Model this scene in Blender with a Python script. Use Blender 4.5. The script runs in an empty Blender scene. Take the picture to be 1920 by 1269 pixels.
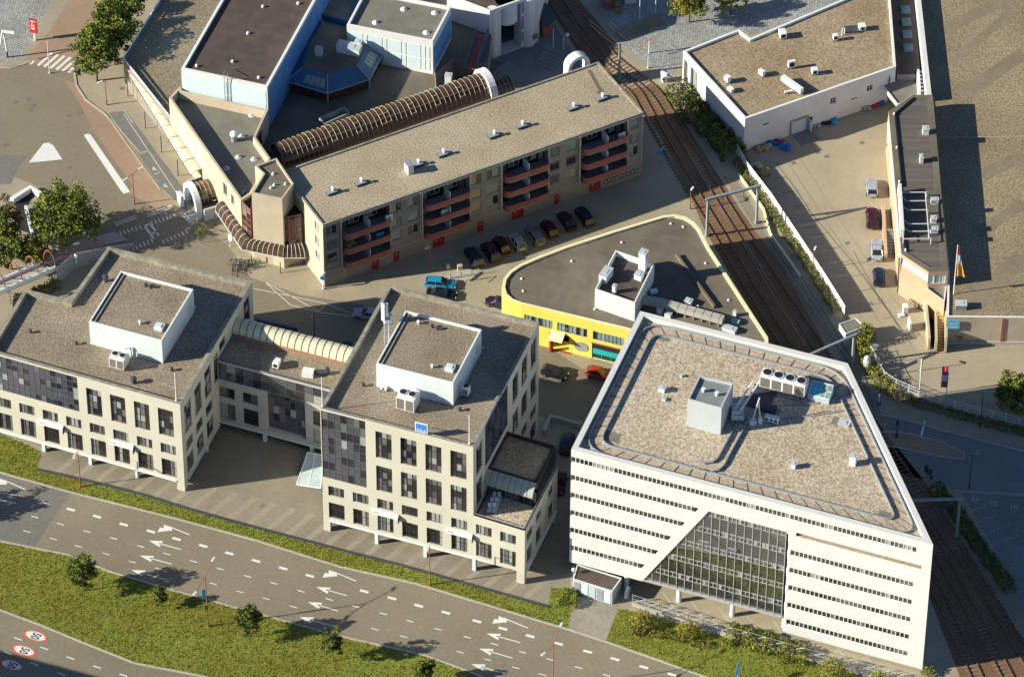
import bpy, math, random
from mathutils import Vector, Matrix
R_ = random.Random(11)
scn = bpy.context.scene
COL = scn.collection
# ---------------------------------------------------------------- camera
W0, H0 = 1920, 1269
FP, TH, RO = 9400.0, math.radians(43.2), math.radians(0.3)
DIST = FP / 13.0
ct, st = math.cos(TH), math.sin(TH)
FW = Vector((0, ct, -st)); UP0 = Vector((0, st, ct)); RT0 = Vector((1, 0, 0))
RT = RT0 * math.cos(RO) + UP0 * math.sin(RO)
UPV = UP0 * math.cos(RO) - RT0 * math.sin(RO)
CAM = -DIST * FW
def ray(px, py):
    return RT * (px - W0 / 2) - UPV * (py - H0 / 2) + FW * FP
def G(px, py, z=0.0):
    "the place on the level z metres above the ground that the photograph shows at this pixel"
    d = ray(px, py); t = (z - CAM.z) / d.z
    return CAM + d * t
def V2(px, py, z=0.0):
    p = G(px, py, z); return (p.x, p.y)
def PX(pts, z=0.0):
    return [V2(x, y, z) for x, y in pts]
def ANG(a, b, z=0.0):
    p, q = G(a[0], a[1], z), G(b[0], b[1], z)
    return math.atan2(q.y - p.y, q.x - p.x)
cd = bpy.data.cameras.new('camera'); cam = bpy.data.objects.new('camera', cd); COL.objects.link(cam)
cd.sensor_fit = 'HORIZONTAL'; cd.sensor_width = 36.0; cd.lens = FP / W0 * 36.0
cd.clip_start = 10; cd.clip_end = 6000
m3 = Matrix((RT, UPV, -FW)).transposed()
cam.matrix_world = Matrix.Translation(CAM) @ m3.to_4x4()
scn.camera = cam
# ---------------------------------------------------------------- light
SUN_EL, SUN_DIR = math.radians(23.7), Vector((-0.9785, -0.206, 0))     # horizontal direction towards the sun
tosun = (SUN_DIR.normalized() * math.cos(SUN_EL) + Vector((0, 0, math.sin(SUN_EL))))
w = bpy.data.worlds.new('World'); scn.world = w; w.use_nodes = True
nt = w.node_tree; bg = nt.nodes['Background']
sky = nt.nodes.new('ShaderNodeTexSky'); sky.sky_type = 'NISHITA'; sky.sun_disc = False
sky.sun_elevation = SUN_EL; sky.sun_rotation = math.atan2(tosun.x, tosun.y)
sky.air_density = 1.0; sky.dust_density = 0.2; sky.ozone_density = 3.0
nt.links.new(sky.outputs[0], bg.inputs[0]); bg.inputs[1].default_value = 0.052
sl = bpy.data.lights.new('sun', 'SUN'); so = bpy.data.objects.new('sun', sl); COL.objects.link(so)
sl.energy = 5.0; sl.angle = math.radians(0.5); sl.color = (1.0, 0.875, 0.645)
so.rotation_euler = (-tosun).to_track_quat('-Z', 'Y').to_euler(); so.location = (-60, -20, 90)
vs = scn.view_settings; vs.view_transform = 'Standard'; vs.look = 'None'; vs.gamma = 1; vs.exposure = 0.76; vs.use_curve_mapping = False
scn.render.engine = 'CYCLES'; scn.cycles.max_bounces = 5; scn.cycles.diffuse_bounces = 2
# ---------------------------------------------------------------- materials
ADJ = lambda c: (c[0] * .98, min(.9, c[1] * 1.07), min(.9, c[2] * 1.25))
def MAT(name, c1, c2=None, s=3.0, lo=.38, hi=.62, big=0.0, bs=.12, rough=.85, metal=0.0, spec=.3, ior=None, det=5.0, bump=0.0, tint=None, kind='noise', stretch=None):
    c1 = ADJ(c1); c2 = ADJ(c2) if c2 else None
    m = bpy.data.materials.new(name); m.use_nodes = True; n = m.node_tree; L = n.links.new
    b = n.nodes['Principled BSDF']; b.inputs['Roughness'].default_value = rough; b.inputs['Metallic'].default_value = metal
    b.inputs['Specular IOR Level'].default_value = spec
    if ior: b.inputs['IOR'].default_value = ior
    b.inputs['Base Color'].default_value = (*c1, 1)
    out = None; geo = n.nodes.new('ShaderNodeNewGeometry'); pos = geo.outputs['Position']
    if stretch:
        mp = n.nodes.new('ShaderNodeMapping'); mp.inputs['Rotation'].default_value = (0, 0, stretch[2]); mp.inputs['Scale'].default_value = (stretch[0], stretch[1], 1)
        L(pos, mp.inputs[0]); pos = mp.outputs[0]
    fac = None
    if c2:
        if kind == 'noise':
            t = n.nodes.new('ShaderNodeTexNoise'); t.inputs['Scale'].default_value = s; t.inputs['Detail'].default_value = det; t.inputs['Roughness'].default_value = .65
            fac = t.outputs['Fac']
        elif kind == 'voronoi':
            t = n.nodes.new('ShaderNodeTexVoronoi'); t.inputs['Scale'].default_value = s
            sp = n.nodes.new('ShaderNodeSeparateColor'); L(t.outputs['Color'], sp.inputs[0]); fac = sp.outputs[0]
        L(pos, t.inputs['Vector'])
        mr = n.nodes.new('ShaderNodeMapRange'); mr.inputs['From Min'].default_value = lo; mr.inputs['From Max'].default_value = hi
        L(fac, mr.inputs['Value'])
        mx = n.nodes.new('ShaderNodeMix'); mx.data_type = 'RGBA'; mx.inputs['A'].default_value = (*c1, 1); mx.inputs['B'].default_value = (*c2, 1)
        L(mr.outputs[0], mx.inputs['Factor']); out = mx.outputs['Result']
    if big:
        t2 = n.nodes.new('ShaderNodeTexNoise'); t2.inputs['Scale'].default_value = bs; t2.inputs['Detail'].default_value = 6; t2.inputs['Roughness'].default_value = .6
        L(pos, t2.inputs['Vector'])
        mr2 = n.nodes.new('ShaderNodeMapRange'); mr2.inputs['From Min'].default_value = .3; mr2.inputs['From Max'].default_value = .7
        mr2.inputs['To Min'].default_value = 0; mr2.inputs['To Max'].default_value = 1
        L(t2.outputs['Fac'], mr2.inputs['Value'])
        tc = tint or (1 - big, 1 - big, 1 - big)
        mx3 = n.nodes.new('ShaderNodeMix'); mx3.data_type = 'RGBA'; mx3.inputs['A'].default_value = (1 + big * .35,) * 3 + (1,); mx3.inputs['B'].default_value = (*tc, 1)
        L(mr2.outputs[0], mx3.inputs['Factor'])
        mx2 = n.nodes.new('ShaderNodeMix'); mx2.data_type = 'RGBA'; mx2.blend_type = 'MULTIPLY'; mx2.inputs['Factor'].default_value = 1
        if out: L(out, mx2.inputs['A'])
        else: mx2.inputs['A'].default_value = (*c1, 1)
        L(mx3.outputs['Result'], mx2.inputs['B']); out = mx2.outputs['Result']
    if out: L(out, b.inputs['Base Color'])
    if bump and fac:
        bp = n.nodes.new('ShaderNodeBump'); bp.inputs['Strength'].default_value = bump; bp.inputs['Distance'].default_value = .06
        L(fac, bp.inputs['Height']); L(bp.outputs[0], b.inputs['Normal'])
    return m
def BRICK(name, c1, c2, mortar, bw, bh, rot=0.0, big=.2, off=.5, rough=.85, ms=.03, bs=.1):
    c1, c2, mortar = ADJ(c1), ADJ(c2), ADJ(mortar)
    m = bpy.data.materials.new(name); m.use_nodes = True; n = m.node_tree; L = n.links.new
    b = n.nodes['Principled BSDF']; b.inputs['Roughness'].default_value = rough; b.inputs['Specular IOR Level'].default_value = .3
    geo = n.nodes.new('ShaderNodeNewGeometry'); mp = n.nodes.new('ShaderNodeMapping'); mp.inputs['Rotation'].default_value = (0, 0, rot)
    L(geo.outputs['Position'], mp.inputs[0])
    t = n.nodes.new('ShaderNodeTexBrick'); t.inputs['Scale'].default_value = 1; t.inputs['Brick Width'].default_value = bw; t.inputs['Row Height'].default_value = bh
    t.inputs['Mortar Size'].default_value = ms; t.inputs['Color1'].default_value = (*c1, 1); t.inputs['Color2'].default_value = (*c2, 1); t.inputs['Mortar'].default_value = (*mortar, 1); t.offset = off
    L(mp.outputs[0], t.inputs['Vector'])
    t2 = n.nodes.new('ShaderNodeTexNoise'); t2.inputs['Scale'].default_value = bs; t2.inputs['Detail'].default_value = 8; t2.inputs['Roughness'].default_value = .65
    L(geo.outputs['Position'], t2.inputs['Vector'])
    mr = n.nodes.new('ShaderNodeMapRange'); mr.inputs['From Min'].default_value = .3; mr.inputs['From Max'].default_value = .7; mr.inputs['To Min'].default_value = 1 + big * .5; mr.inputs['To Max'].default_value = 1 - big
    L(t2.outputs['Fac'], mr.inputs['Value'])
    mx = n.nodes.new('ShaderNodeMix'); mx.data_type = 'RGBA'; mx.blend_type = 'MULTIPLY'; mx.inputs['Factor'].default_value = 1
    L(t.outputs['Color'], mx.inputs['A']); L(mr.outputs[0], mx.inputs['B']); L(mx.outputs['Result'], b.inputs['Base Color'])
    return m
M = {}
M['gravel'] = MAT('gravel_tan', (.27, .215, .14), (.54, .465, .335), s=4.0, lo=.40, hi=.60, big=.22, bs=.10, tint=(.80, .76, .70))
M['gravel_pale'] = MAT('gravel_pale', (.29, .225, .155), (.66, .56, .42), s=3.6, lo=.40, hi=.60, big=.12, bs=.09, tint=(.88, .84, .78))
M['gravel_brown'] = MAT('gravel_brown', (.19, .145, .085), (.40, .32, .20), s=3.4, lo=.40, hi=.62, big=.38, bs=.07, tint=(.62, .60, .58))
M['gravel_olive'] = MAT('gravel_weathered', (.20, .158, .112), (.42, .345, .255), s=3.8, lo=.40, hi=.62, big=.28, bs=.13, tint=(.70, .68, .62))
M['gravel_warm'] = MAT('gravel_warm', (.22, .165, .10), (.44, .36, .245), s=4.0, lo=.40, hi=.60, big=.25, bs=.10, tint=(.82, .74, .64))
M['slab'] = MAT('gravel_slab', (.36, .27, .185), (.56, .46, .33), s=3, big=.15)
M['bitumen'] = MAT('bitumen_dark', (.082, .062, .052), (.125, .097, .08), s=.5, lo=.3, hi=.7, big=.22, bs=.22, tint=(.8, .78, .75), rough=.8)
M['bitumen_grey'] = MAT('bitumen_grey', (.185, .172, .135), (.23, .215, .17), s=.7, lo=.3, hi=.7, big=.18, bs=.2)
M['bitumen_strip'] = MAT('bitumen_strips', (.115, .098, .082), (.165, .145, .12), s=1.1, lo=.35, hi=.65, big=.2, bs=.2, stretch=(.15, 2.0, .05))
M['bitumen_lt'] = MAT('bitumen_light', (.15, .128, .092), (.205, .175, .13), s=.35, lo=.3, hi=.7, big=.30, bs=.16, tint=(.72, .70, .68))
M['cream'] = MAT('cream_panel', (.55, .51, .405), (.59, .545, .435), s=.6, lo=.3, hi=.7, big=.08, bs=.3)
M['cream_trim'] = MAT('parapet_concrete', (.25, .225, .17), (.37, .335, .26), s=1.2, big=.2, bs=.4)
M['beige'] = MAT('beige_render', (.53, .44, .31), (.58, .49, .35), s=.8, lo=.3, hi=.7, big=.14, bs=.3)
M['concrete'] = MAT('concrete_facade', (.265, .22, .19), (.325, .275, .24), s=1.0, lo=.3, hi=.7, big=.12, bs=.3)
M['concrete_lt'] = MAT('concrete_pale', (.40, .37, .31), (.50, .465, .395), s=1.2, lo=.3, hi=.7, big=.15, bs=.3)
M['white'] = MAT('white_panel', (.665, .65, .60), (.69, .675, .625), s=.5, lo=.3, hi=.7, big=.05, bs=.4, rough=.5)
M['white_wall'] = MAT('white_render', (.68, .67, .615), (.74, .73, .675), s=.7, lo=.3, hi=.7, big=.12, bs=.25)
M['white_paint'] = MAT('white_paint', (.78, .77, .72), rough=.5)
M['sheet_white'] = MAT('pale_sheet_metal', (.60, .65, .625), (.65, .70, .675), s=.4, lo=.3, hi=.7, rough=.5, big=.05, bs=.5)
M['blue_panel'] = MAT('sky_blue_panel', (.10, .27, .52), (.14, .33, .58), s=.4, lo=.3, hi=.7, rough=.45)
M['blue_pale'] = MAT('pale_blue_panel', (.58, .70, .80), (.65, .76, .84), s=.3, lo=.3, hi=.7, rough=.5)
M['blue_deep'] = MAT('blue_metal', (.05, .13, .22), (.07, .17, .27), s=.6, lo=.3, hi=.7, rough=.4)
M['yellow'] = MAT('yellow_render', (.78, .64, .11), (.83, .70, .14), s=.5, lo=.3, hi=.7, big=.06, bs=.3, rough=.6)
M['yellow_trim'] = MAT('cream_coping', (.78, .68, .36), (.86, .78, .50), s=1, lo=.3, hi=.7)
M['red'] = MAT('red_paint', (.34, .025, .025), (.40, .035, .03), s=2, rough=.5)
M['red_dull'] = MAT('dull_red_panel', (.34, .10, .085), (.40, .13, .11), s=.8, lo=.3, hi=.7, big=.1, bs=.5, rough=.7)
M['red_brown'] = MAT('red_brown_frame', (.34, .10, .07), rough=.5)
M['frame'] = MAT('dark_frame', (.035, .03, .035), rough=.45)
M['frame_bronze'] = MAT('bronze_frame', (.40, .30, .17), (.50, .39, .23), s=1, rough=.4)
M['frame_white'] = MAT('pale_frame', (.62, .60, .54), rough=.5)
M['frame_blue'] = MAT('grey_blue_frame', (.12, .14, .18), rough=.4)
M['frame_grey'] = MAT('grey_mullion', (.40, .39, .36), rough=.5)
M['glass'] = MAT('dark_glass', (.012, .013, .02), (.03, .028, .03), s=.35, rough=.06, spec=.8, ior=1.6)
M['glass_mirror'] = MAT('reflective_glass', (.36, .35, .34), rough=.02, metal=.92, spec=.5)
M['glass_smoke'] = MAT('smoked_glass', (.06, .06, .075), (.085, .08, .095), s=.5, lo=.3, hi=.7, rough=.07, spec=.8, ior=1.7)
M['glass_brown'] = MAT('brown_glass', (.055, .03, .02), (.10, .06, .035), s=1.2, rough=.12, spec=.7, ior=1.6)
M['blind'] = MAT('window_blind', (.27, .28, .255), (.36, .37, .33), s=3, lo=.3, hi=.7, rough=.25, spec=.5)
M['blind_dk'] = MAT('window_shade', (.115, .11, .10), (.165, .155, .14), s=2, lo=.3, hi=.7, rough=.2, spec=.5)
M['blind_warm'] = MAT('window_curtain', (.40, .31, .16), (.48, .39, .22), s=2, lo=.3, hi=.7, rough=.4)
M['teal'] = MAT('teal_panel', (.02, .42, .38), rough=.4)
M['glass_green'] = MAT('green_glass', (.14, .24, .22), (.22, .34, .31), s=1.0, rough=.1, spec=.7)
M['vault_cream'] = MAT('milky_vault', (.56, .52, .36), (.64, .60, .43), s=.8, lo=.3, hi=.7, rough=.35)
M['vault_grey'] = MAT('grey_vault', (.30, .34, .29), (.40, .43, .36), s=.8, lo=.3, hi=.7, rough=.3)
M['vault_buff'] = MAT('buff_sheet', (.52, .44, .29), (.62, .545, .39), s=.7, lo=.3, hi=.7, big=.1, bs=.4, rough=.6)
M['steel'] = MAT('grey_steel', (.30, .32, .33), (.36, .38, .38), s=2, rough=.5, metal=.2)
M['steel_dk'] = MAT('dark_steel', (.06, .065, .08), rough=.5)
M['grey_box'] = MAT('grey_cladding', (.46, .49, .48), (.50, .53, .52), s=.5, lo=.3, hi=.7, rough=.6)
M['grey_roof'] = MAT('grey_membrane', (.20, .215, .205), (.235, .25, .24), s=.8, lo=.3, hi=.7, rough=.7)
M['fan'] = MAT('fan_opening', (.02, .02, .022), rough=.6)
M['grille'] = MAT('cooling_grille', (.16, .145, .12), (.22, .20, .165), s=6, rough=.6)
M['asphalt'] = MAT('worn_asphalt', (.215, .182, .125), (.272, .232, .165), s=1.6, lo=.3, hi=.7, big=.22, bs=.05, tint=(.84, .82, .80), det=8)
M['asphalt_grey'] = MAT('grey_asphalt', (.175, .165, .14), (.23, .215, .185), s=1.6, lo=.3, hi=.7, big=.2, bs=.06)
M['asphalt_red'] = MAT('reddish_asphalt', (.34, .225, .145), (.40, .275, .185), s=1.2, lo=.3, hi=.7, big=.15, bs=.07)
M['asphalt_dk'] = MAT('dark_asphalt', (.20, .20, .19), (.25, .25, .24), s=1.4, lo=.3, hi=.7, big=.2, bs=.07)
M['paving'] = BRICK('concrete_paving', (.37, .315, .215), (.41, .35, .245), (.31, .262, .18), .6, .3, rot=.35, big=.2)
M['paving_yard'] = BRICK('yard_paving', (.40, .335, .225), (.43, .36, .245), (.36, .30, .20), .5, .5, rot=.5, big=.16)
M['paving_dk'] = BRICK('parking_paving', (.265, .225, .16), (.305, .26, .19), (.24, .205, .15), .5, .25, rot=.35, big=.25)
M['cobble'] = BRICK('cobbles', (.30, .30, .275), (.50, .49, .44), (.20, .20, .19), .45, .4, rot=.6, big=.3, ms=.05)
M['drive'] = BRICK('driveway_bricks', (.31, .27, .205), (.39, .345, .265), (.25, .22, .17), .5, .35, rot=.35, big=.25)
M['kerb'] = MAT('kerb_stone', (.42, .375, .285), (.50, .45, .35), s=1.5, big=.15)
M['grass'] = MAT('grass_ground', (.14, .165, .028), (.23, .245, .05), s=.9, lo=.34, hi=.66, big=.35, bs=.12, tint=(.95, .72, .6), rough=.95, spec=.1)
M['blade'] = MAT('grass_blades', (.17, .235, .03), (.29, .32, .055), s=.35, lo=.3, hi=.7, rough=.8, spec=.2)
M['ballast'] = MAT('rusty_ballast', (.155, .08, .045), (.275, .16, .085), s=3.5, lo=.35, hi=.65, big=.25, bs=.1)
M['rail'] = MAT('rusty_rail', (.20, .12, .08), (.28, .19, .13), s=2, rough=.45, metal=.5)
M['sleeper'] = MAT('sleeper_concrete', (.17, .095, .05), (.27, .19, .12), s=.12, lo=.45, hi=.62)
M['leaf'] = MAT('leaf_green', (.095, .125, .018), (.185, .205, .032), s=.8, rough=.7, spec=.25)
M['leaf_dk'] = MAT('leaf_dark', (.04, .058, .014), (.075, .092, .022), s=.8, rough=.7, spec=.25)
M['leaf_lt'] = MAT('leaf_light', (.17, .20, .03), (.26, .275, .045), s=.8, rough=.7, spec=.25)
M['leaf_yel'] = MAT('leaf_yellow', (.26, .20, .03), (.34, .27, .045), s=1.0, rough=.7, spec=.2)
M['leaf_brn'] = MAT('leaf_brown', (.15, .09, .03), (.21, .135, .045), s=1, rough=.7, spec=.2)
M['bark'] = MAT('bark', (.10, .075, .05), (.16, .125, .085), s=6)
M['salmon'] = MAT('salmon_brick', (.52, .345, .215), (.58, .40, .26), s=1.2, lo=.3, hi=.7, big=.12, bs=.3)
M['deck_wall'] = MAT('tan_wall', (.46, .375, .27), (.52, .43, .315), s=.6, lo=.3, hi=.7, big=.15, bs=.25)
M['paint_w'] = MAT('road_paint', (.68, .66, .60), (.78, .76, .70), s=1.5, lo=.3, hi=.7)
M['paint_grey'] = MAT('worn_paint', (.42, .40, .35), (.54, .52, .46), s=2.5, lo=.3, hi=.7)
M['paint_red'] = MAT('road_paint_red', (.55, .12, .06), (.60, .16, .09), s=1.5)
M['paint_blk'] = MAT('road_paint_dark', (.045, .04, .04), rough=.8)
M['tyre'] = MAT('tyre', (.015, .015, .016), rough=.8)
M['rim'] = MAT('wheel_rim', (.32, .32, .33), rough=.35, metal=.6)
M['lamp_red'] = MAT('tail_lamp', (.35, .015, .012), rough=.3)
M['lamp_clear'] = MAT('head_lamp', (.62, .62, .60), rough=.15)
M['glass_pale'] = MAT('pale_glass', (.36, .43, .43), (.46, .52, .51), s=1.2, rough=.15, spec=.6)
M['glass_ribbon'] = MAT('ribbon_glass', (.22, .205, .19), rough=.05, metal=.92)
M['paving_mid'] = MAT('bay_bricks', (.30, .255, .18), (.335, .285, .205), s=1.5)
M['plate'] = MAT('number_plate', (.22, .18, .07), rough=.5)
M['sign_blue'] = MAT('sign_blue', (.05, .21, .58), rough=.5)
M['sign_cyan'] = MAT('sign_cyan', (.07, .42, .60), rough=.5)
M['sign_red'] = MAT('sign_red', (.60, .025, .03), rough=.5)
M['pink'] = MAT('flag_pink', (.66, .09, .16), rough=.7)
M['orange'] = MAT('flag_orange', (.78, .36, .06), rough=.7)
M['tarp_blue'] = MAT('blue_plastic', (.02, .14, .42), rough=.4)
M['tarp_cyan'] = MAT('light_blue_plastic', (.04, .33, .52), rough=.4)
M['tarp_red'] = MAT('red_plastic', (.42, .03, .05), rough=.4)
M['timber'] = MAT('timber', (.42, .26, .09), (.54, .36, .14), s=3)
M['near_black'] = MAT('dark_interior', (.028, .022, .026), rough=.9)  # plain near-black for recessed ground floors, small roofs and the underpass floor
M['salmon_dk'] = MAT('brick_red_border', (.30, .17, .11), (.35, .21, .14), s=2, big=.1)
# ---------------------------------------------------------------- mesh builder
class MB:
    def __init__(s): s.v = []; s.f = []; s.m = []
    def add(s, vs, fs, mi=0):
        o = len(s.v); s.v += [tuple(v) for v in vs]
        for f in fs: s.f.append([o + i for i in f]); s.m.append(mi)
    def quad(s, a, b, c, d, mi=0): s.add((a, b, c, d), ((0, 1, 2, 3),), mi)
    def poly(s, xy, z, mi=0): s.add([(x, y, z) for x, y in xy], (tuple(range(len(xy))),), mi)
    def obox(s, o, ex, ey, ez, mi=0):
        o, ex, ey, ez = Vector(o), Vector(ex), Vector(ey), Vector(ez)
        p = [o, o + ex, o + ex + ey, o + ey]; p += [q + ez for q in p]
        s.add(p, ((3, 2, 1, 0), (4, 5, 6, 7), (0, 1, 5, 4), (1, 2, 6, 5), (2, 3, 7, 6), (3, 0, 4, 7)), mi)
    def box(s, c, sx, sy, sz, ang=0.0, mi=0):
        ex = Vector((math.cos(ang), math.sin(ang), 0)) * sx; ey = Vector((-math.sin(ang), math.cos(ang), 0)) * sy
        s.obox(Vector(c) - ex / 2 - ey / 2, ex, ey, (0, 0, sz), mi)
    def prism(s, xy, z0, z1, mi=0, top=True, bot=True, mt=None):
        n = len(xy); vs = [(x, y, z0) for x, y in xy] + [(x, y, z1) for x, y in xy]
        s.add(vs, [(i, (i + 1) % n, n + (i + 1) % n, n + i) for i in range(n)], mi)
        if top: s.poly(xy, z1, mi if mt is None else mt)
        if bot: s.poly(xy[::-1], z0, mi)
    def tube(s, a, b, r, n=6, r2=None, mi=0, cap=True):
        a, b = Vector(a), Vector(b); d = (b - a)
        if d.length < 1e-6: return
        q = d.to_track_quat('Z', 'Y'); r2 = r if r2 is None else r2; vs = []
        for c, rr in ((a, r), (b, r2)):
            for i in range(n):
                t = 2 * math.pi * i / n; vs.append(c + q @ Vector((rr * math.cos(t), rr * math.sin(t), 0)))
        fs = [(i, (i + 1) % n, n + (i + 1) % n, n + i) for i in range(n)]
        if cap: fs += [tuple(range(n))[::-1], tuple(range(n, 2 * n))]
        s.add(vs, fs, mi)
    def path(s, pts, r, n=5, mi=0):
        for a, b in zip(pts, pts[1:]): s.tube(a, b, r, n, mi=mi)
    def lathe(s, c, prof, n=12, mi=0):
        c = Vector(c); vs = []; k = len(prof)
        for r, z in prof:
            for i in range(n):
                t = 2 * math.pi * i / n; vs.append(c + Vector((r * math.cos(t), r * math.sin(t), z)))
        fs = [(j * n + i, j * n + (i + 1) % n, (j + 1) * n + (i + 1) % n, (j + 1) * n + i) for j in range(k - 1) for i in range(n)]
        fs += [tuple(range(n))[::-1], tuple(range((k - 1) * n, k * n))]
        s.add(vs, fs, mi)
    def ribbon(s, pts, wd, z, mi=0):
        "flat strip of width wd along 2-D points"
        p = [Vector(q[:2]) for q in pts]; L, Rr = [], []
        for i in range(len(p)):
            d = (p[min(i + 1, len(p) - 1)] - p[max(i - 1, 0)]).normalized(); nn = Vector((-d.y, d.x)) * wd / 2
            L.append(p[i] + nn); Rr.append(p[i] - nn)
        for i in range(len(p) - 1):
            s.quad((*Rr[i], z), (*Rr[i + 1], z), (*L[i + 1], z), (*L[i], z), mi)
    def band(s, pts, wd, z0, z1, mi=0, mt=None):
        "upright strip (kerb, low wall) of width wd along 2-D points"
        p = [Vector(q[:2]) for q in pts]; L, Rr = [], []
        for i in range(len(p)):
            d = (p[min(i + 1, len(p) - 1)] - p[max(i - 1, 0)]).normalized(); nn = Vector((-d.y, d.x)) * wd / 2
            L.append(p[i] + nn); Rr.append(p[i] - nn)
        s.prism([tuple(q) for q in Rr] + [tuple(q) for q in L[::-1]], z0, z1, mi, mt=mt)
ORG = {}
def build(mb, name, mats, parent=None, smooth=False, org=None):
    if not isinstance(mats, (list, tuple)): mats = [mats]
    if parent is not None: o0 = ORG.get(parent.name, Vector((0, 0, 0)))
    elif org is not None: o0 = Vector(org)
    elif mb.v:
        xs = [v[0] for v in mb.v]; ys = [v[1] for v in mb.v]; o0 = Vector(((min(xs) + max(xs)) / 2, (min(ys) + max(ys)) / 2, min(v[2] for v in mb.v)))
    me = bpy.data.meshes.new(name)
    me.from_pydata([(v[0] - o0.x, v[1] - o0.y, v[2] - o0.z) for v in mb.v], [], mb.f)
    for m in mats: me.materials.append(M[m] if isinstance(m, str) else m)
    if len(mats) > 1: me.polygons.foreach_set('material_index', mb.m)
    if smooth: me.polygons.foreach_set('use_smooth', [True] * len(me.polygons))
    me.update()
    o = bpy.data.objects.new(name, me); COL.objects.link(o)
    if parent is not None: o.parent = parent
    else: o.location = o0
    ORG[o.name] = o0
    return o
def tag(o, label, cat, group=None):
    o['label'] = label; o['category'] = cat
    if group: o['group'] = group
    return o
def thing(name, label, cat, loc=(0, 0, 0), group=None):
    o = bpy.data.objects.new(name, None); COL.objects.link(o); o.location = loc; o.empty_display_size = .5
    ORG[o.name] = Vector(loc); return tag(o, label, cat, group)
def struct(mb, name, mats):
    o = build(mb, name, mats); o['kind'] = 'structure'; return o
def flat(name, mats, px, z, mi=0):
    mb = MB(); mb.poly(ccw(PX(px)), z); return struct(mb, name, mats)
def ccw(p):
    a = sum(p[i][0] * p[(i + 1) % len(p)][1] - p[(i + 1) % len(p)][0] * p[i][1] for i in range(len(p)))
    return p if a > 0 else p[::-1]
def dup(root, loc, rotz=0.0, label=None, group=None):
    r = root.copy(); COL.objects.link(r); r.location = loc; r.rotation_euler = (0, 0, rotz)
    if label: r['label'] = label
    if group: r['group'] = group
    for ch in list(root.children):
        c = ch.copy(); COL.objects.link(c); c.parent = r
        for g in list(ch.children):
            d = g.copy(); COL.objects.link(d); d.parent = c
    return r
def place(proto, spots):
    "spots: (loc, rotz, label); the first spot takes the prototype itself"
    out = []
    for i, (loc, rz, lab) in enumerate(spots):
        if i == 0: proto.location = loc; proto.rotation_euler = (0, 0, rz); proto['label'] = lab; out.append(proto)
        else: out.append(dup(proto, loc, rz, lab))
    return out
def inset(p, t):
    n = len(p); out = []
    for i in range(n):
        a, b, c = Vector(p[i - 1]), Vector(p[i]), Vector(p[(i + 1) % n])
        d1 = (b - a).normalized(); d2 = (c - b).normalized(); n1 = Vector((-d1.y, d1.x)); n2 = Vector((-d2.y, d2.x))
        k = 1 + n1.dot(n2); q = b + (n1 + n2) * (t / max(k, .2)); out.append((q.x, q.y))
    return out
def edge(p, i):
    a, b = Vector((*p[i], 0)), Vector((*p[(i + 1) % len(p)], 0)); e = (b - a); L = e.length; e = e / L
    return a, e, Vector((e.y, -e.x, 0)), L
def wallface(mb, a, e, L, z0, z1, ops=(), dep=.3, n=None, mi=0, mr=0, u0=0.0):
    "one face of a wall with real openings and reveals"
    us = sorted({u0, L} | {min(max(o[0], u0), L) for o in ops} | {min(max(o[1], u0), L) for o in ops})
    vz = sorted({z0, z1} | {o[2] for o in ops} | {o[3] for o in ops})
    P = lambda u, z, d=0: a + e * u + Vector((0, 0, z)) - n * d
    for i in range(len(us) - 1):
        for j in range(len(vz) - 1):
            uc, zc = (us[i] + us[i + 1]) / 2, (vz[j] + vz[j + 1]) / 2
            if any(o[0] < uc < o[1] and o[2] < zc < o[3] for o in ops): continue
            mb.quad(P(us[i], vz[j]), P(us[i + 1], vz[j]), P(us[i + 1], vz[j + 1]), P(us[i], vz[j + 1]), mi)
    for o in ops:
        d = o[4] if len(o) > 4 else dep
        A, B, C, D = (o[0], o[2]), (o[1], o[2]), (o[1], o[3]), (o[0], o[3])
        for p, q in ((A, B), (B, C), (C, D), (D, A)):
            mb.quad(P(*p), P(*p, d), P(*q, d), P(*q), mr)
def shell(parent, poly, z0, z1, wm, rm, ops=None, dep=.3, t=.35, par=.6, trim=None, bottom=True, wname='wall', rname='roof', skip=()):
    ops = ops or {}; mb = MB(); n = len(poly)
    for i in range(n):
        a, e, nn, L = edge(poly, i)
        if i in skip: continue
        wallface(mb, a, e, L, z0, z1, ops.get(i, ()), dep, nn)
    if bottom: mb.poly(poly[::-1], z0)
    ip = inset(poly, t)
    for i in range(n):
        j = (i + 1) % n
        mb.quad((*poly[i], z1), (*poly[j], z1), (*ip[j], z1), (*ip[i], z1), 1)
        mb.quad((*ip[i], z1), (*ip[j], z1), (*ip[j], z1 - par), (*ip[i], z1 - par), 1)
    wl = build(mb, wname, [wm, trim or wm], parent)
    rb = MB(); rb.poly(inset(poly, t - .02), z1 - par); rf = build(rb, rname, rm, parent)
    return wl, rf
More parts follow.
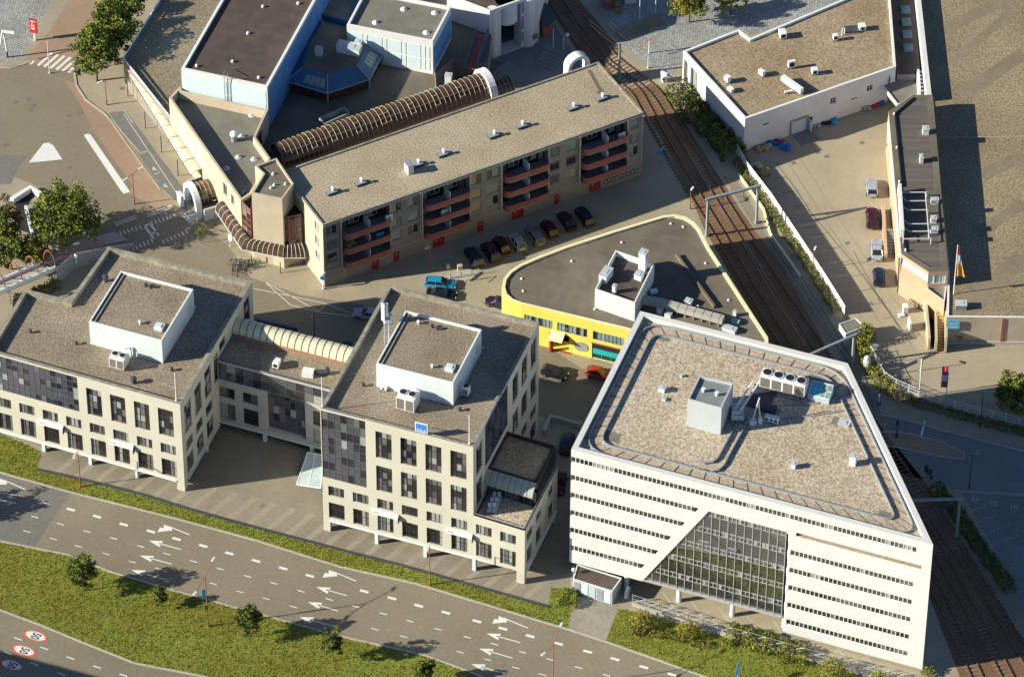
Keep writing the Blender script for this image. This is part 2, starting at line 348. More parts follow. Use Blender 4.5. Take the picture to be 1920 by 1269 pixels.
def window(parent, a, e, n, u0, u1, z0, z1, nu, nv, dep=.25, fm='frame', pm=('glass', 'blind', 'blind_dk'), pw=(.5, .2, .3), name='window', colwise=False, fw=.07, rr=R_):
    P = lambda u, z, d: a + e * u + Vector((0, 0, z)) - n * d
    fb = MB(); us = [u0 + (u1 - u0) * i / nu for i in range(nu + 1)]; zs = [z0 + (z1 - z0) * i / nv for i in range(nv + 1)]
    for i, u in enumerate(us):
        o = u if i == 0 else (u - fw if i == nu else u - fw / 2)
        fb.obox(P(o, z0, dep), e * fw, n * .06, (0, 0, z1 - z0))
    for j, z in enumerate(zs):
        o = z if j == 0 else (z - fw if j == nv else z - fw / 2)
        fb.obox(P(u0, o, dep), e * (u1 - u0), n * .055, (0, 0, fw))
    f = build(fb, name, fm, parent)
    gb = MB(); colm = [rr.choices(range(len(pm)), pw)[0] for _ in range(nu)]
    for i in range(nu):
        for j in range(nv):
            k = colm[i] if colwise else rr.choices(range(len(pm)), pw)[0]
            gb.quad(P(us[i], zs[j], dep - .015), P(us[i + 1], zs[j], dep - .015), P(us[i + 1], zs[j + 1], dep - .015), P(us[i], zs[j + 1], dep - .015), k)
    build(gb, 'pane', list(pm), f)
    return f
# ================================================================ ground, roads, tracks
mb = MB(); mb.poly([(-400, -400), (400, -400), (400, 500), (-400, 500)], 0.0); struct(mb, 'ground', 'paving')
ROADT = [(-60, 868), (0, 886), (133, 923), (333, 973), (480, 1013), (640, 1063), (780, 1094), (930, 1139), (1063, 1179), (1140, 1204), (1273, 1251), (1340, 1275), (1460, 1318)]
ROADB = [(-60, 995), (0, 1014), (67, 1028), (127, 1040), (213, 1074), (337, 1110), (520, 1160), (590, 1180), (640, 1193), (800, 1229), (873, 1256), (930, 1280), (1040, 1330)]
LOWT = [(-60, 1120), (0, 1143), (80, 1173), (160, 1206), (253, 1243), (383, 1268), (520, 1310), (600, 1335)]
flat('main_road', 'asphalt', ROADT + ROADB[::-1], .004)
flat('resurfaced_road', 'asphalt_grey', [(-60, 868), (0, 886), (133, 923), (63, 1027), (0, 1014), (-60, 995)], .008)
flat('lower_road', 'asphalt', LOWT + [(500, 1420), (-60, 1420)], .004)
GTOP = [(-60, 800), (0, 812), (77, 846), (70, 880), (143, 896), (213, 913), (273, 929), (360, 956), (480, 989), (640, 1031), (750, 1059), (847, 1086), (1028, 1137), (1033, 1101), (1082, 1103), (1063, 1179)]
g1 = GTOP + ROADT[1:9][::-1] + [(-60, 868)]
g2 = ROADB + LOWT[::-1]
g3 = [(1135, 1203), (1160, 1140), (1212, 1152), (1290, 1172), (1352, 1192), (1520, 1237), (1640, 1270), (1760, 1310), (1460, 1318), (1340, 1275), (1273, 1251)]
flat('roadside_grass_strip', 'grass', g1, .010); flat('central_verge', 'grass', g2, .010); flat('office_lawn', 'grass', g3, .010)
flat('driveway', 'drive', [(1063, 1179), (1084, 1104), (1104, 1112), (1160, 1137), (1135, 1203)], .012)
flat('parking_paving', 'paving_dk', [(77, 846), (70, 880), (143, 896), (273, 929), (480, 989), (640, 1031), (750, 1059), (847, 1086), (1028, 1137), (1085, 1080), (1090, 900), (1000, 860), (560, 760), (380, 700), (330, 740)], .004)
# kerbs: pale lines along the road edges
for nm, ln in (('road_kerb', ROADT), ('verge_kerb', ROADB), ('lower_road_kerb', LOWT)):
    mb = MB(); mb.band(PX(ln), .28, 0, .10); struct(mb, nm, 'kerb')
mb = MB(); mb.band(PX(GTOP[3:13]), .35, 0, .16); struct(mb, 'parking_kerb', 'steel_dk')
# parking bay lines under the offices, in paler bricks
mb = MB()
A, B = Vector(V2(350, 962)), Vector(V2(1030, 1140)); nrm = Vector((B.y - A.y, A.x - B.x)).normalized()
for q0, q1, k in (((70, 878), (1020, 1134), 26),):
    a, b = Vector(V2(*q0)), Vector(V2(*q1)); d = (b - a); dn = Vector((-d.y, d.x)).normalized(); al = (dn + d.normalized() * .35) * 5.0
    for i in range(1, k):
        p = a + d * i / k + dn * .3; mb.ribbon([p, p + al], .9, .009)
struct(mb, 'parking_bay_lines', 'paving_mid')
# street grid beyond the offices
flat('street', 'asphalt', [(-80, 100), (0, 128), (58, 116), (140, 140), (143, 160), (160, 187), (195, 213), (250, 275), (300, 352), (345, 402), (392, 432), (428, 462), (470, 520), (560, 552), (700, 575), (800, 560), (945, 600), (1010, 640), (1090, 690), (1240, 700), (1240, 800), (1100, 812), (1010, 780), (930, 900), (470, 700), (420, 560), (205, 480), (150, 395), (60, 345), (0, 322), (-80, 300)], .004)
flat('red_lane', 'asphalt_red', [(143, 158), (160, 187), (195, 213), (250, 275), (300, 352), (343, 402), (300, 395), (240, 362), (250, 350), (178, 250), (150, 195), (120, 150)], .007)
flat('side_street', 'asphalt_red', [(47, 112), (92, 60), (150, -30), (215, -30), (165, 90), (140, 140)], .005)
flat('cycle_path', 'asphalt_grey', [(204, 212), (236, 208), (345, 355), (352, 398), (300, 350), (250, 275)], .006)
flat('grey_lane', 'asphalt_grey', [(-60, 330), (-60, 300), (15, 290), (50, 292), (33, 318), (20, 345), (-60, 350)], .007)
flat('station_square', 'cobble', [(1095, -40), (1170, 88), (1255, 152), (1285, 100), (1500, 40), (1760, -60), (1500, -80), (1100, -80)], .004)
flat('cobble_square', 'cobble', [(-60, -60), (125, -60), (40, 112), (-60, 122)], .003)
flat('mall_forecourt', 'asphalt_dk', [(830, 40), (1010, -40), (1020, 20), (1090, 118), (1130, 120), (960, 190), (850, 170)], .004)
flat('yard', 'paving_yard', [(1392, 283), (1690, 190), (1690, 560), (1780, 600), (1775, 660), (1960, 660), (1960, 775), (1690, 722), (1662, 700), (1630, 640), (1590, 590)], .005)
flat('east_road', 'asphalt_dk', [(1590, 700), (1655, 745), (1648, 778), (1690, 783), (1760, 803), (1920, 840), (2040, 870), (2040, 985), (1920, 925), (1800, 918), (1735, 900), (1640, 870), (1560, 760)], .004)
flat('traffic_island', 'asphalt_red', [(1640, 808), (1700, 812), (1770, 830), (1808, 850), (1808, 861), (1760, 856), (1680, 838), (1640, 836)], .012)
flat('rear_car_park', 'asphalt_dk', [(1800, 922), (1920, 930), (2040, 960), (2040, 1330), (1950, 1200), (1888, 1080), (1840, 985)], .004)
mb = MB(); mb.band(PX([(1650, 778), (1690, 785), (1760, 805), (1920, 846), (2040, 880)]), .3, 0, .12)
mb.band(PX([(1640, 808), (1700, 812), (1770, 830), (1808, 850), (1808, 861), (1760, 856), (1680, 838), (1640, 836)]), .25, 0, .1); struct(mb, 'east_kerb', 'kerb')
mb = MB(); mb.band(PX([(-60, 128), (20, 128), (58, 117)]), .25, 0, .1); mb.band(PX([(140, 140), (143, 160), (160, 187), (195, 213), (204, 222)]), .3, 0, .1)
mb.band(PX([(204, 222), (250, 287), (300, 356)]), .2, 0, .06); struct(mb, 'street_kerb', 'kerb')
# tram tracks
flat('track_bed', 'ballast', [(985, -60), (1018, 0), (1085, 100), (1135, 150), (1185, 185), (1210, 215), (1238, 258), (1296, 377), (1318, 425), (1440, 640), (1500, 720), (1640, 905), (1735, 1100), (1800, 1269), (1830, 1340), (2010, 1340), (1920, 1200), (1862, 1110), (1800, 1005), (1740, 910), (1640, 785), (1600, 715), (1556, 667), (1533, 620), (1509, 567), (1471, 508), (1426, 446), (1390, 396), (1348, 330), (1290, 240), (1250, 175), (1175, 105), (1085, 0), (1040, -60)], .004)
flat('level_crossing', 'paving', [(1128, 110), (1178, 96), (1248, 156), (1172, 168), (1165, 160)], .007)
flat('service_path', 'paving_dk', [(1356, 330), (1426, 446), (1471, 508), (1533, 620), (1600, 715), (1640, 785), (1740, 905), (1800, 1000), (1862, 1105), (1925, 1195), (2000, 1310), (2030, 1310), (1935, 1160), (1870, 1060), (1812, 965), (1750, 890), (1660, 785), (1630, 735), (1580, 640), (1530, 570), (1469, 480), (1432, 424), (1380, 335)], .006)
flat('street_pavement', 'paving', [(1210, 212), (1238, 256), (1300, 380), (1318, 425), (1000, 440), (830, 500), (700, 560), (610, 545), (1000, 420)], .008)
TRK = [[(1010, -60), (1040, 0), (1105, 100), (1185, 165), (1215, 212), (1282, 330), (1352, 446), (1457, 620), (1508, 700), (1640, 900), (1695, 985), (1757, 1105), (1832, 1269), (1870, 1360)],
       [(1032, -60), (1066, 0), (1140, 100), (1220, 165), (1260, 222), (1325, 330), (1398, 446), (1515, 620), (1568, 700), (1690, 880), (1735, 945), (1850, 1110), (1945, 1269), (1990, 1350)],
       [(1568, 700), (1668, 880), (1718, 962), (1800, 1105), (1890, 1269), (1930, 1350)]]
def smooth(pts, n=6):
    out = []
    for i in range(len(pts) - 1):
        p0, p1, p2, p3 = (Vector(pts[max(i - 1, 0)]), Vector(pts[i]), Vector(pts[i + 1]), Vector(pts[min(i + 2, len(pts) - 1)]))
        for k in range(n):
            t = k / n; out.append(.5 * ((2 * p1) + (p2 - p0) * t + (2 * p0 - 5 * p1 + 4 * p2 - p3) * t * t + (3 * p1 - p0 - 3 * p2 + p3) * t ** 3))
    out.append(Vector(pts[-1])); return out
def resample(pts, step):
    out = [(pts[0], (pts[1] - pts[0]).normalized())]; acc = 0
    for a, b in zip(pts, pts[1:]):
        L = (b - a).length; d = (b - a) / L if L else Vector((1, 0)); s0 = step - acc
        while s0 <= L: out.append((a + d * s0, d)); s0 += step
        acc = (acc + L) % step
    return out
rb, sb = MB(), MB()
for tr in TRK:
    ln = smooth(PX(tr), 5)
    for s in (-1, 1):
        off = []
        for i, p in enumerate(ln):
            d = (ln[min(i + 1, len(ln) - 1)] - ln[max(i - 1, 0)]).normalized(); off.append(p + Vector((-d.y, d.x)) * .75 * s)
        rb.band(off, .16, .02, .17)
    for p, d in resample(ln, .75):
        sb.box((p.x, p.y, -.05), .28, 2.4, .09, math.atan2(d.y, d.x))
struct(rb, 'track_rails', 'rail'); struct(sb, 'track_sleepers', 'sleeper')
# ---- road paint
mb = MB()
D1 = [(85, 942), (133, 955), (182, 968), (232, 983), (283, 996), (331, 1010), (381, 1023), (430, 1037), (480, 1051), (531, 1065), (581, 1079), (683, 1108), (735, 1121), (785, 1135), (836, 1148), (894, 1164), (943, 1178), (994, 1192), (1047, 1206), (1102, 1221), (1153, 1235), (1207, 1250), (1260, 1264)]
D2 = [(65, 969), (113, 982), (163, 996), (213, 1009), (264, 1024), (313, 1038), (363, 1052), (413, 1066), (464, 1080), (514, 1093), (565, 1108), (617, 1123), (667, 1137), (719, 1150), (769, 1164), (821, 1179), (876, 1194), (927, 1207), (980, 1222), (1032, 1236), (1085, 1251), (1137, 1265)]
D3 = [(50, 996), (100, 1010), (147, 1024), (199, 1038), (248, 1053), (298, 1066), (348, 1081), (400, 1094), (450, 1109), (499, 1122), (550, 1137), (703, 1179), (757, 1193), (809, 1208), (863, 1222), (914, 1236), (967, 1251), (1017, 1264)]
D4 = [(34, 1197), (83, 1215), (132, 1233), (182, 1250), (231, 1265)]; D5 = [(15, 1224), (64, 1244), (115, 1263)]
for ds, ln, wd in ((D1, 1.25, .42), (D2, 1.05, .16), (D3, 1.05, .14), (D4, 1.2, .18), (D5, 1.2, .18)):
    for i, q in enumerate(ds):
        p = Vector(V2(*q)); o = ds[i + 1] if i + 1 < len(ds) else ds[i - 1]; d = (Vector(V2(*o)) - p).normalized()
        mb.ribbon([p - d * ln / 2, p + d * ln / 2], wd, .016)
for tip, tail in (((279, 1013), (340, 1030)), ((262, 1041), (322, 1057)), ((246, 1068), (306, 1085)), ((593, 1100), (650, 1116)), ((577, 1128), (634, 1145)), ((561, 1156), (623, 1173)), ((912, 1187), (976, 1204)), ((898, 1215), (961, 1233)), ((883, 1244), (947, 1262)), ((-32, 931), (30, 943))):
    p, q = Vector(V2(*tip)), Vector(V2(*tail)); d = (q - p).normalized(); n = Vector((-d.y, d.x))
    mb.ribbon([p + d * 1.5, q], .16, .016); mb.poly(ccw([tuple(p), tuple(p + d * 1.9 + n * .62), tuple(p + d * 1.9 - n * .62)]), .016)
for tip, tail in (((303, 981), (355, 1002)), ((612, 1066), (668, 1089)), ((930, 1152), (990, 1177)), ((-6, 894), (47, 917)), ((-25, 920), (38, 929))):
    p, q = Vector(V2(*tip)), Vector(V2(*tail)); d = (q - p).normalized(); n = Vector((d.y, -d.x))
    mb.ribbon([p + d * 1.2, q], .17, .016)
    mb.poly(ccw([tuple(p + d * 1.7), tuple(p + d * .4), tuple(p + d * .9 + n * 1.0), tuple(p + d * 2.0 + n * .55)]), .017)
    mb.poly(ccw([tuple(p + d * .2 + n * .75), tuple(p + d * 2.1 + n * .35), tuple(p + n * 1.7 + d * .4)]), .018)
# crossing stripes, island markings, lines in the street
for i in range(8):
    a, b = (60 + i * 11.4, 121 + i * 2.6), (86 + i * 11.6 - (4 if i == 0 else 0), 97 + i * 2.7)
    if i == 0: a, b = (57, 121), (63, 115)
    if i > 5: b = (a[0] + 9, a[1] - 9)
    mb.ribbon(PX([a, b]), .46, .016)
mb.poly(ccw(PX([(54, 305), (70, 284), (82, 269), (92, 268), (100, 273), (117, 299), (110, 300), (60, 305)])), .020)
mb.poly(ccw(PX([(157, 254), (163, 251), (170, 253), (244, 360), (232, 364), (226, 357)])), .020)
for a, b in (((215, 419), (254, 405)), ((217, 423), (256, 409)), ((276, 402), (322, 385)), ((278, 406), (318, 391))): mb.ribbon(PX([a, b]), .18, .016)
for a, b, k in (((217, 437), (268, 420), 7), ((233, 470), (290, 445), 8), ((283, 415), (332, 398), 7), ((305, 450), (355, 428), 7)):
    for i in range(k):
        x, y = a[0] + (b[0] - a[0]) * i / k, a[1] + (b[1] - a[1]) * i / k; mb.ribbon(PX([(x, y), (x + 4, y + 7)]), .18, .016)
for a, b in (((272, 425), (288, 448)), ((281, 419), (298, 442)), ((272, 424), (284, 418)), ((283, 440), (294, 434)), ((340, 400), (360, 421)), ((343, 400), (362, 420)), ((352, 406), (366, 401)), ((210, 446), (226, 462)), ((215, 444), (231, 466))): mb.ribbon(PX([a, b]), .34, .016)
mb.ribbon(PX([(1734, 789), (1727, 818)]), .28, .016)
for a, b in (((497, 529), (545, 572)), ((545, 572), (602, 586)), ((475, 541), (530, 552)), ((530, 552), (605, 568)), ((605, 568), (672, 592)), ((497, 529), (598, 584)), ((610, 572), (597, 583)), ((602, 586), (668, 594))): mb.ribbon(PX([a, b]), .10, .016)
struct(mb, 'road_markings', 'paint_w')
mb = MB()
for a, b in (((204, 220), (262, 286)), ((232, 214), (345, 383)), ((262, 288), (279, 283)), ((288, 328), (300, 323)), ((232, 206), (250, 232))): mb.ribbon(PX([a, b]), .16, .016)
for x, y in ((290, 316), (311, 348)): mb.poly(ccw(PX([(x - 5, y + 3), (x - 3, y - 4), (x + 3, y + 1), (x + 6, y + 4)])), .016)
for i in range(4):
    for k in range(8):
        x, y = 1811 + i * 12 + (28 if i > 1 else 24) / 4 * k + i * 4, 962 + i * 20 - k * 2.6; mb.box((*V2(x, y), .008), .22, .22, .01)
for k in range(6): mb.box((*V2(1892 + k * 2.4, 1083 - k * 9), .008), .22, .22, .01)
struct(mb, 'cycle_path_markings', 'paint_grey')
mb = MB(); mbw = MB(); bay = MB()
for i in range(11):
    t = i / 10; x, y = 1448 + (1655 - 1448) * t, 337 + (598 - 337) * t; bay.ribbon(PX([(x, y), (x + 28, y - 6)]), .16, .010)
bay.ribbon(PX([(1454, 305), (1490, 352), (1520, 398), (1605, 500), (1672, 590), (1700, 632)]), .16, .011)
bay.ribbon(PX([(1600, 470), (1640, 545), (1690, 620)]), .14, .011)
struct(bay, 'yard_bay_lines', 'grille')
# painted speed roundels
def text_mesh(body, size, name='lettering', ext=0.0):
    cu = bpy.data.curves.new(name, 'FONT'); cu.body = body; cu.size = size; cu.align_x = 'CENTER'; cu.align_y = 'CENTER'; cu.extrude = ext
    o = bpy.data.objects.new(name, cu); COL.objects.link(o); dg = bpy.context.evaluated_depsgraph_get(); dg.update()
    me = bpy.data.meshes.new_from_object(o.evaluated_get(dg)); bpy.data.objects.remove(o); bpy.data.curves.remove(cu); return me
def text_into(mb, body, size, o, ex, ey, mi=0, bold=0.0):
    me = text_mesh(body, size); o, ex, ey = Vector(o), Vector(ex), Vector(ey); nz = ex.cross(ey)
    for dx, dy in ((0, 0), (bold, 0), (0, bold)) if bold else ((0, 0),):
        mb.add([o + ex * (v.co.x + dx) + ey * (v.co.y + dy) + nz * (dx * .003 + dy * .004) for v in me.vertices], [tuple(p.vertices) for p in me.polygons], mi)
    bpy.data.meshes.remove(me)
mr, mw, mk = MB(), MB(), MB()
for (cx, cy) in ((66.5, 1191.5), (45, 1219), (22, 1246)):
    c = Vector(V2(cx, cy)); e = Vector(V2(cx + 10, cy + 3.4)) - c; e.normalize(); e3 = Vector((e.x, e.y, 0)); n3 = Vector((-e.y, e.x, 0))
    ell = lambda a, b: [tuple(c + Vector((e3.x, e3.y)) * a * math.cos(t * .1571) + Vector((n3.x, n3.y)) * b * math.sin(t * .1571)) for t in range(40)]
    mr.poly(ell(1.85, 1.0), .018); mw.poly(ell(1.45, .72), .021)
    text_into(mk, '50', 1.25, (c.x, c.y, .024), -n3 * .95, e3 * 1.35, bold=.05)
struct(mr, 'speed_marking_ring', 'paint_red'); struct(mw, 'speed_marking_disc', 'paint_w'); struct(mk, 'speed_marking_digits', 'paint_blk')
mk = MB()
for tx, (x, y) in (('36', (1828, 936)), ('35', (1862, 943)), ('10', (1900, 950))): text_into(mk, tx, 1.3, (*V2(x, y), .012), (1, -.1, 0), (.1, 1, 0))
struct(mk, 'bay_numbers', 'paint_grey')
# dark patches: drain covers
mb = MB()
for x, y in ((29, 192), (52, 186), (62, 198), (56, 206), (128, 217), (150, 212), (11, 272), (129, 314), (229, 166), (420, 900), (492, 948), (1550, 294), (1533, 286), (1488, 306), (1616, 268), (1589, 456), (1632, 569), (1651, 562), (985, 478)):
    c = V2(x, y); mb.box((*c, .012), .7, .6, .012, .4)
struct(mb, 'drain_covers', 'grille')
# ================================================================ cream offices at the main road
RW = random.Random(5)
def pier(mb, a, e, n, u0, u1, d, z0, z1): mb.obox(a + e * u0 - n * d + Vector((0, 0, z0)), e * (u1 - u0), n * (d - .003), (0, 0, z1 - z0))
def grid_ops(cols, rows): return [(c, c + 2.33, r0, r1) for c in cols for r0, r1 in rows]
def glazed(parent, a, e, n, u0, u1, z0, z1, nu, nv, dep, name='curtain_wall', pm=('glass_smoke', 'glass', 'blind_dk', 'blind'), pw=(.66, .22, .06, .06), fm='frame_blue', colwise=False):
    return window(parent, a, e, n, u0, u1, z0, z1, nu, nv, dep, fm, pm, pw, name, colwise, .045, RW)
def penthouse(parent, px, zt, zb, fan=None):
    p = PX(px, zt); q = thing_part('penthouse', parent)
    mb = MB(); n = 4
    for i in range(n):
        a, e, nn, L = edge(p, i); wallface(mb, a, e, L, zb, zt, (), .1, nn)
    ip = inset(p, .22)
    for i in range(n):
        j = (i + 1) % n; mb.quad((*p[i], zt), (*p[j], zt), (*ip[j], zt), (*ip[i], zt), 1); mb.quad((*ip[i], zt), (*ip[j], zt), (*ip[j], zt - .35), (*ip[i], zt - .35), 1)
    w_ = build(mb, 'penthouse', ['sheet_white', 'white_paint'], parent)
    ip2 = inset(p, .2); rb = MB(); rb.poly(ip2, zt - .35); build(rb, 'roof', 'gravel_olive', w_)
    kb = MB(); a, e, nn, L = edge(ip2, 3); kb.obox(a + e * .1 - nn * .55 + Vector((0, 0, zt - .34)), e * (L - .2), nn * .3, (0, 0, .16)); build(kb, 'gutter', 'cream_trim', w_)
    db = MB(); a, e, nn, L = edge(p, 1); db.obox(a + e * (L - 2.1) + Vector((0, 0, zb + 1.3)), e * 1.2, nn * .04, (0, 0, 1.5)); db.obox(a + e * (L - .12) + Vector((0, 0, zb + .9)), e * .1, nn * .35, (0, 0, .3)); build(db, 'louvre', 'grey_box', w_)
    return w_
def thing_part(nm, parent): return None
# ---- left block -------------------------------------------------
ZL = 16.9
LP = PX([(-23, 658), (337.5, 758), (472.9, 528.5), (203, 462), (130.3, 562), (45.8, 541.5)], ZL)
t = thing('office_building', 'cream five storey office at the left edge with a notched gravel roof', 'building', (*LP[1], 0))
a, e, n, L = edge(LP, 0); FU = 29.18 - L     # facade u measured from the drawn corner
c0 = [.6 - 0 + 3.57 * k for k in range(8)]
off = L - 29.18
R2, R1 = (6.55, 8.42), (2.2, 5.42)
tall = [(14.85 + 3.62 * k + off, 14.85 + 3.62 * k + 2.3 + off, 9.97, 15.1) for k in range(4)]
lowc = [.58 + 3.605 * k + off for k in range(8)]
opsF = tall + grid_ops(lowc, (R2, R1)) + [(.0 + off + .15, 13.6 + off, 9.95, 16.55)]
a1, e1, n1, L1 = edge(LP, 1)
sidec = [1.25, 4.9, 8.5]
opsS = grid_ops(sidec, ((9.97, 15.1), R2, R1)) + [(14.1, 16.2, 14.1, 15.7), (23.1, 25.2, 11.0, 15.6), (11.9, 13.4, 9.97, 15.1)]
shell(t, LP, 1.75, ZL, 'cream', 'gravel_olive', {0: opsF, 1: opsS}, dep=.3, t=.55, par=.8, trim='cream_trim')
for o in tall: window(t, a, e, n, *o, 3, 4, .28, rr=RW)
for u in lowc:
    window(t, a, e, n, u, u + 2.33, *R2, 4, 1, .28, pm=('glass', 'blind', 'blind_dk', 'glass_smoke'), pw=(.35, .2, .3, .15), rr=RW)
    window(t, a, e, n, u, u + 2.33, *R1, 4, 2, .28, pm=('glass', 'blind', 'blind_dk'), pw=(.5, .25, .25), colwise=True, rr=RW)
for o in opsS: window(t, a1, e1, n1, *o, 2, 3 if o[3] - o[2] > 3 else 1, .28, rr=RW)
glazed(t, a, e, n, .15 + off, 13.6 + off, 9.95, 16.55, 16, 6, .10)
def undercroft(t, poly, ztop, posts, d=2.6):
    ip = inset(poly, d); mb = MB(); mb.prism(ip, 0, ztop, top=False, bot=False); build(mb, 'ground_floor', 'near_black', t)
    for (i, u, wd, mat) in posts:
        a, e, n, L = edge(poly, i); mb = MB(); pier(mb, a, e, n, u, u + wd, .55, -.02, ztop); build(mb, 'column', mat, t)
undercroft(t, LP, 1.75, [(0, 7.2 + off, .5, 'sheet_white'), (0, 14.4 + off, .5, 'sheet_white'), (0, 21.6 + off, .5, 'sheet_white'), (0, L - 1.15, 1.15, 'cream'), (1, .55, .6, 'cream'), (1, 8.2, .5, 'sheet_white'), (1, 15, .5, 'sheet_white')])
mb = MB(); mb.obox(a + e * (off + .2) + n * .01 + Vector((0, 0, 1.62)), e * (27.8), n * .14, (0, 0, .22)); build(mb, 'sill_beam', 'white_paint', t)
mb = MB(); mb.obox(a1 + e1 * 1.1 + n1 * .01 + Vector((0, 0, 1.5)), e1 * 11.5, n1 * .22, (0, 0, .25)); build(mb, 'sill_beam', 'sheet_white', t)
LPH = penthouse(t, [(166.7, 602.5), (303.1, 639), (362.5, 542.1), (226, 507.7)], ZL - .8 + 4.3, ZL - .8)
# ---- middle block -----------------------------------------------
ZM, ZW, ZK = 23.4, 10.4, 13.6
MP = PX([(600, 765), (887.3, 838), (1011, 604), (729.5, 533.5)], ZM)
a, e, n, L = edge(MP, 0); am, em, nm_, Lm = a, e, n, L
tm = thing('office_building', 'cream seven storey office in the middle with a phone mast and blue rooftop sign', 'building', (*MP[1], 0))
R3, R4 = (10.45, 15.25), (16.75, 21.75)
tallc = [7.98 + 3.60 * k for k in range(4)]; lowc2 = [.85 + 3.60 * k for k in range(6)]
r1m, r2m = (2.75, 5.75), (7.05, 8.92)
opsF = grid_ops(tallc, (R3, R4)) + grid_ops(lowc2, (r2m, r1m)) + [(.12, 6.55, 10.4, 23.05)]
a1, e1, n1, L1 = edge(MP, 1)
sc = [15.5, 19.15, 22.85]
opsS = grid_ops([1.2], (R3, R4)) + grid_ops(sc, ((17.1, 21.9), (10.9, 15.1), (6.9, 8.9), (2.6, 5.8))) + [(4.65, 13.6, 15.2, 23.05)]
shell(tm, MP, 2.2, ZM, 'cream', 'gravel_olive', {0: opsF, 1: opsS}, dep=.3, t=.5, par=.75, trim='cream_trim')
for u in tallc:
    for r in (R3, R4): window(tm, a, e, n, u, u + 2.33, *r, 3, 4, .28, pm=('glass', 'blind', 'blind_dk', 'glass_smoke'), pw=(.45, .12, .2, .23), rr=RW)
for u in lowc2:
    window(tm, a, e, n, u, u + 2.33, *r2m, 4, 1, .28, pm=('glass', 'blind', 'blind_dk', 'glass_smoke'), pw=(.3, .25, .3, .15), rr=RW)
    window(tm, a, e, n, u, u + 2.33, *r1m, 4, 2, .28, colwise=True, rr=RW)
for o in opsS[:-1]: window(tm, a1, e1, n1, *o, 2, 3 if o[3] - o[2] > 3 else 1, .28, rr=RW)
glazed(tm, a, e, n, .12, 6.55, 10.4, 23.05, 7, 8, .10)
glazed(tm, a1, e1, n1, 4.65, 13.6, 15.2, 23.05, 9, 5, .12, pm=('glass', 'glass_smoke'), pw=(.6, .4))
# low wing with a terrace and a glass vault, same facade line
WF1 = G(984, 995, ZW); WB = G(1045, 868, ZW)
w0 = a + e * L
wp = [(w0.x - e.x * .0, w0.y), (WF1.x, WF1.y)]
sdir = e1
wlen = 13.3
wp = [(w0.x, w0.y), (WF1.x, WF1.y), (WF1.x + sdir.x * wlen, WF1.y + sdir.y * wlen), (w0.x + sdir.x * wlen, w0.y + sdir.y * wlen)]
aw, ew, nw, Lw = edge(wp, 0); aw1, ew1, nw1, Lw1 = edge(wp, 1)
wc = [22.45 + 3.58 * k - L for k in range(2)]
wops0 = grid_ops(wc, (r2m, r1m)); wops1 = grid_ops([.9, 4.6, 9.6], (r2m, r1m))
wops1 = [(o[0], o[1] - .25, o[2], o[3]) for o in wops1]
def sub(nm, verts_mb, mats, parent): return build(verts_mb, nm, mats, parent)
mb = MB()
for i, ops in ((0, wops0), (1, wops1), (2, ())):
    A_, E_, N_, L_ = edge(wp, i); wallface(mb, A_, E_, L_, 2.2, ZW, ops, .3, N_)
mb.poly(wp[::-1], 2.2)
ip = inset(wp, .3)
for i in range(3):
    j = i + 1; mb.quad((*wp[i], ZW), (*wp[j], ZW), (*ip[j], ZW), (*ip[i], ZW), 1); mb.quad((*ip[i], ZW), (*ip[j], ZW), (*ip[j], ZW - .5), (*ip[i], ZW - .5), 1)
wing = build(mb, 'wing', ['cream', 'frame'], tm)
mb = MB(); mb.poly(inset(wp, .28), ZW - .5); build(mb, 'terrace', 'gravel_pale', tm)
for o in wops0: window(tm, aw, ew, nw, *o, 4, 2 if o[3] < 6.5 else 1, .28, pm=('glass', 'blind', 'blind_dk'), pw=(.45, .25, .3), colwise=True, rr=RW)
for o in wops1: window(tm, aw1, ew1, nw1, *o, 2, 1, .28, rr=RW)
mb = MB(); mb.path([Vector((*inset(wp, .12)[i], ZW + .35)) for i in (0, 1, 2)], .05); build(mb, 'terrace_rail', 'steel', tm)
# upper wing box and vault
ZU = 14.3
up = PX([(916, 884), (1013, 889), (1038.5, 836), (949.6, 819)], ZU)
up = [up[0], (wp[1][0] + sdir.x * 5.6 - ew.x * .25, wp[1][1] + sdir.y * 5.6 - ew.y * .25), (wp[1][0] + sdir.x * 13.2 - ew.x * .25, wp[1][1] + sdir.y * 13.2 - ew.y * .25), None]
up[0] = (w0.x + sdir.x * 5.6 + .05, w0.y + sdir.y * 5.6); up[3] = (w0.x + sdir.x * 13.2 + .05, w0.y + sdir.y * 13.2)
mb = MB(); mb.prism(up, ZW - .5, ZU - .45, top=False, bot=False); ub = build(mb, 'upper_wing', 'glass', tm)
mb = MB(); ipu = inset(up, .3)
for i in range(4):
    j = (i + 1) % 4; mb.quad((*up[i], ZU), (*up[j], ZU), (*ipu[j], ZU), (*ipu[i], ZU)); mb.quad((*ipu[i], ZU), (*ipu[j], ZU), (*ipu[j], ZU - .5), (*ipu[i], ZU - .5)); mb.quad((*up[i], ZU - .45), (*up[j], ZU - .45), (*up[j], ZU), (*up[i], ZU))
build(mb, 'parapet', 'frame', ub)
mb = MB(); mb.poly(inset(up, .28), ZU - .5); build(mb, 'roof', 'gravel_olive', ub)
A_, E_, N_, L_ = edge(up, 0)
gb = MB()
window(ub, A_, E_, N_, 0, L_, ZW - .5, ZW + 2.3, 8, 1, -.3, 'frame_blue', ('glass', 'glass_smoke', 'blind_dk'), (.6, .25, .15), 'terrace_door', False, .06, RW)
vb, rb2 = MB(), MB(); K = 7; NS = 8
rv = 1.55
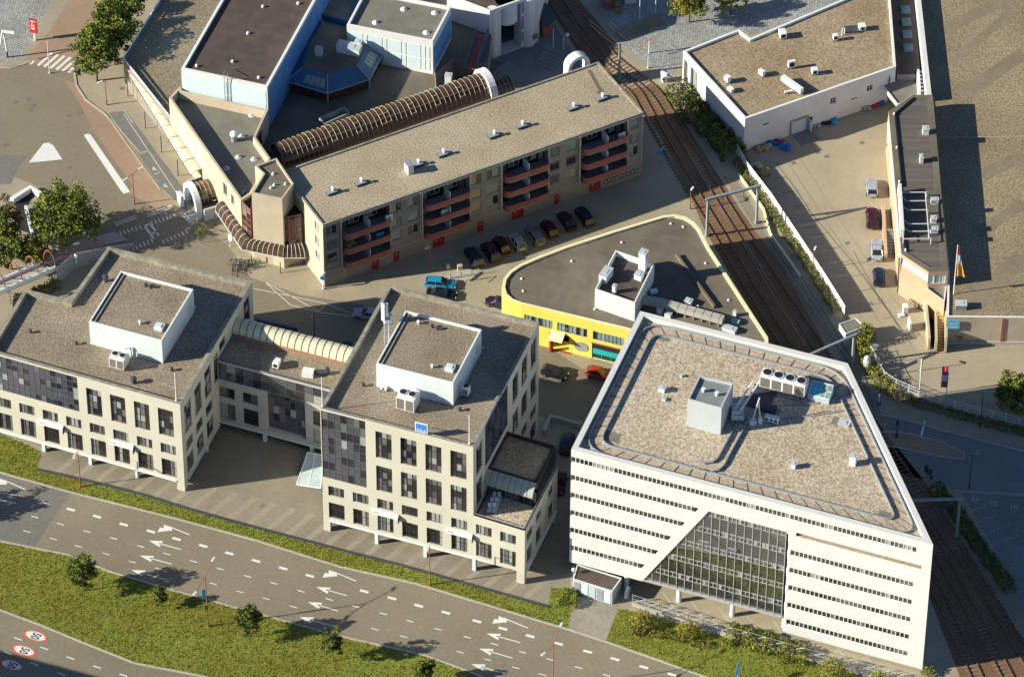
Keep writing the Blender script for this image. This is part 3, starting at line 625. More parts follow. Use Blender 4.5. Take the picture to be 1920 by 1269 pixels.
def arcpt(u, k): 
    th = math.pi / 2 * k / K; return A_ + E_ * u + N_ * (rv * math.sin(math.pi / 2 - th) + .12) + Vector((0, 0, ZW + 2.3 + rv * math.sin(th)))
for i in range(NS):
    for k in range(K): vb.quad(arcpt(L_ * i / NS, k), arcpt(L_ * (i + 1) / NS, k), arcpt(L_ * (i + 1) / NS, k + 1), arcpt(L_ * i / NS, k + 1))
for i in range(NS + 1): rb2.path([arcpt(L_ * i / NS, k) for k in range(K + 1)], .05)
gv = build(vb, 'glass_vault', 'vault_grey', tm, smooth=True); build(rb2, 'rib', 'frame_blue', gv)
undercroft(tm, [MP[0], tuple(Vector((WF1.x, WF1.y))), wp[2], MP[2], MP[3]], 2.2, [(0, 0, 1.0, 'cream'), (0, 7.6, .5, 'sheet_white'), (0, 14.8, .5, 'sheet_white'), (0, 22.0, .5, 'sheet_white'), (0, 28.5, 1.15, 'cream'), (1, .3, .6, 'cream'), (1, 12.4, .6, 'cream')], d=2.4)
mb = MB(); mb.obox(a + e * 1.0 + n * .01 + Vector((0, 0, 2.05)), e * 27.4, n * .14, (0, 0, .22)); build(mb, 'sill_beam', 'white_paint', tm)
mb = MB(); mb.obox(aw1 + ew1 * .8 + nw1 * .01 + Vector((0, 0, 2.0)), ew1 * 12, nw1 * .22, (0, 0, .25)); build(mb, 'sill_beam', 'sheet_white', tm)
MPH = penthouse(tm, [(705, 681.5), (849.8, 717.9), (902.9, 617.5), (760.2, 581.9)], ZM - .75 + 4.3, ZM - .75)
mb = MB(); mb.path([G(601, 763, ZM) + Vector((0, 0, .0)), G(683, 784, ZM)], .09); mb.path([G(910, 799, ZM), G(953, 708, ZM)], .08); build(mb, 'roof_rail', 'frame_blue', tm)
# ---- link block ---------------------------------------------------
Lk = PX([(409, 675.6), (615, 729)], ZK)
la = Vector((*Lk[0], 0)); le = (Vector((*Lk[1], 0)) - la).normalized(); ln_ = Vector((le.y, -le.x, 0)); lb = -ln_
a2, e2, n2_, L2 = edge(LP, 1)
u13 = (la - a2).dot(e2); la = a2 + e2 * u13 + n2_ * .01
le = Vector((math.cos(math.radians(-20.2)), math.sin(math.radians(-20.2)), 0)); ln_ = Vector((le.y, -le.x, 0)); 
d4 = Vector((MP[0][0], MP[0][1], 0)); em3 = Vector((MP[3][0] - MP[0][0], MP[3][1] - MP[0][1], 0)).normalized(); nn3 = Vector((em3.y, -em3.x, 0))
LL = ((d4 - la).dot(nn3)) / le.dot(nn3); LL = abs(LL) - .02
LKP = [tuple((la)[:2]), tuple((la + le * LL)[:2]), tuple((la + le * LL + e2 * 7.6)[:2]), tuple((la + e2 * 7.6)[:2])]
tk = thing('linking_block', 'lower glazed link with a milky barrel vault joining the two cream offices', 'building', (*LKP[0], 0))
ops = grid_ops([.1, 3.6], ((6.7, 8.68), (2.5, 5.6))) + [(.05, LL - .05, 10.05, 13.2), (7.2, 13.1, 2.6, 10.0, .75), (14.2, LL - .3, 5.9, 8.68), (14.2, LL - .3, 2.4, 5.2)]
shell(tk, LKP, 1.75, ZK, 'concrete_lt', 'gravel_olive', {0: ops}, dep=.3, t=.3, par=.5, trim='frame_blue')
for o in ops[:4] + ops[6:]: window(tk, la, le, ln_, *o[:4], 2, 1, .28, rr=RW)
glazed(tk, la, le, ln_, .05, LL - .05, 10.05, 13.2, 16, 2, .1)
glazed(tk, la, le, ln_, 7.2, 13.1, 2.6, 10.0, 7, 5, .70)
undercroft(tk, LKP, 1.75, [(0, 6.5, .5, 'sheet_white'), (0, 13.6, .5, 'sheet_white')], d=1.6)
mb = MB(); mb.obox(la + ln_ * .01 + Vector((0, 0, 1.6)), le * LL, ln_ * .12, (0, 0, .2)); build(mb, 'sill_beam', 'sheet_white', tk)
# barrel vault on the link
va = la + e2 * 7.0; NSV = 20; KV = 8; rv2 = 1.45
vb, rbv = MB(), MB()
def vp(i, k): 
    th = math.pi * k / KV; return va + le * (LL * i / NSV) + e2 * (-rv2 * math.cos(th)) + Vector((0, 0, ZK - .5 + .75 + rv2 * .95 * math.sin(th)))
for i in range(NSV):
    for k in range(KV): vb.quad(vp(i, k), vp(i + 1, k), vp(i + 1, k + 1), vp(i, k + 1), 1 if i < 5 else 0)
for i in range(NSV + 1): rbv.path([vp(i, k) + Vector((0, 0, .02)) for k in range(KV + 1)], .05)
kb = MB()
for s in (-1, 1): kb.obox(va + e2 * (s * rv2 - .1) + Vector((0, 0, ZK - .5)), le * LL, e2 * .2, (0, 0, .8))
gv = build(vb, 'barrel_vault', ['vault_cream', 'vault_cream'], tk, smooth=True); build(rbv, 'rib', 'frame', gv); build(kb, 'curb', 'salmon_dk', tk)
# small sunk courts behind the link
cp = PX([(478, 598), (560, 618), (548, 640), (470, 620)], 8.0)
tc = thing('stair_enclosure', 'low dark flat roofed annex behind the milky vault of the link', 'annex', (*cp[0], 0))
shell(tc, ccw(PX([(468, 622), (548, 644), (563, 615), (476, 595)], 8.0)), 0, 8.0, 'concrete', 'bitumen', t=.3, par=.5, trim='frame_blue')
cp2 = ccw(PX([(630, 655), (662, 664), (665, 640), (642, 636)], 8.0))
tc = thing('stair_enclosure', 'small dark annex roof tucked against the left wall of the middle office', 'annex', (*cp2[0], 0))
shell(tc, cp2, 0, 8.0, 'concrete', 'bitumen', t=.3, par=.5, trim='frame_blue')
# white boards on the facades, flag poles, STLE sign
def board(a, e, n, u, z, lab):
    mb = MB(); mb.obox(a + e * u + n * .06 + Vector((0, 0, z)), e * 3.9, n * .12, (0, 0, 1.0))
    o = build(mb, 'sign_board', 'white_paint'); tag(o, lab, 'sign', 'blank boards on the cream offices')
    k = MB(); k.obox(a + e * (u + 3.95) + n * .1 + Vector((0, 0, z - .25)), e * .1, n * .5, (0, 0, 1.1)); k.obox(a + e * (u + .2) + n * .18 + Vector((0, 0, z + .38)), e * .9, n * .01, (0, 0, .12)); build(k, 'bracket', 'steel_dk', o)
aL, eL, nL, LL_ = edge(LP, 0)
board(aL, eL, nL, 7.05 + off, 5.45, 'white board on the left office beneath its dark glazed bay')
board(aL, eL, nL, 17.8 + off, 5.45, 'white board on the left office below the second tall window')
board(am, em, nm_, 7.3, 5.85, 'white board on the middle office below its left tall windows')
board(am, em, nm_, 18.1, 5.85, 'white board on the middle office left of the low wing')
def flagpole(px, zb, h, lab):
    p = G(*px, zb); mb = MB(); mb.tube(p, p + Vector((0, 0, h)), .08, 8, .05); mb.tube(p, p + Vector((0, 0, .25)), .16, 8); mb.lathe(p + Vector((0, 0, h)), ((.02, 0), (.09, .05), (.09, .1), (.02, .16)), 8)
    tag(build(mb, 'flagpole', 'white_paint', org=p), lab, 'flagpole', 'bare white flagpoles on the cream offices')
flagpole((330.5, 751), ZL, 5.0, 'bare white flagpole on the front roof corner of the left office')
flagpole((604.5, 763), ZM, 5.4, 'bare white flagpole above the glazed corner of the middle office beside the link')
flagpole((880, 832), ZM, 5.2, 'bare white flagpole on the right front roof corner of the middle office')
p = G(790, 812, ZM) - nm_ * .1
t = thing('rooftop_sign', 'blue and white square sign with lettering at the roof edge of the middle office', 'sign', p)
mb = MB(); mb.obox(p - em * .9 + Vector((0, 0, .1)), em * 1.8, nm_ * .1, (0, 0, 1.75)); build(mb, 'panel', 'white_paint', t)
mb = MB(); mb.obox(p - em * .78 + nm_ * .101 + Vector((0, 0, .75)), em * 1.56, nm_ * .015, (0, 0, .95)); build(mb, 'blue_field', 'sign_blue', t)
mb = MB(); mb.obox(p - em * .78 + nm_ * .101 + Vector((0, 0, .2)), em * 1.56, nm_ * .012, (0, 0, .55)); build(mb, 'blue_band', 'sign_blue', t)
mb = MB(); text_into(mb, 'STLE', .62, p + nm_ * .125 + Vector((0, 0, .46)), em, (0, 0, 1), bold=.03); build(mb, 'lettering', 'white_paint', t)
mb = MB(); mb.tube(p + em * .7 - nm_ * 1.2, p + em * .7 + Vector((0, 0, 1.3)), .05); mb.tube(p - em * .7 - nm_ * 1.2, p - em * .7 + Vector((0, 0, 1.3)), .05); build(mb, 'strut', 'steel_dk', t)
sc_ = MB()
for i in range(16):
    q = G(303 + i * 2.2, 719 + i * .75, ZL - .79); sc_.box(q, .07 + .1 * RW.random(), .25 + .3 * RW.random(), .01, RW.random() * 2)
so_ = build(sc_, 'painted_scrawl', 'concrete_lt'); tag(so_, 'faded pale scrawl painted on the gravel of the left office roof', 'marking')
# ================================================================ white ribbon-window office
RX = random.Random(9)
ZT = 24.5
WP = PX([(1071, 842), (1749.6, 1020.6), (1589.6, 680.8), (1200.4, 583)], ZT)
t = thing('office_tower', 'white office block with ribbon windows and a slanted mirror glass front', 'building', (*WP[0], 0))
A, E_, N, LW = edge(WP, 0)
up = Vector((0, 0, 1))
Q = lambda u, z, d=0: A + E_ * u + up * z - N * d
REC = .12
def sheet(mb, pts, d=0, mi=0): mb.add([Q(u, z, d) for u, z in pts], (tuple(range(len(pts))),), mi)
mb = MB()
rows = [19.75, 16.4, 13.05, 9.7, 6.3]            # tops of the ribbon windows, left block
uEnd = [18.2, 16.35, 14.5, 12.75, 10.85]
zD = lambda u: 19.7 + (u - 19.6) * (19.7 - 3.4) / (19.6 - 10.77)      # slanted edge of the mirror front
uD = lambda z: 19.6 + (z - 19.7) * (19.6 - 10.77) / (19.7 - 3.4)
WIN = .92; SIL = .18
ribbons = []
def strip(u0, u1a, u1b, zt, last=None):
    "recess of one ribbon window: glass, soffit, sloping sill"
    zb = zt - WIN
    mb.quad(Q(u0, zt), Q(u1a, zt), Q(u1a, zt, REC), Q(u0, zt, REC)); mb.quad(Q(u0, zb - SIL), Q(u1b, zb - SIL), Q(u1b, zb, REC), Q(u0, zb, REC))
    mb.add([Q(u1a, zt), Q(u1a, zt, REC), Q(u1b, zb, REC), Q(u1b, zb - SIL)], ((0, 1, 2, 3),)); mb.add([Q(u0, zt), Q(u0, zt, REC), Q(u0, zb, REC), Q(u0, zb - SIL)], ((0, 1, 2, 3),))
    ribbons.append((u0, min(u1a, u1b), zb, zt))
# top storey runs over the whole front
zt0 = 23.15
sheet(mb, [(0, zt0), (LW, zt0), (LW, ZT), (0, ZT)])
zs = zt0 - WIN - SIL
sheet(mb, [(48.4, zs), (LW, zs), (LW, zt0), (48.4, zt0)])
strip(.05, 48.4, 48.4, zt0)
# left block bands
prev = zs
sheet(mb, [(0, 19.75), (19.6, 19.75), (19.6, zs), (0, zs)])
for i, zt in enumerate(rows):
    ue = uEnd[i]; zb = zt - WIN - SIL; nxt = rows[i + 1] if i + 1 < len(rows) else 2.98
    strip(.05, ue, ue - .45, zt)
    sheet(mb, [(ue, zt), (ue - .45, zb), (uD(zb), zb), (uD(zt), zt)])
    lo = nxt
    sheet(mb, [(0, lo), (uD(lo) if lo > 3.4 else 10.6, lo), (uD(zb), zb), (0, zb)])
mb.add([Q(10.6, 2.98), Q(uD(3.4), 3.4), Q(uD(6.3 - WIN - SIL), 6.3 - WIN - SIL), Q(9, 2.98)], ((0, 1, 2),))
# band over the mirror front and right block
sheet(mb, [(19.6, 19.7), (30.6, 19.7), (30.6, zs), (19.6, zs)])
sheet(mb, [(30.6, 20.05), (LW, 20.05), (LW, zs), (30.6, zs)])
sheet(mb, [(49.3, 19.4), (LW, 19.4), (LW, 20.05), (49.3, 20.05)]); sheet(mb, [(30.6, 19.4), (31.9, 19.4), (31.9, 20.05), (30.6, 20.05)])
mb.quad(Q(31.9, 20.05), Q(49.3, 20.05), Q(49.3, 20.05, 1.2), Q(31.9, 20.05, 1.2)); mb.quad(Q(31.9, 19.4, 1.2), Q(49.3, 19.4, 1.2), Q(49.3, 20.05, 1.2), Q(31.9, 20.05, 1.2)); mb.quad(Q(31.9, 19.4), Q(49.3, 19.4), Q(49.3, 19.4, 1.2), Q(31.9, 19.4, 1.2), 1)
rr = [16.55, 13.2, 9.85, 6.5, 3.2]
prevz = 19.4
for zt in rr:
    zb = zt - WIN - SIL
    sheet(mb, [(31.0, zt), (LW, zt), (LW, prevz), (31.0, prevz)])
    sheet(mb, [(48.35, zb), (LW, zb), (LW, zt), (48.35, zt)])
    strip(31.25, 48.35, 48.35, zt); sheet(mb, [(31.0, zb), (31.25, zb), (31.25, zt), (31.0, zt)]); prevz = zb
sheet(mb, [(31.0, .55), (LW, .55), (LW, prevz), (31.0, prevz)])
r1_ = Vector((*WP[1], .55)); r2_ = r1_.lerp(Vector((*WP[2], .55)), .42); mb.quad(Q(31.0, .55), r1_, r2_, Q(31.0, .55, 12)); mb.quad(Q(0, 2.98), Q(10.6, 2.98), Q(10.6, 2.98, 14), Q(0, 2.98, 14))
# stepped flank of the right block where it meets the mirror front
zz = [19.4] + [x for r in rr for x in (r - .3, r - WIN - SIL)] + [.55]
fl = [(19.4, .9), (18.2, .15)]
for r in rr: fl += [(r - .2, .75), (r - WIN - .6, .12)]
fl += [(.55, 0)]
for (z0, d0), (z1, d1) in zip(fl, fl[1:]):
    mb.quad(Q(31.0 - .0, z0), Q(30.35 + d0 * .3, z0, .8), Q(30.35 + d1 * .3, z1, .8), Q(31.0, z1)); mb.quad(Q(30.35 + d0 * .3, z0, .8), Q(30.3, z0, 3), Q(30.3, z1, 3), Q(30.35 + d1 * .3, z1, .8))
# mirror front reveal along the slant and top
mb.quad(Q(uD(3.3), 3.3), Q(19.6, 19.7), Q(19.6, 19.7, .35), Q(uD(3.3), 3.3, .35)); mb.quad(Q(19.6, 19.7), Q(30.6, 19.7), Q(30.6, 19.7, .35), Q(19.6, 19.7, .35))
# other sides
for i in (1, 2, 3):
    a, e, n, L = edge(WP, i)
    zb = 2.98 if i == 3 else .55
    ops = [(1.0, L - 1.0, z - WIN, z, .4) for z in ([zt0] + rows)]
    wallface(mb, a, e, L, zb, ZT, ops, .4, n)
# parapet ring
ip = inset(WP, .75)
for i in range(4):
    j = (i + 1) % 4; mb.quad((*WP[i], ZT), (*WP[j], ZT), (*ip[j], ZT), (*ip[i], ZT)); mb.quad((*ip[i], ZT), (*ip[j], ZT), (*ip[j], ZT - .75), (*ip[i], ZT - .75))
build(mb, 'cladding', ['white', 'slab'], t)
# panel joints: thin reveals between the cladding sheets
jb = MB()
for k in range(1, 28):
    u = 1.83 * k
    for z0, z1 in [(23.2, 24.45), (19.85, 21.85)] + ([(zt - 3.3 + .03, zt - WIN - SIL - .03) for zt in rows] if u < 9 else []) + ([(zt + .03, zt + 2.05) for zt in rr] if u > 31.2 else []):
        if z0 < 2.98 and u < 30: z0 = 3.0
        jb.obox(Q(u, z0) + N * .003, E_ * .022, -N * .02, up * (z1 - z0))
build(jb, 'panel_joint', 'grey_box', t)['kind'] = 'stuff'
for (u0, u1, zb, zt) in ribbons:
    nn = int(round((u1 - u0) / .605)); fb, gb = MB(), MB()
    pm = ['glass_ribbon', 'glass_smoke', 'blind_dk', 'blind', 'glass_green']; run = 0; k = 0
    base = RX.choice([(.8, .1, .1, 0, 0), (.6, .1, .3, 0, 0), (.7, .1, .1, .07, .03), (.65, .1, .15, .1, 0)])
    for i in range(nn):
        ua, ub = u0 + (u1 - u0) * i / nn, u0 + (u1 - u0) * (i + 1) / nn
        k = RX.choices(range(5), base)[0] if RX.random() < .6 else k
        gb.quad(Q(ua, zb, REC - .02), Q(ub, zb, REC - .02), Q(ub, zt, REC - .02), Q(ua, zt, REC - .02), k)
        fb.obox(Q(ua - .06, zb, REC), E_ * .12, N * .08, up * WIN)
    f = build(fb, 'ribbon_window', 'frame_white', t); build(gb, 'pane', pm, f)
for i in (1, 2, 3):
    a, e, n, L = edge(WP, i); gb = MB()
    for z in [zt0] + rows: gb.quad(a + e * 1 - n * .38 + up * (z - WIN), a + e * (L - 1) - n * .38 + up * (z - WIN), a + e * (L - 1) - n * .38 + up * z, a + e - n * .38 + up * z)
    build(gb, 'ribbon_window', 'glass', t)
# mirror glass front: panes and mullions clipped by the slant
gl, ml = MB(), MB(); u1 = 30.45; npan = 17; du = (u1 - uD(3.35)) / npan
zl = [3.3, 5.2, 6.05, 8.6, 9.45, 11.95, 12.8, 15.3, 16.15, 18.6, 19.45, 19.7]
def clipq(ua, ub, za, zb):
    P_ = [(ua, za), (ub, za), (ub, zb), (ua, zb)]; out = []
    ins = lambda p: p[0] >= uD(p[1]) - 1e-6
    for p, q in zip(P_, P_[1:] + P_[:1]):
        if ins(p): out.append(p)
        if ins(p) != ins(q):
            f = lambda s: (p[0] + (q[0] - p[0]) * s) - uD(p[1] + (q[1] - p[1]) * s); lo, hi = 0, 1; sg = f(0)
            for _ in range(30):
                m_ = (lo + hi) / 2
                if (f(m_) > 0) == (sg > 0): lo = m_
                else: hi = m_
            out.append((p[0] + (q[0] - p[0]) * lo, p[1] + (q[1] - p[1]) * lo))
    return out
for j in range(len(zl) - 1):
    vis = j % 2 == 1
    for i in range(npan):
        ua, ub = uD(3.35) + du * i, uD(3.35) + du * (i + 1)
        parts = ((ua, (ua + ub) / 2), ((ua + ub) / 2, ub)) if vis else ((ua, ub),)
        for a_, b_ in parts:
            pl = clipq(a_, b_, zl[j], zl[j + 1])
            if len(pl) > 2:
                k = RX.choices((0, 1, 2), (.62, .23, .15))[0] if vis else 0
                jit = RX.uniform(-.01, .01); gl.add([Q(u, z, .30 + jit * (u - a_)) for u, z in pl], (tuple(range(len(pl))),), k)
for i in range(npan + 1):
    u = uD(3.35) + du * i; zt = min(19.7, zD(u)) 
    if zt > 3.5: ml.obox(Q(u - .045, 3.3, .30), E_ * .09, N * .12, up * (zt - 3.3))
for j, z in enumerate(zl):
    ua = max(uD(z), uD(3.35)); ml.obox(Q(ua, z - .035, .30), E_ * (u1 - ua), N * .07, up * .07)
for j in range(1, len(zl) - 1, 2):
    for i in range(npan):
        u = uD(3.35) + du * (i + .5)
        if uD(zl[j + 1]) < u: ml.obox(Q(u - .045, zl[j], .30), E_ * .09, N * .06, up * (zl[j + 1] - zl[j]))
ml.obox(Q(uD(3.35) - .3, 3.05, .3), E_ * (u1 - uD(3.35) + .3), N * .3, up * .28)
g = build(gl, 'mirror_front', ['glass_mirror', 'blind_dk', 'blind'], t); build(ml, 'mullion', 'frame_grey', g)
# undercroft: recessed core, round columns, floor with white lines
core = inset([tuple(Q(0, 0)[:2]), tuple(Q(31, 0)[:2]), WP[2], WP[3]], 0)
mb = MB(); q0, q1 = Q(1, 0, 9), Q(31, 0, 9); mb.prism(ccw([tuple(q0[:2]), tuple(q1[:2]), tuple(Q(31, 0, 14)[:2]), tuple(Q(1, 0, 14)[:2])]), 0, 3.2, top=False); build(mb, 'ground_floor', 'near_black', t)
mb = MB(); mb.quad(Q(10.6, 3.29, .3), Q(31, 3.29, .3), Q(31, 3.29, 12), Q(10.6, 3.29, 12)); build(mb, 'soffit', 'white', t)
for u in (8.0, 15.6, 23.3):
    mb = MB(); mb.tube(Q(u, 0, 1.0), Q(u, 3.25, 1.0), .36, 14); build(mb, 'column', 'white_paint', t, smooth=False)
for u in (31.3, 37.2, 44.0, 50.0):
    mb = MB(); mb.obox(Q(u, -.9, .6), E_ * .65, -N * .5, up * 1.5); build(mb, 'column', 'white_paint', t)
# roof
mb = MB(); mb.poly(inset(WP, .73), ZT - .75); build(mb, 'roof', 'gravel_pale', t)
def roundpoly(p, r, k=5):
    out = []; n = len(p)
    for i in range(n):
        a_, b_, c_ = Vector(p[i - 1]), Vector(p[i]), Vector(p[(i + 1) % n]); d1 = (a_ - b_).normalized(); d2 = (c_ - b_).normalized()
        s, e2_ = b_ + d1 * r, b_ + d2 * r
        for j in range(k + 1):
            t_ = j / k; out.append(s * (1 - t_) ** 2 + b_ * 2 * t_ * (1 - t_) + e2_ * t_ * t_)
    return out
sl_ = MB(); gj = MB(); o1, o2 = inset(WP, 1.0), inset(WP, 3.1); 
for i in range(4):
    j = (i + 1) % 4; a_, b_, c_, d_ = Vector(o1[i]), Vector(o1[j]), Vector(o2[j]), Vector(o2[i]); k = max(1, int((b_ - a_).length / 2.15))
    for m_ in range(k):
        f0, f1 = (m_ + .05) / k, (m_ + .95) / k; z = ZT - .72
        gj.ribbon([a_.lerp(b_, m_ / k), d_.lerp(c_, m_ / k)], .10, ZT - .725)  # dark bars paint the shadows of low joints and cables across the slabs
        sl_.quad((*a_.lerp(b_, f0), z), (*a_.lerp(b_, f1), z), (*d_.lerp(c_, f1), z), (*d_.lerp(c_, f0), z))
build(sl_, 'border_slab', 'slab', t)['kind'] = 'stuff'; build(gj, 'slab_joint_shadow', 'steel_dk', t)['kind'] = 'stuff'
for r_, ins_ in ((3.6, 1.15), (2.0, 2.95)):
    tb = MB(); rp = roundpoly(inset(WP, ins_), r_); rp.append(rp[0]); tb.band(rp[:-1] + [rp[0]], .16, ZT - .76, ZT - .38); build(tb, 'cradle_rail', 'steel', t)
tb = MB()
for ln in (((1386, 785), (1352, 848), (1345, 860), (1336, 867), (1322, 869), (1305, 865)), ((1402, 790), (1368, 852), (1358, 872), (1346, 883), (1330, 885), (1308, 879))):
    tb.band([G(*q, ZT - .6)[:2] for q in ln], .16, ZT - .76, ZT - .38)
build(tb, 'cradle_rail', 'steel', t)
for px_, w_, d_ in (((1243, 628), 2.4, 2.1), ((1145, 818), 2.4, 1.8), ((1664, 970), 2.8, 2.0), ((1537, 705), 3.0, 2.0), ((1571, 790), 1.6, 1.5)):
    mb = MB(); mb.box(G(*px_, ZT - .74), w_, d_, .012, math.radians(-20)); build(mb, 'rubber_mat', 'bitumen_grey', t)
# ================================================================ apartment block
RF = random.Random(21)
ZA = 12.2
FPX = PX([(605, 422.3), (1206.9, 211.25), (1121.9, 115.6), (533, 330)], ZA)
fa, fe, fn, FL = edge(FPX, 0); 
bk = Vector(FPX[2]) ; fl_ = Vector(FPX[0])
dl = Vector(V2(550.8, 352.5, ZA)) - Vector(V2(605, 422.3, ZA)); dl.normalize()
back_d = (Vector((FPX[2][0], FPX[2][1])) - Vector((fa.x, fa.y))).dot(-Vector((fn.x, fn.y)))
kk = back_d / dl.dot(-Vector((fn.x, fn.y)))
FPX[3] = tuple(fl_ + dl * kk)
t = thing('apartment_block', 'long four storey apartment block with dull red balconies and a tan gravel roof', 'building', (*FPX[0], 0))
rowsA = ((9.7, 11.5), (6.9, 8.65), (4.35, 6.15))
wcols = [(.5, 2.3), (11.0, 12.7), (13.75, 15.5), (24.1, 25.9), (26.8, 28.8), (37.3, 39.0), (40.05, 41.8), (50.6, 52.3)]
bays = [(3.1, 10.8), (16.3, 23.9), (29.45, 37.0), (42.55, 50.3)]
ops = [(u0, u1, z0, z1) for u0, u1 in wcols for z0, z1 in rowsA] + [(u0, u1, 3.15, 11.55, 1.3) for u0, u1 in bays]
doors = [(7.75, 8.9), (11.3, 12.3), (17.8, 19.8), (25.2, 26.2), (31.0, 33.0), (38.1, 39.0), (44.0, 46.0)]
ops += [(u0, u1, .05, 2.05, .2) for u0, u1 in doors]
e1_ = edge(FPX, 3)
sw = [(3.1, 4.2, 9.6, 11.1), (3.1, 4.2, 6.7, 8.3), (3.1, 4.2, 3.9, 5.4)]
sw = [(e1_[3] - b, e1_[3] - a_, c, d) for a_, b, c, d in [(1.2, 2.6, 9.6, 11.2), (1.2, 2.6, 6.8, 8.4), (1.2, 2.6, 4.0, 5.5)]]
mb = MB()
a_, e_, n_, L_ = edge(FPX, 0); wallface(mb, a_, e_, L_, 0, ZA, ops, .22, n_)
for i in (1, 2): q = edge(FPX, i); wallface(mb, q[0], q[1], q[3], 0, ZA, (), .2, q[2])
wallface(mb, e1_[0], e1_[1], e1_[3], 0, ZA, sw, .2, e1_[2], mi=2)
ip = inset(FPX, .3)
for i in range(4):
    j = (i + 1) % 4; mb.quad((*FPX[i], ZA), (*FPX[j], ZA), (*ip[j], ZA), (*ip[i], ZA), 1); mb.quad((*ip[i], ZA), (*ip[j], ZA), (*ip[j], ZA - .2), (*ip[i], ZA - .2), 1)
build(mb, 'wall', ['concrete', 'cream_trim', 'beige'], t)
mb = MB(); mb.poly(inset(FPX, .28), ZA - .2); build(mb, 'roof', 'gravel', t)
mb = MB(); mb.obox(fa + fn * .01 + Vector((0, 0, 2.9)), fe * FL, fn * .12, (0, 0, .14))
for u in (2.85, 10.82, 16.05, 23.95, 29.2, 37.05, 42.3, 50.35): mb.obox(fa + fe * (u - .1) + fn * .005 + Vector((0, 0, 3.05)), fe * .22, fn * .2, (0, 0, 8.9))
mb.obox(fa + fn * .01 + Vector((0, 0, 11.75)), fe * FL, fn * .1, (0, 0, .28))
for u in (16.0, 29.3, 42.4, 53.0): mb.tube(fa + fe * (u - .25) + fn * .2 + Vector((0, 0, 3)), fa + fe * (u - .25) + fn * .2 + Vector((0, 0, 12)), .06)
build(mb, 'trim', 'concrete_lt', t)
for u0, u1 in wcols:
    for z0, z1 in rowsA: window(t, fa, fe, fn, u0, u1, z0, z1, 2 if RF.random() < .5 else 1, 1, .2, 'concrete_lt', ('glass', 'blind', 'blind_dk', 'blind_warm', 'glass_green'), (.25, .2, .2, .22, .13), rr=RF, fw=.09)
for o in sw: window(t, e1_[0], e1_[1], e1_[2], *o, 2, 1, .18, 'frame_white', ('blind', 'blind_warm'), (.5, .5), rr=RF)
for (u0, u1) in doors:
    d_ = MB(); d_.obox(fa + fe * u0 - fn * .16 + Vector((0, 0, .02)), fe * (u1 - u0), fn * .07, (0, 0, 2.0)); dd = build(d_, 'door', 'red', t)
    k = MB(); k.obox(fa + fe * (u0 + .5) - fn * .088 + Vector((0, 0, 1.2)), fe * .25, fn * .02, (0, 0, .35)); build(k, 'door_window', 'blind', dd)
def balcony(u0, u1, zf):
    "slab with rounded ends and a red parapet in front of a loggia"
    pr = 1.15; r = 1.0; pts = [(u0, 0)]
    for k in range(7): th = math.pi - math.pi / 2 * k / 6; pts.append((u0 + r + r * math.cos(th), pr - r + r * math.sin(th)))
    for k in range(7): th = math.pi / 2 - math.pi / 2 * k / 6; pts.append((u1 - r + r * math.cos(th), pr - r + r * math.sin(th)))
    pts.append((u1, 0)); W = lambda u, d: tuple((fa + fe * u + fn * d)[:2])
    sb_ = MB(); sb_.prism(ccw([W(u, d) for u, d in pts]), zf - .18, zf); b = build(sb_, 'balcony', 'concrete', t)
    pb = MB(); pb.band([W(u, d - .06 if d > 0 else d + .02) for u, d in pts[3:12]], .1, zf - .2, zf + .92); build(pb, 'parapet', 'red_dull', b)
    gb = MB()
    for seg in (pts[1:4], pts[11:15]):
        q = [Vector((*W(u, max(d - .05, .03)), zf + .95)) for u, d in seg]; gb.path(q, .04); 
        for v in q: gb.tube(v, v - Vector((0, 0, 1.1)), .03)
        for dz in (.25, .5, .75): gb.path([v - Vector((0, 0, dz)) for v in q], .02)
    build(gb, 'railing', 'red_brown', b)
    db = MB(); um = (u0 + u1) / 2 + .2; db.obox(fa + fe * um - fn * 1.28 + Vector((0, 0, zf)), fe * .08, fn * 2.1, (0, 0, 1.9)); build(db, 'divider', 'white_paint', b)
    return b
for bi, (u0, u1) in enumerate(bays):
    for zi, zf in enumerate((3.15, 5.95, 8.8)):
        if zf > 3.2:
            m_ = MB(); m_.obox(fa + fe * u0 - fn * 1.29 + Vector((0, 0, zf - .2)), fe * (u1 - u0), fn * 1.28, (0, 0, .2)); build(m_, 'loggia_floor', 'concrete', t)
        balcony(u0, u1, zf)
        um = (u0 + u1) / 2
        for k, (w0, w1) in enumerate(((.3, 1.3), (1.6, 3.3), (4.6, 6.2), (6.5, 7.4))):
            window(t, fa, fe, fn, u0 + w0, u0 + w1, zf + (.1 if k in (0, 3) else .7), zf + 2.35, 1 if k in (0, 3) else 2, 1, 1.22, 'red_brown' if k in (0, 3) else 'frame_white', ('glass', 'blind_dk', 'blind', 'glass_green'), (.4, .25, .15, .2), 'loggia_window', rr=RF)
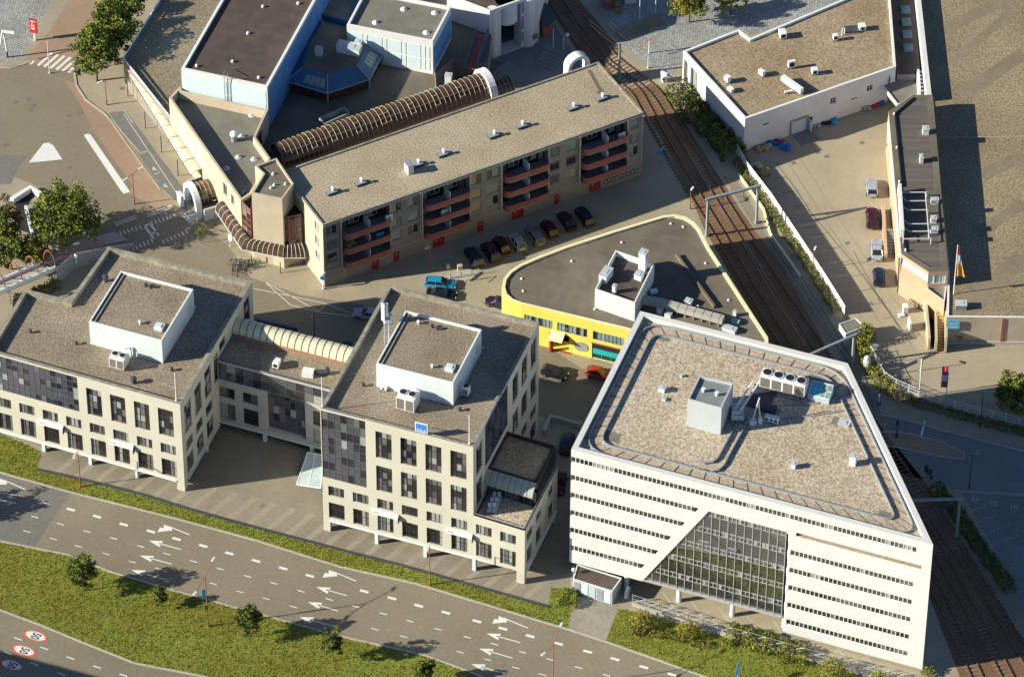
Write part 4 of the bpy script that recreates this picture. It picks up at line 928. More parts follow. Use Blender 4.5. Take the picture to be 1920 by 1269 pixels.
# graffiti on the end of the plinth: coloured strokes
gm, gk, gr = MB(), MB(), MB()
x = 46.8
for i in range(9):
    cx = x + i * .66; cz = 1.15 + .1 * math.sin(i * 2); hh = .55 + .12 * RF.random()
    for mbq, rr_, dd in ((gk, .42, .005), (gm, .27, .009)):
        pts = [(cx + rr_ * math.cos(k * .785 + i), cz + hh * rr_ / .42 * math.sin(k * .785 + i) * (1 if k % 2 else .72)) for k in range(8)]
        mbq.add([fa + fe * u + fn * dd + Vector((0, 0, z)) for u, z in pts], (tuple(range(8)),))
    gr.obox(fa + fe * (cx - .08 + .1 * RF.random()) + fn * .011 + Vector((0, 0, cz - .25)), fe * .14, fn * .003, (0, 0, .5))
g = tag(build(gk, 'graffiti', 'paint_blk'), 'dark and pale graffiti lettering sprayed on the right end of the apartment block', 'graffiti'); build(gm, 'fill', 'concrete_lt', g); build(gr, 'stroke', 'red_brown', g)
# things on the balconies
p = fa + fe * 4.1 + fn * .5 + Vector((0, 0, 5.95)); 
def shrub_blob(name, p, r, h, nleaf, mats, rr, sz=.22):
    mb = MB()
    for i in range(nleaf):
        th, ph = rr.uniform(0, 6.283), math.acos(rr.uniform(-.3, 1)); q = r * rr.uniform(.55, 1.05)
        c = Vector(p) + Vector((q * math.sin(ph) * math.cos(th), q * math.sin(ph) * math.sin(th), h * (.35 + .62 * math.cos(ph) * q / r)))
        d1 = Vector((rr.gauss(0, 1), rr.gauss(0, 1), rr.gauss(0, .7))).normalized() * sz * rr.uniform(.6, 1.2); d2 = Vector((rr.gauss(0, 1), rr.gauss(0, 1), rr.gauss(0, 1))).normalized() * sz * rr.uniform(.6, 1.2)
        mb.add([c - d1, c - d2 * .6, c + d1, c + d2 * .6], ((0, 1, 2, 3),), rr.choices(range(len(mats)), [.45, .3, .25][:len(mats)])[0])
    return mb
tp = thing('potted_plant', 'bushy yellow green plant in a pot on the lower left balcony of the apartment block', 'plant', p)
mb = MB(); mb.lathe(p, ((.25, 0), (.32, .9)), 10); build(mb, 'pot', 'red_brown', tp)
build(shrub_blob('foliage', p + Vector((0, 0, .9)), .75, 1.5, 130, ('leaf_lt', 'leaf_yel', 'leaf'), RF), 'foliage', ['leaf_lt', 'leaf_yel', 'leaf'], tp)
for u, z, m_, lab in ((8.4, 6.0, 'tarp_cyan', 'bright blue cloth hung on a middle left balcony of the apartment block'), (19.0, 6.0, 'white_paint', 'white laundry on a middle balcony in the second balcony stack'), (48.6, 8.85, 'white_paint', 'white sheet hung beside the divider of the top right balcony'), (9.9, 8.85, 'white_paint', 'white drying rack folded on the top left balcony')):
    mb = MB(); P0 = fa + fe * u + fn * .4 + Vector((0, 0, z + .15)); k = 6
    for i in range(k): mb.quad(P0 + fe * (.2 * i) + fn * .08 * (i % 2), P0 + fe * (.2 * (i + 1)) + fn * .08 * ((i + 1) % 2), P0 + fe * (.2 * (i + 1)) + fn * .08 * ((i + 1) % 2) + Vector((0, 0, 1.1)), P0 + fe * (.2 * i) + fn * .08 * (i % 2) + Vector((0, 0, 1.1)))
    mb.tube(P0 + Vector((0, 0, 1.1)), P0 + fe * 1.2 + Vector((0, 0, 1.1)), .03); tag(build(mb, 'laundry', m_), lab, 'laundry')
# small roof vents, nine of them
tv = thing('roof_vent', 'x', 'roof vent', group='roof vents of the apartment block')
mb = MB(); mb.box((0, 0, 0), 1.6, 1.0, .3); build(mb, 'curb', 'steel_dk', tv)
mb = MB(); mb.box((0, 0, .3), 1.5, .9, .1); build(mb, 'lid', 'steel', tv)
mb = MB(); mb.lathe((.25, .05, .4), ((.18, 0), (.18, .35), (.32, .4), (.30, .55), (.1, .62)), 10); build(mb, 'cowl', 'white_paint', tv)
ar = math.atan2(fe.y, fe.x)
VS = [((622, 362), 'roof vent nearest the stair tower on the apartment roof'), ((676, 345), 'second roof vent from the stair tower on the apartment roof'), ((783, 310), 'roof vent beside the white chimney box on the apartment roof'), ((830, 291), 'roof vent right of the white chimney box on the apartment roof'), ((925, 256), 'left one of the two vents in the middle of the apartment roof'), ((978, 238), 'right one of the two vents in the middle of the apartment roof'), ((1074, 204), 'second roof vent from the rail end of the apartment roof'), ((1128, 186), 'roof vent nearest the rails on the apartment roof')]
place(tv, [(G(*q, ZA - .2), ar, l) for q, l in VS])
tb = thing('chimney_box', 'white open topped box standing on the apartment roof', 'chimney', G(767, 320, ZA - .2))
p = G(767, 322, ZA - .2); mb = MB(); mb.box(p, .9, 1.3, 1.5, ar); build(mb, 'casing', 'white_wall', tb); mb = MB(); mb.box(p + Vector((0, 0, 1.5)), 1.0, 1.4, .1, ar); mb.box(p + Vector((0, 0, 1.6)), .6, 1.0, .02, ar); build(mb, 'cap', 'steel', tb)
mb = MB(); mb.ribbon([G(1105, 132, ZA - .19)[:2], G(1127, 172, ZA - .19)[:2]], .55, ZA - .185); mb.box(G(1126, 173, ZA - .19), 1.0, .8, .012, ar); tag(build(mb, 'walkway_strip', 'bitumen_lt'), 'brown felt strip lying on the gravel of the apartment roof', 'roof strip')
# ================================================================ shopping hall, stair tower, arcades
RM = random.Random(33)
ZS, ZH, ZD, ZB, ZB2 = 13.2, 9.4, 4.9, 13.0, 11.4
SP = PX([(471.7, 362), (529, 373.3), (550.8, 344.2), (518.5, 296.3), (478, 311), (493.5, 325.4)], ZS)
t = thing('stair_tower', 'angular beige stair tower between the apartment block and the shopping hall', 'tower', (*SP[0], 0))
shell(t, SP, 0, ZS, 'beige', 'bitumen_lt', t=.25, par=.35, trim='beige')
for x, y in ((512, 327), (508, 353), (514, 348), (535, 346)):
    mb = MB(); mb.lathe(G(x, y, ZS - .35), ((.25, 0), (.16, .2), (.12, .35)), 8); build(mb, 'roof_outlet', 'white_paint', t)
def redbay(px, z0, z1, lab, nu, cat='glazed bay'):
    p = PX(px, z1); t_ = thing('glazed_bay', lab, cat, (*p[0], z0))
    rm = MB(); rm.poly(ccw(p), z1 - .5); build(rm, 'roof', 'near_black', t_)
    for i in range(len(px) - 2):
        a, b = Vector((*p[i], 0)), Vector((*p[i + 1], 0)); e = (b - a); L = e.length; e = e / L; n = Vector((e.y, -e.x, 0))
        window(t_, a, e, n, 0, L, z0, z1, nu[i], 5, .1, 'red_brown', ('glass_brown', 'glass', 'grille'), (.5, .3, .2), 'glazing', False, .12, RM)
redbay([(452, 377), (470, 395), (474, 380), (478, 360), (460, 350)], 3.6, 9.3, 'red framed glazed stair bay left of the beige stair tower', (2, 1, 1))
redbay([(529, 404), (541, 407), (566, 401), (560, 370), (535, 372)], 3.6, 9.6, 'red framed glazed stair bay right of the beige stair tower', (1, 2, 1))
HP = PX([(451.5, 376.3), (471, 363), (492, 326), (507, 297), (479, 257), (502, 207), (340, 170), (337, 162), (317, 184)], ZH)
t = thing('shopping_hall', 'beige walled shopping hall wing with a grey felt roof below the pale blue hall', 'building', (*HP[0], 0))
a, e, n, L = edge(HP, 8)
fx = lambda px_, z: (Vector((*V2(*px_, z), 0)) - a).dot(e)
hops = [(L - 3.6, L - 2.5, 6.0, 8.0), (L - 6.4, L - 5.0, 5.7, 8.1)]
shell(t, HP, 0, ZH, 'beige', 'bitumen_grey', {8: hops}, dep=.2, t=.35, par=1.5, trim='beige')
for o in hops: window(t, a, e, n, *o, 2, 1, .18, 'frame_white', ('glass', 'blind_dk'), (.7, .3), rr=RM)
for u in (4.0, 7.0, 10.0):
    mb = MB(); mb.obox(a + e * u + n * .01 + Vector((0, 0, 5.0)), e * 1.7, n * .05, (0, 0, 3.0)); build(mb, 'blank_panel', 'white_paint', t)
aa, ee, nn, LL_ = edge(HP, 4)
window(t, aa, ee, nn, 1.0, 2.6, 6.0, 8.6, 2, 2, -.08, 'frame_blue', ('glass',), (1,), rr=RM)
# low left roof with the buff covered walk
GP = PX([(231, 110), (330, 236), (430, 205), (560, -60), (336, -60)], 5.2)
t = thing('shop_row', 'low shop row with a patchy gravel roof beside the street trees', 'building', (*GP[0], 0))
shell(t, GP, 0, 5.2, 'concrete', 'gravel_brown', t=.3, par=.45, trim='frame_blue')
mb = MB(); mb.path([G(300, 0, 5.6), G(231, 109, 5.6), G(331, 235, 5.6)], .11); build(mb, 'roof_rail', 'white_paint', t)
def canopy(name, lab, inn, out, zi, zo, mats, nseg, rib, posts=None, cat='canopy', k=6, wave=1):
    "curved roof from an upper inner line to a lower outer line, with ribs"
    t_ = thing(name, lab, cat, G(*out[0], 0)); I_ = [G(*q, zi) for q in inn]; O_ = [G(*q, zo) for q in out]
    def sec(i, f):
        a_, b_ = I_[i].lerp(I_[i + 1], f), O_[i].lerp(O_[i + 1], f); o_ = []
        for j in range(k + 1):
            th = math.pi / 2 * j / k; o_.append(Vector((a_.x + (b_.x - a_.x) * math.sin(th), a_.y + (b_.y - a_.y) * math.sin(th), zo + (zi - zo) * math.cos(th))))
        return o_
    vb_, rb_ = MB(), MB()
    for i in range(len(inn) - 1):
        for s in range(nseg[i]):
            p_, q_ = sec(i, s / nseg[i]), sec(i, (s + 1) / nseg[i])
            for j in range(k): vb_.quad(p_[j], q_[j], q_[j + 1], p_[j + 1])
            rb_.path([v + Vector((0, 0, .03)) for v in p_], .05)
        rb_.path([v + Vector((0, 0, .03)) for v in sec(i, 1)], .05)
    rb_.path(O_, .08)
    v_ = build(vb_, 'roof', mats, t_, smooth=False); build(rb_, 'rib', rib, v_)
    for (q, h) in posts or ():
        mb_ = MB(); b_ = G(*q, 0); mb_.tube(b_, b_ + Vector((0, 0, h)), .07); build(mb_, 'post', 'steel_dk', t_)
    return t_
canopy('covered_walk', 'long buff curved canopy over the pavement along the shop row', [(252, 135), (378, 318)], [(238, 134), (358, 330)], 4.3, 3.3, 'vault_buff', (9,), 'steel_dk', [((240, 181), 3.2), ((273, 241), 3.2), ((303, 286), 3.2), ((334, 330), 3.2)])
canopy('glass_canopy', 'curved glass canopy wrapping the foot of the beige stair tower', [(418, 377), (467, 447), (534, 460), (564, 455)], [(404, 396), (453, 468), (531, 484), (572, 484)], 4.2, 2.2, 'glass_brown', (8, 8, 5), 'frame_white', [((403, 422), 2.1), ((472, 497), 2.1), ((526, 512), 2.1)])
mb = MB(); mb.prism(ccw(PX([(470, 480), (533, 503), (546, 496), (575, 488), (560, 450), (480, 440)], 0)), 0, 2.4); tag(build(mb, 'corner_shop', 'beige'), 'beige shop front under the curved glass canopy', 'shop front')
# street entrance: white arch and brown glass barrel
def barrel(name, lab, a, b, side, r, zs, mats, nrib, ribm, rr2=.045, cat='arcade', k=10, odd=None, half=math.pi):
    t_ = thing(name, lab, cat, (a.x, a.y, 0)); e_ = (b - a); vb_, rb_, pb_ = MB(), MB(), MB()
    def S(f, r_=r): return [a + e_ * f + side * (-r_ * math.cos(half * j / k)) + Vector((0, 0, zs + r_ * math.sin(half * j / k))) for j in range(k + 1)]
    for i in range(nrib):
        p_, q_ = S(i / nrib), S((i + 1) / nrib)
        for j in range(k): vb_.quad(p_[j], q_[j], q_[j + 1], p_[j + 1])
    for i in range(nrib + 1): rb_.path(S(i / nrib, r + .03), rr2)
    for j in (k // 3, 2 * k // 3):
        rb_.path([S(0, r + .02)[j], S(1, r + .02)[j]], rr2 * .7)
    if odd:
        for i in odd:
            for j in (4, 6, 8): pb_.path([S(i / nrib, r + .05)[j - 2], S((i) / nrib, r + .05)[j], S((i + 1) / nrib, r + .05)[j], S((i + 1) / nrib, r + .05)[j - 2], S(i / nrib, r + .05)[j - 2]], .07)
    v_ = build(vb_, 'glass', mats, t_); build(rb_, 'rib', ribm, v_)
    if odd: build(pb_, 'vent_frame', 'frame_bronze', v_)
    return t_
def arch(parent, c, e_, side, r0, r1, wd, zs, mat, name='arch', leg=0, k=14):
    mb = MB(); 
    def ring(r_, d): return [c + e_ * d + side * (-r_ * math.cos(math.pi * j / k)) + Vector((0, 0, zs + r_ * math.sin(math.pi * j / k))) for j in range(k + 1)]
    o0, o1, i0, i1 = ring(r1, 0), ring(r1, wd), ring(r0, 0), ring(r0, wd)
    for j in range(k):
        mb.quad(o0[j], o0[j + 1], o1[j + 1], o1[j]); mb.quad(i0[j], i0[j + 1], i1[j + 1], i1[j]); mb.quad(o0[j], o0[j + 1], i0[j + 1], i0[j]); mb.quad(o1[j], o1[j + 1], i1[j + 1], i1[j])
    if leg:
        for s in (0, k): 
            q = i0[s]; w_ = (o0[s] - i0[s]); mb.obox(Vector((q.x, q.y, 0)), w_, e_ * wd, (0, 0, zs))
    return build(mb, name, mat, parent)
ea = Vector((*V2(408, 352, 4), 0)) - Vector((*V2(367, 364, 4), 0)); ea_ = ea.normalized(); sa = Vector((-ea_.y, ea_.x, 0))
c0_ = Vector((*V2(366, 362, 3), 0))
t = barrel('arcade_entrance', 'brown glass barrel entrance with a white arch beside the zebra marked street', c0_, c0_ + ea_ * 3.2, sa, 2.0, 2.4, 'glass_brown', 5, 'frame_bronze')
arch(t, c0_ - ea_ * .9, ea_, sa, 2.0, 2.7, .9, 1.9, 'white_paint', leg=1)
mb = MB(); 
for s in (-1, 1): mb.obox(c0_ + sa * (s * 2.05 if s > 0 else -3.4) + Vector((0, 0, 2.2)), ea_ * 3.2, sa * 1.35, (0, 0, .15))
build(mb, 'side_roof', 'near_black', t); mb = MB(); mb.obox(c0_ - sa * 3.55 + Vector((0, 0, 2.1)), ea_ * 3.3, sa * .14, (0, 0, .45)); mb.obox(c0_ + sa * 3.4 + Vector((0, 0, 2.1)), ea_ * 3.3, sa * .14, (0, 0, .45)); build(mb, 'fascia', 'white_paint', t)
mb = MB(); mb.prism(ccw([tuple((c0_ + ea_ * x + sa * y)[:2]) for x, y in ((.1, -3.3), (3.2, -3.3), (3.2, 3.3), (.1, 3.3))]), 0, 2.2, top=False); build(mb, 'wall', 'sheet_white', t)
mb = MB()
for i in range(3): mb.obox(c0_ - ea_ * 1.9 + sa * (1.0 + .6 * i) + Vector((0, 0, 0)), ea_ * .12, sa * .12, (0, 0, 2.0)); 
mb.obox(c0_ - ea_ * 2.0 + sa * .9 + Vector((0, 0, .1)), ea_ * .5, sa * 1.6, (0, 0, 2.1)); tag(build(mb, 'information_pillar', 'white_wall'), 'white pillar at the foot of the white arch of the street entrance', 'pillar')
# big arcade vault behind the flats
A0, A1 = Vector((*V2(507, 284, 5.4), 0)), Vector((*V2(893, 151, 5.4), 0)); ev = (A1 - A0).normalized(); svv = Vector((ev.y, -ev.x, 0))
ARC = A0 + svv * 2.4, A1 + svv * 2.4
t = barrel('shopping_arcade', 'long brown glass barrel vault with bronze ribs behind the apartment block', ARC[0], ARC[1], -svv, 2.3, 5.9, 'glass_brown', 42, 'frame_bronze', rr2=.04, odd=(6, 10, 15, 20, 21, 26, 31, 36, 41))
arch(t, ARC[1] - ev * .2, ev, -svv, 2.2, 3.0, 1.1, 5.7, 'white_paint')
mb = MB(); mb.obox(A0 - svv * 1.0 + Vector((0, 0, 4.6)), ev * (A1 - A0).length, svv * 1.05, (0, 0, .75)); build(mb, 'parapet', 'cream_trim', t)
mb = MB(); mb.obox(A0 + svv * .05 + Vector((0, 0, 4.6)), ev * (A1 - A0).length, svv * .16, (0, 0, 1.3)); mb.obox(A0 + svv * 4.6 + Vector((0, 0, 4.6)), ev * (A1 - A0).length, svv * .16, (0, 0, 1.3)); build(mb, 'curb', 'salmon_dk', t)
t = barrel('arcade_end', 'short dark glass barrel beyond the white arch of the long arcade', ARC[1] + ev * .9 + svv * .2, ARC[1] + ev * 4.2 + svv * .2, -svv, 2.0, 4.6, 'glass_brown', 5, 'frame_bronze', rr2=.04)
c1_ = Vector((*V2(1086, 132, 3.5), 0)); eb = Vector((math.cos(math.radians(118)), math.sin(math.radians(118)), 0)); sb2 = Vector((-eb.y, eb.x, 0))
t = thing('arcade_gate', 'white rounded arch at the rail end behind the apartment block', 'arch', (c1_.x, c1_.y, 0))
arch(t, c1_, eb, sb2, 1.35, 1.9, 1.5, 4.2, 'white_paint', leg=1)
# dark mall roof with everything on it
DP = PX([(495, 286), (515, 300), (905, 166), (872, 152), (818, 173), (815, 140), (850, 108), (915, 118), (922, 60), (905, -60), (560, -60), (500, 240)], ZD)
t = thing('mall_roof', 'wide dark roofed mall between the pale blue halls and the long arcade', 'building', (*DP[0], 0))
mb = MB(); mb.prism(ccw(DP), 0, ZD, mt=1); build(mb, 'wall', ['concrete', 'bitumen_lt'], t)
mb = MB(); p, q = G(815, 139, ZD), G(818, 173, ZD); mb.band([p[:2], q[:2]], .12, ZD, ZD + .5); build(mb, 'edge_rail', 'cream_trim', t)
def panelled(parent, poly, i, zs, cols, mats, gap=.14, u0=.2):
    a, e, n, L = edge(poly, i); mb = MB(); x = u0
    k = 0
    while x < L - .3:
        w_ = min(cols[k % len(cols)], L - .2 - x)
        for z0, z1 in zs: mb.obox(a + e * x + n * .004 + Vector((0, 0, z0)), e * (w_ - gap), n * .05, (0, 0, z1 - z0))
        x += w_; k += 1
    build(mb, 'panel', mats, parent)
BP = PX([(339.6, 129.2), (501, 163.5), (640, -87), (478, -110)], ZB)
t = thing('blue_hall', 'large hall with sky blue panelled walls, white edges and a plain dark roof', 'building', (*BP[0], 0))
shell(t, BP, ZD - .3, ZB, 'white_wall', 'bitumen', t=.4, par=.45, trim='white_paint')
panelled(t, BP, 0, ((8.7, 9.7), (9.85, 12.2)), (6.6,), 'blue_pale', gap=.05); panelled(t, BP, 1, ((5.0, 6.6), (6.75, 8.4), (8.55, 10.2), (10.35, 12.4)), (2.4, 1.3), 'blue_panel'); panelled(t, BP, 3, ((5.6, 12.3),), (3.2,), 'blue_panel')
mb = MB(); a, e, n, L = edge(BP, 0)
for s in (6.9, 7.5): mb.tube(a + e * s + n * .25 + Vector((0, 0, 8.7)), a + e * s + n * .25 + Vector((0, 0, 14.2)), .05)
for k in range(17): mb.tube(a + e * 6.9 + n * .25 + Vector((0, 0, 8.9 + .3 * k)), a + e * 7.5 + n * .25 + Vector((0, 0, 8.9 + .3 * k)), .03)
mb.path([a + e * 6.9 - n * .2 + Vector((0, 0, 14.1)), a + e * 6.9 - n * 2.4 + Vector((0, 0, 12.9)), a + e * 8.6 - n * 3.6 + Vector((0, 0, 12.6))], .05)
build(mb, 'roof_ladder', 'steel', t)
for x, y in ((369, 125), (436, 117), (465, 64), (559, 8), (493, 14), (485, 147)):
    mb = MB(); mb.lathe(G(x, y, ZB - .45), ((.24, 0), (.24, .25), (.12, .4)), 8); build(mb, 'roof_outlet', 'white_paint', t)
B2 = PX([(650, 47), (811.5, 78), (846, 12.5), (684.5, -18.5)], ZB2)
t = thing('blue_hall', 'smaller hall with white framed pale blue panels and a grey felt roof beside the pavilion', 'building', (*B2[0], 0))
shell(t, B2, ZD - .1, ZB2, 'white_wall', 'bitumen_grey', t=.35, par=.5, trim='white_paint')
panelled(t, B2, 0, ((5.6, 7.6), (7.9, 10.2)), (2.3, .75), 'blue_pale', gap=.3, u0=.5); panelled(t, B2, 1, ((5.6, 7.5), (7.7, 9.9)), (2.6,), 'blue_panel')
for x, y in ((704, 43), (799, 62), (815, 25), (757, 18)):
    mb = MB(); mb.lathe(G(x, y, ZB2 - .5), ((.55, 0), (.3, .25), (.15, .4)), 10); build(mb, 'roof_outlet', 'white_paint', t)
B3 = PX([(594, 24), (652, 40), (690, -50), (630, -70)], 8.3)
t = thing('blue_annex', 'blue walled annex filling the gap between the two pale blue halls', 'building', (*B3[0], 0)); shell(t, B3, ZD - .1, 8.3, 'blue_deep', 'bitumen_grey', t=.25, par=.3)
PV = PX([(536, 171), (614.7, 194), (693, 168), (717, 122), (700, 80), (590, 50), (556, 110)], ZD)
t = thing('roof_pavilion', 'many sided rooftop pavilion with sloping blue glass eaves between the pale blue halls', 'pavilion', (*PV[0], ZD))
mb = MB(); mb.prism(inset(PV, .25), ZD, 6.9, top=False, bot=False); build(mb, 'glazing', 'glass_brown', t)
i1, i2 = PV, inset(PV, 2.3); mb = MB(); sk = MB()
for i in range(len(PV)):
    j = (i + 1) % len(PV); A_, B_, C_, D_ = (*i1[i], 6.8), (*i1[j], 6.8), (*i2[j], 8.3), (*i2[i], 8.3); mb.quad(A_, B_, C_, D_)
    A_, B_, C_, D_ = map(Vector, (A_, B_, C_, D_)); 
    if i in (0, 2):
        for k in range(4):
            f0, f1 = .35 + k * .15, .35 + k * .15 + .125; q = [A_.lerp(B_, f0), A_.lerp(B_, f1), D_.lerp(C_, f1), D_.lerp(C_, f0)]; up_ = Vector((0, 0, .05))
            lo_, hi_ = .22, .72; sk.quad(q[0].lerp(q[3], lo_) + up_, q[1].lerp(q[2], lo_) + up_, q[1].lerp(q[2], hi_) + up_, q[0].lerp(q[3], hi_) + up_)
build(mb, 'eaves', 'blue_deep', t); build(sk, 'skylight', 'blind', t)
mb = MB(); mb.poly(inset(PV, 2.25), 8.25); build(mb, 'roof', 'bitumen_lt', t)
mb = MB()
for i in range(len(PV)): mb.tube((*PV[i], ZD), (*PV[i], 6.85), .14); mb.tube((*PV[i], 6.85), (*i2[i], 8.35), .1)
for i in range(len(PV)): mb.tube((*PV[i], 6.82), (*PV[(i + 1) % len(PV)], 6.82), .1)
build(mb, 'frame', 'steel', t)
mb = MB(); b_ = ccw(PX([(599, 221), (608, 232), (655, 211), (645, 201)], ZD + .8))
for i in range(4): mb.band([b_[i], b_[(i + 1) % 4]], .2, ZD, ZD + .8)
tag(build(mb, 'roof_light_upstand', 'steel'), 'open rectangular upstand standing on the dark mall roof', 'roof light')
# white chapel-like block with the drum
CP = PX([(918, 21), (1009, -11), (1030, -90), (850, -90), (838, -9)], 9.6)
t = thing('white_block', 'white rendered block with a rounded hanging drum facing the station forecourt', 'building', (*CP[0], 0))
a, e, n, L = edge(CP, 0)
shell(t, CP, 0, 9.6, 'white_wall', 'bitumen', {0: [(2.0, 5.6, .05, 9.0, 2.4), (5.65, 6.0, 1.2, 3.2, .5), (5.65, 6.0, 3.6, 6.3, .5), (5.65, 6.0, 6.7, 9.0, .5)]}, t=.3, par=.4, trim='white_paint')
mb = MB(); mb.tube(a + e * 3.8 - n * 1.6 + Vector((0, 0, 5.4)), a + e * 3.8 - n * 1.6 + Vector((0, 0, 9.2)), 1.75, 28); build(mb, 'drum', 'white_wall', t, smooth=False)
for u in (.8, 7.0):
    mb = MB(); mb.tube(a + e * u - n * .6 + Vector((0, 0, 0)), a + e * u - n * .6 + Vector((0, 0, 9.3)), .8 if u < 2 else 1.1, 20); build(mb, 'rounded_pier', 'white_wall', t)
mb = MB(); mb.obox(a + e * 7.3 + n * .52 + Vector((0, 0, 1.3)), e * .9, n * .03, (0, 0, 1.0)); build(mb, 'green_sign', 'leaf_lt', t)
p = G(1017, 60, 0); mb = MB(); mb.box(G(1023, 62, 0), 1.6, 1.6, 2.6, .4); k = build(mb, 'kiosk', 'red_dull'); tag(k, 'small dark red kiosk under the flat canopy by the white block', 'kiosk')
mb = MB(); mb.prism(ccw(PX([(1022, 52), (1048, 32), (1022, 5), (1006, 20)], 3.2)), 3.0, 3.25); tag(build(mb, 'flat_canopy', 'steel_dk'), 'flat dark canopy reaching from the white block to the rails', 'canopy')
# stairs beside the dark roof and on the forecourt
def steps(lab, px0, px1, wd, n_, h, mat, name='steps'):
    mb = MB(); p0, p1 = G(*px0, 0), G(*px1, 0); d = (p1 - p0) / n_; ex = Vector((-d.y, d.x, 0)).normalized() * wd
    for i in range(n_): mb.obox(p0 + d * i - ex / 2, d * 1.0, ex, (0, 0, h * (i + 1) / n_))
    return tag(build(mb, name, mat), lab, 'steps')
steps('dark forecourt steps left of the white arch at the rail end', (1022, 128), (1046, 100), 4.0, 5, .7, 'asphalt_dk')
steps('long pale steps climbing to the station square from the rails', (1208, 62), (1192, 46), 7.5, 4, .5, 'paving_dk')
steps('dark steps in the shade between the arcade and the white block', (946, 150), (925, 138), 7.0, 4, .6, 'asphalt_dk')
t = thing('roof_stair', 'blue railed steel stair leading up beside the white block', 'stair', G(866, 125, ZD))
mb = MB(); q0, q1 = G(882, 128, ZD), G(905, 78, ZD)
for s in (-.9, .9): 
    sx = Vector((s, 0, 0)); mb.path([q0 + sx + Vector((0, 0, 1.0)), q1 + sx + Vector((0, 0, 2.6))], .12); mb.path([q0 + sx + Vector((0, 0, .1)), q1 + sx + Vector((0, 0, 1.7))], .16)
    for k in range(7): f = k / 6; b_ = q0.lerp(q1, f) + sx; mb.tube(b_ + Vector((0, 0, 1.7 * f)), b_ + Vector((0, 0, 1.0 + 1.6 * f)), .05)
build(mb, 'railing', 'frame_blue', t)
mb = MB()
for k in range(12): f = k / 12; mb.box(q0.lerp(q1, f) + Vector((0, 0, 1.6 * f)), 1.7, .5, .08, -.3)
build(mb, 'tread', 'red_dull', t)
# ================================================================ yellow building
ZY = 7.2
RY = random.Random(3)
YP0 = [(977, 570), (1400, 672), (1430, 664), (1441, 648), (1440, 632), (1432, 620), (1400, 571), (1330, 463), (1312, 428), (1300, 415), (1285, 406), (1265, 402), (1243, 404), (1150, 432), (1060, 461), (1010, 480), (975, 495), (955, 508), (944, 522), (941, 538), (945, 552), (958, 563)]
YP = PX(YP0, ZY)
t = thing('yellow_building', 'bright yellow building with rounded corners, green windows and a dark felt roof', 'building', (*YP[0], 0))
a, e, n, L = edge(YP, 0)
def uz(px): 
    d = ray(*px); tt = (a - CAM).dot(n) / d.dot(n); q = CAM + d * tt; return (q - a).dot(e), q.z
wins = []
for p0, p1 in (((983, 582), (1036, 606)), ((1045, 597), (1101, 624)), ((1112, 613), (1170, 640))):
    u0, z1 = uz(p0); u1, z0 = uz(p1); wins.append((max(u0, .1), u1, 3.75, 5.35))
dr0, dr1 = uz((1110, 645))[0], uz((1163, 672))[0]
en0, en1 = uz((1030, 625))[0], uz((1067, 640))[0]
yops = wins + [(dr0, dr1, .05, 3.0, .25), (en0, en1, .05, 3.1, 2.0)]
shell(t, YP, 0, ZY, 'yellow', 'bitumen_lt', {0: yops}, dep=.15, t=.45, par=.3, trim='yellow_trim')
for o in wins: window(t, a, e, n, *o, 8, 1, .12, 'frame_blue', ('glass_green', 'blind', 'glass'), (.55, .25, .2), rr=RY)
f = window(t, a, e, n, dr0, dr1, .05, 3.0, 3, 1, .2, 'teal', ('blind', 'glass'), (.7, .3), 'shop_window', rr=RY)
mb = MB(); mb.obox(a + e * dr0 - n * .15 + Vector((0, 0, .95)), e * (dr1 - dr0), n * .06, (0, 0, .95)); build(mb, 'teal_band', 'teal', f); mb = MB(); mb.obox(a + e * dr0 - n * .15 + Vector((0, 0, 1.95)), e * (dr1 - dr0), n * .05, (0, 0, .9)); build(mb, 'dark_band', 'near_black', f)
mb = MB(); mb.obox(a + e * (dr0 - .1) + n * .003 + Vector((0, 0, 3.02)), e * (dr1 - dr0 + .2), n * .12, (0, 0, .15)); build(mb, 'lintel', 'red_dull', t)
uo, zo = uz((1090, 646)); mb = MB(); k = 24
mb.add([a + e * (uo + 1.0 * math.cos(i * 6.283 / k)) + n * .06 + Vector((0, 0, 1.75 + .85 * math.sin(i * 6.283 / k))) for i in range(k)], (tuple(range(k)),)); 
for i in range(k): mb.tube(a + e * (uo + 1.0 * math.cos(i * 6.283 / k)) + n * .05 + Vector((0, 0, 1.75 + .85 * math.sin(i * 6.283 / k))), a + e * (uo + 1.0 * math.cos((i + 1) * 6.283 / k)) + n * .05 + Vector((0, 0, 1.75 + .85 * math.sin((i + 1) * 6.283 / k))), .05)
build(mb, 'round_window', 'blind', t)
mb = MB(); mb.tube(a + e * (en0 + .5) + n * .6, a + e * (en0 + .5) + n * .6 + Vector((0, 0, 3.0)), .3, 12); mb.obox(a + e * (en0 + .3) + n * .1 + Vector((0, 0, .0)), e * (en1 - en0), n * .2, (0, 0, .12)); build(mb, 'entrance_column', 'red', t)
mb = MB(); 
for k in range(6): mb.add([a + e * (en0 + .3 + .35 * k) + n * .02 + Vector((0, 0, 3.6)), a + e * (en0 + .3 + .35 * (k + 1)) + n * .02 + Vector((0, 0, 3.6)), a + e * (en0 + .3 + .35 * (k + 1)) + n * 1.6 + Vector((0, 0, 3.0)), a + e * (en0 + .3 + .35 * k) + n * 1.6 + Vector((0, 0, 3.0))], ((0, 1, 2, 3),))
build(mb, 'awning', 'yellow_trim', t)
ZYB = 10.5
YB = PX([(1115.6, 542), (1190.6, 568), (1227, 494), (1154, 469)], ZYB)
t = thing('rooftop_plant_room', 'white rooftop plant room with an open parapet on the yellow building', 'plant room', (*YB[0], 6.9))
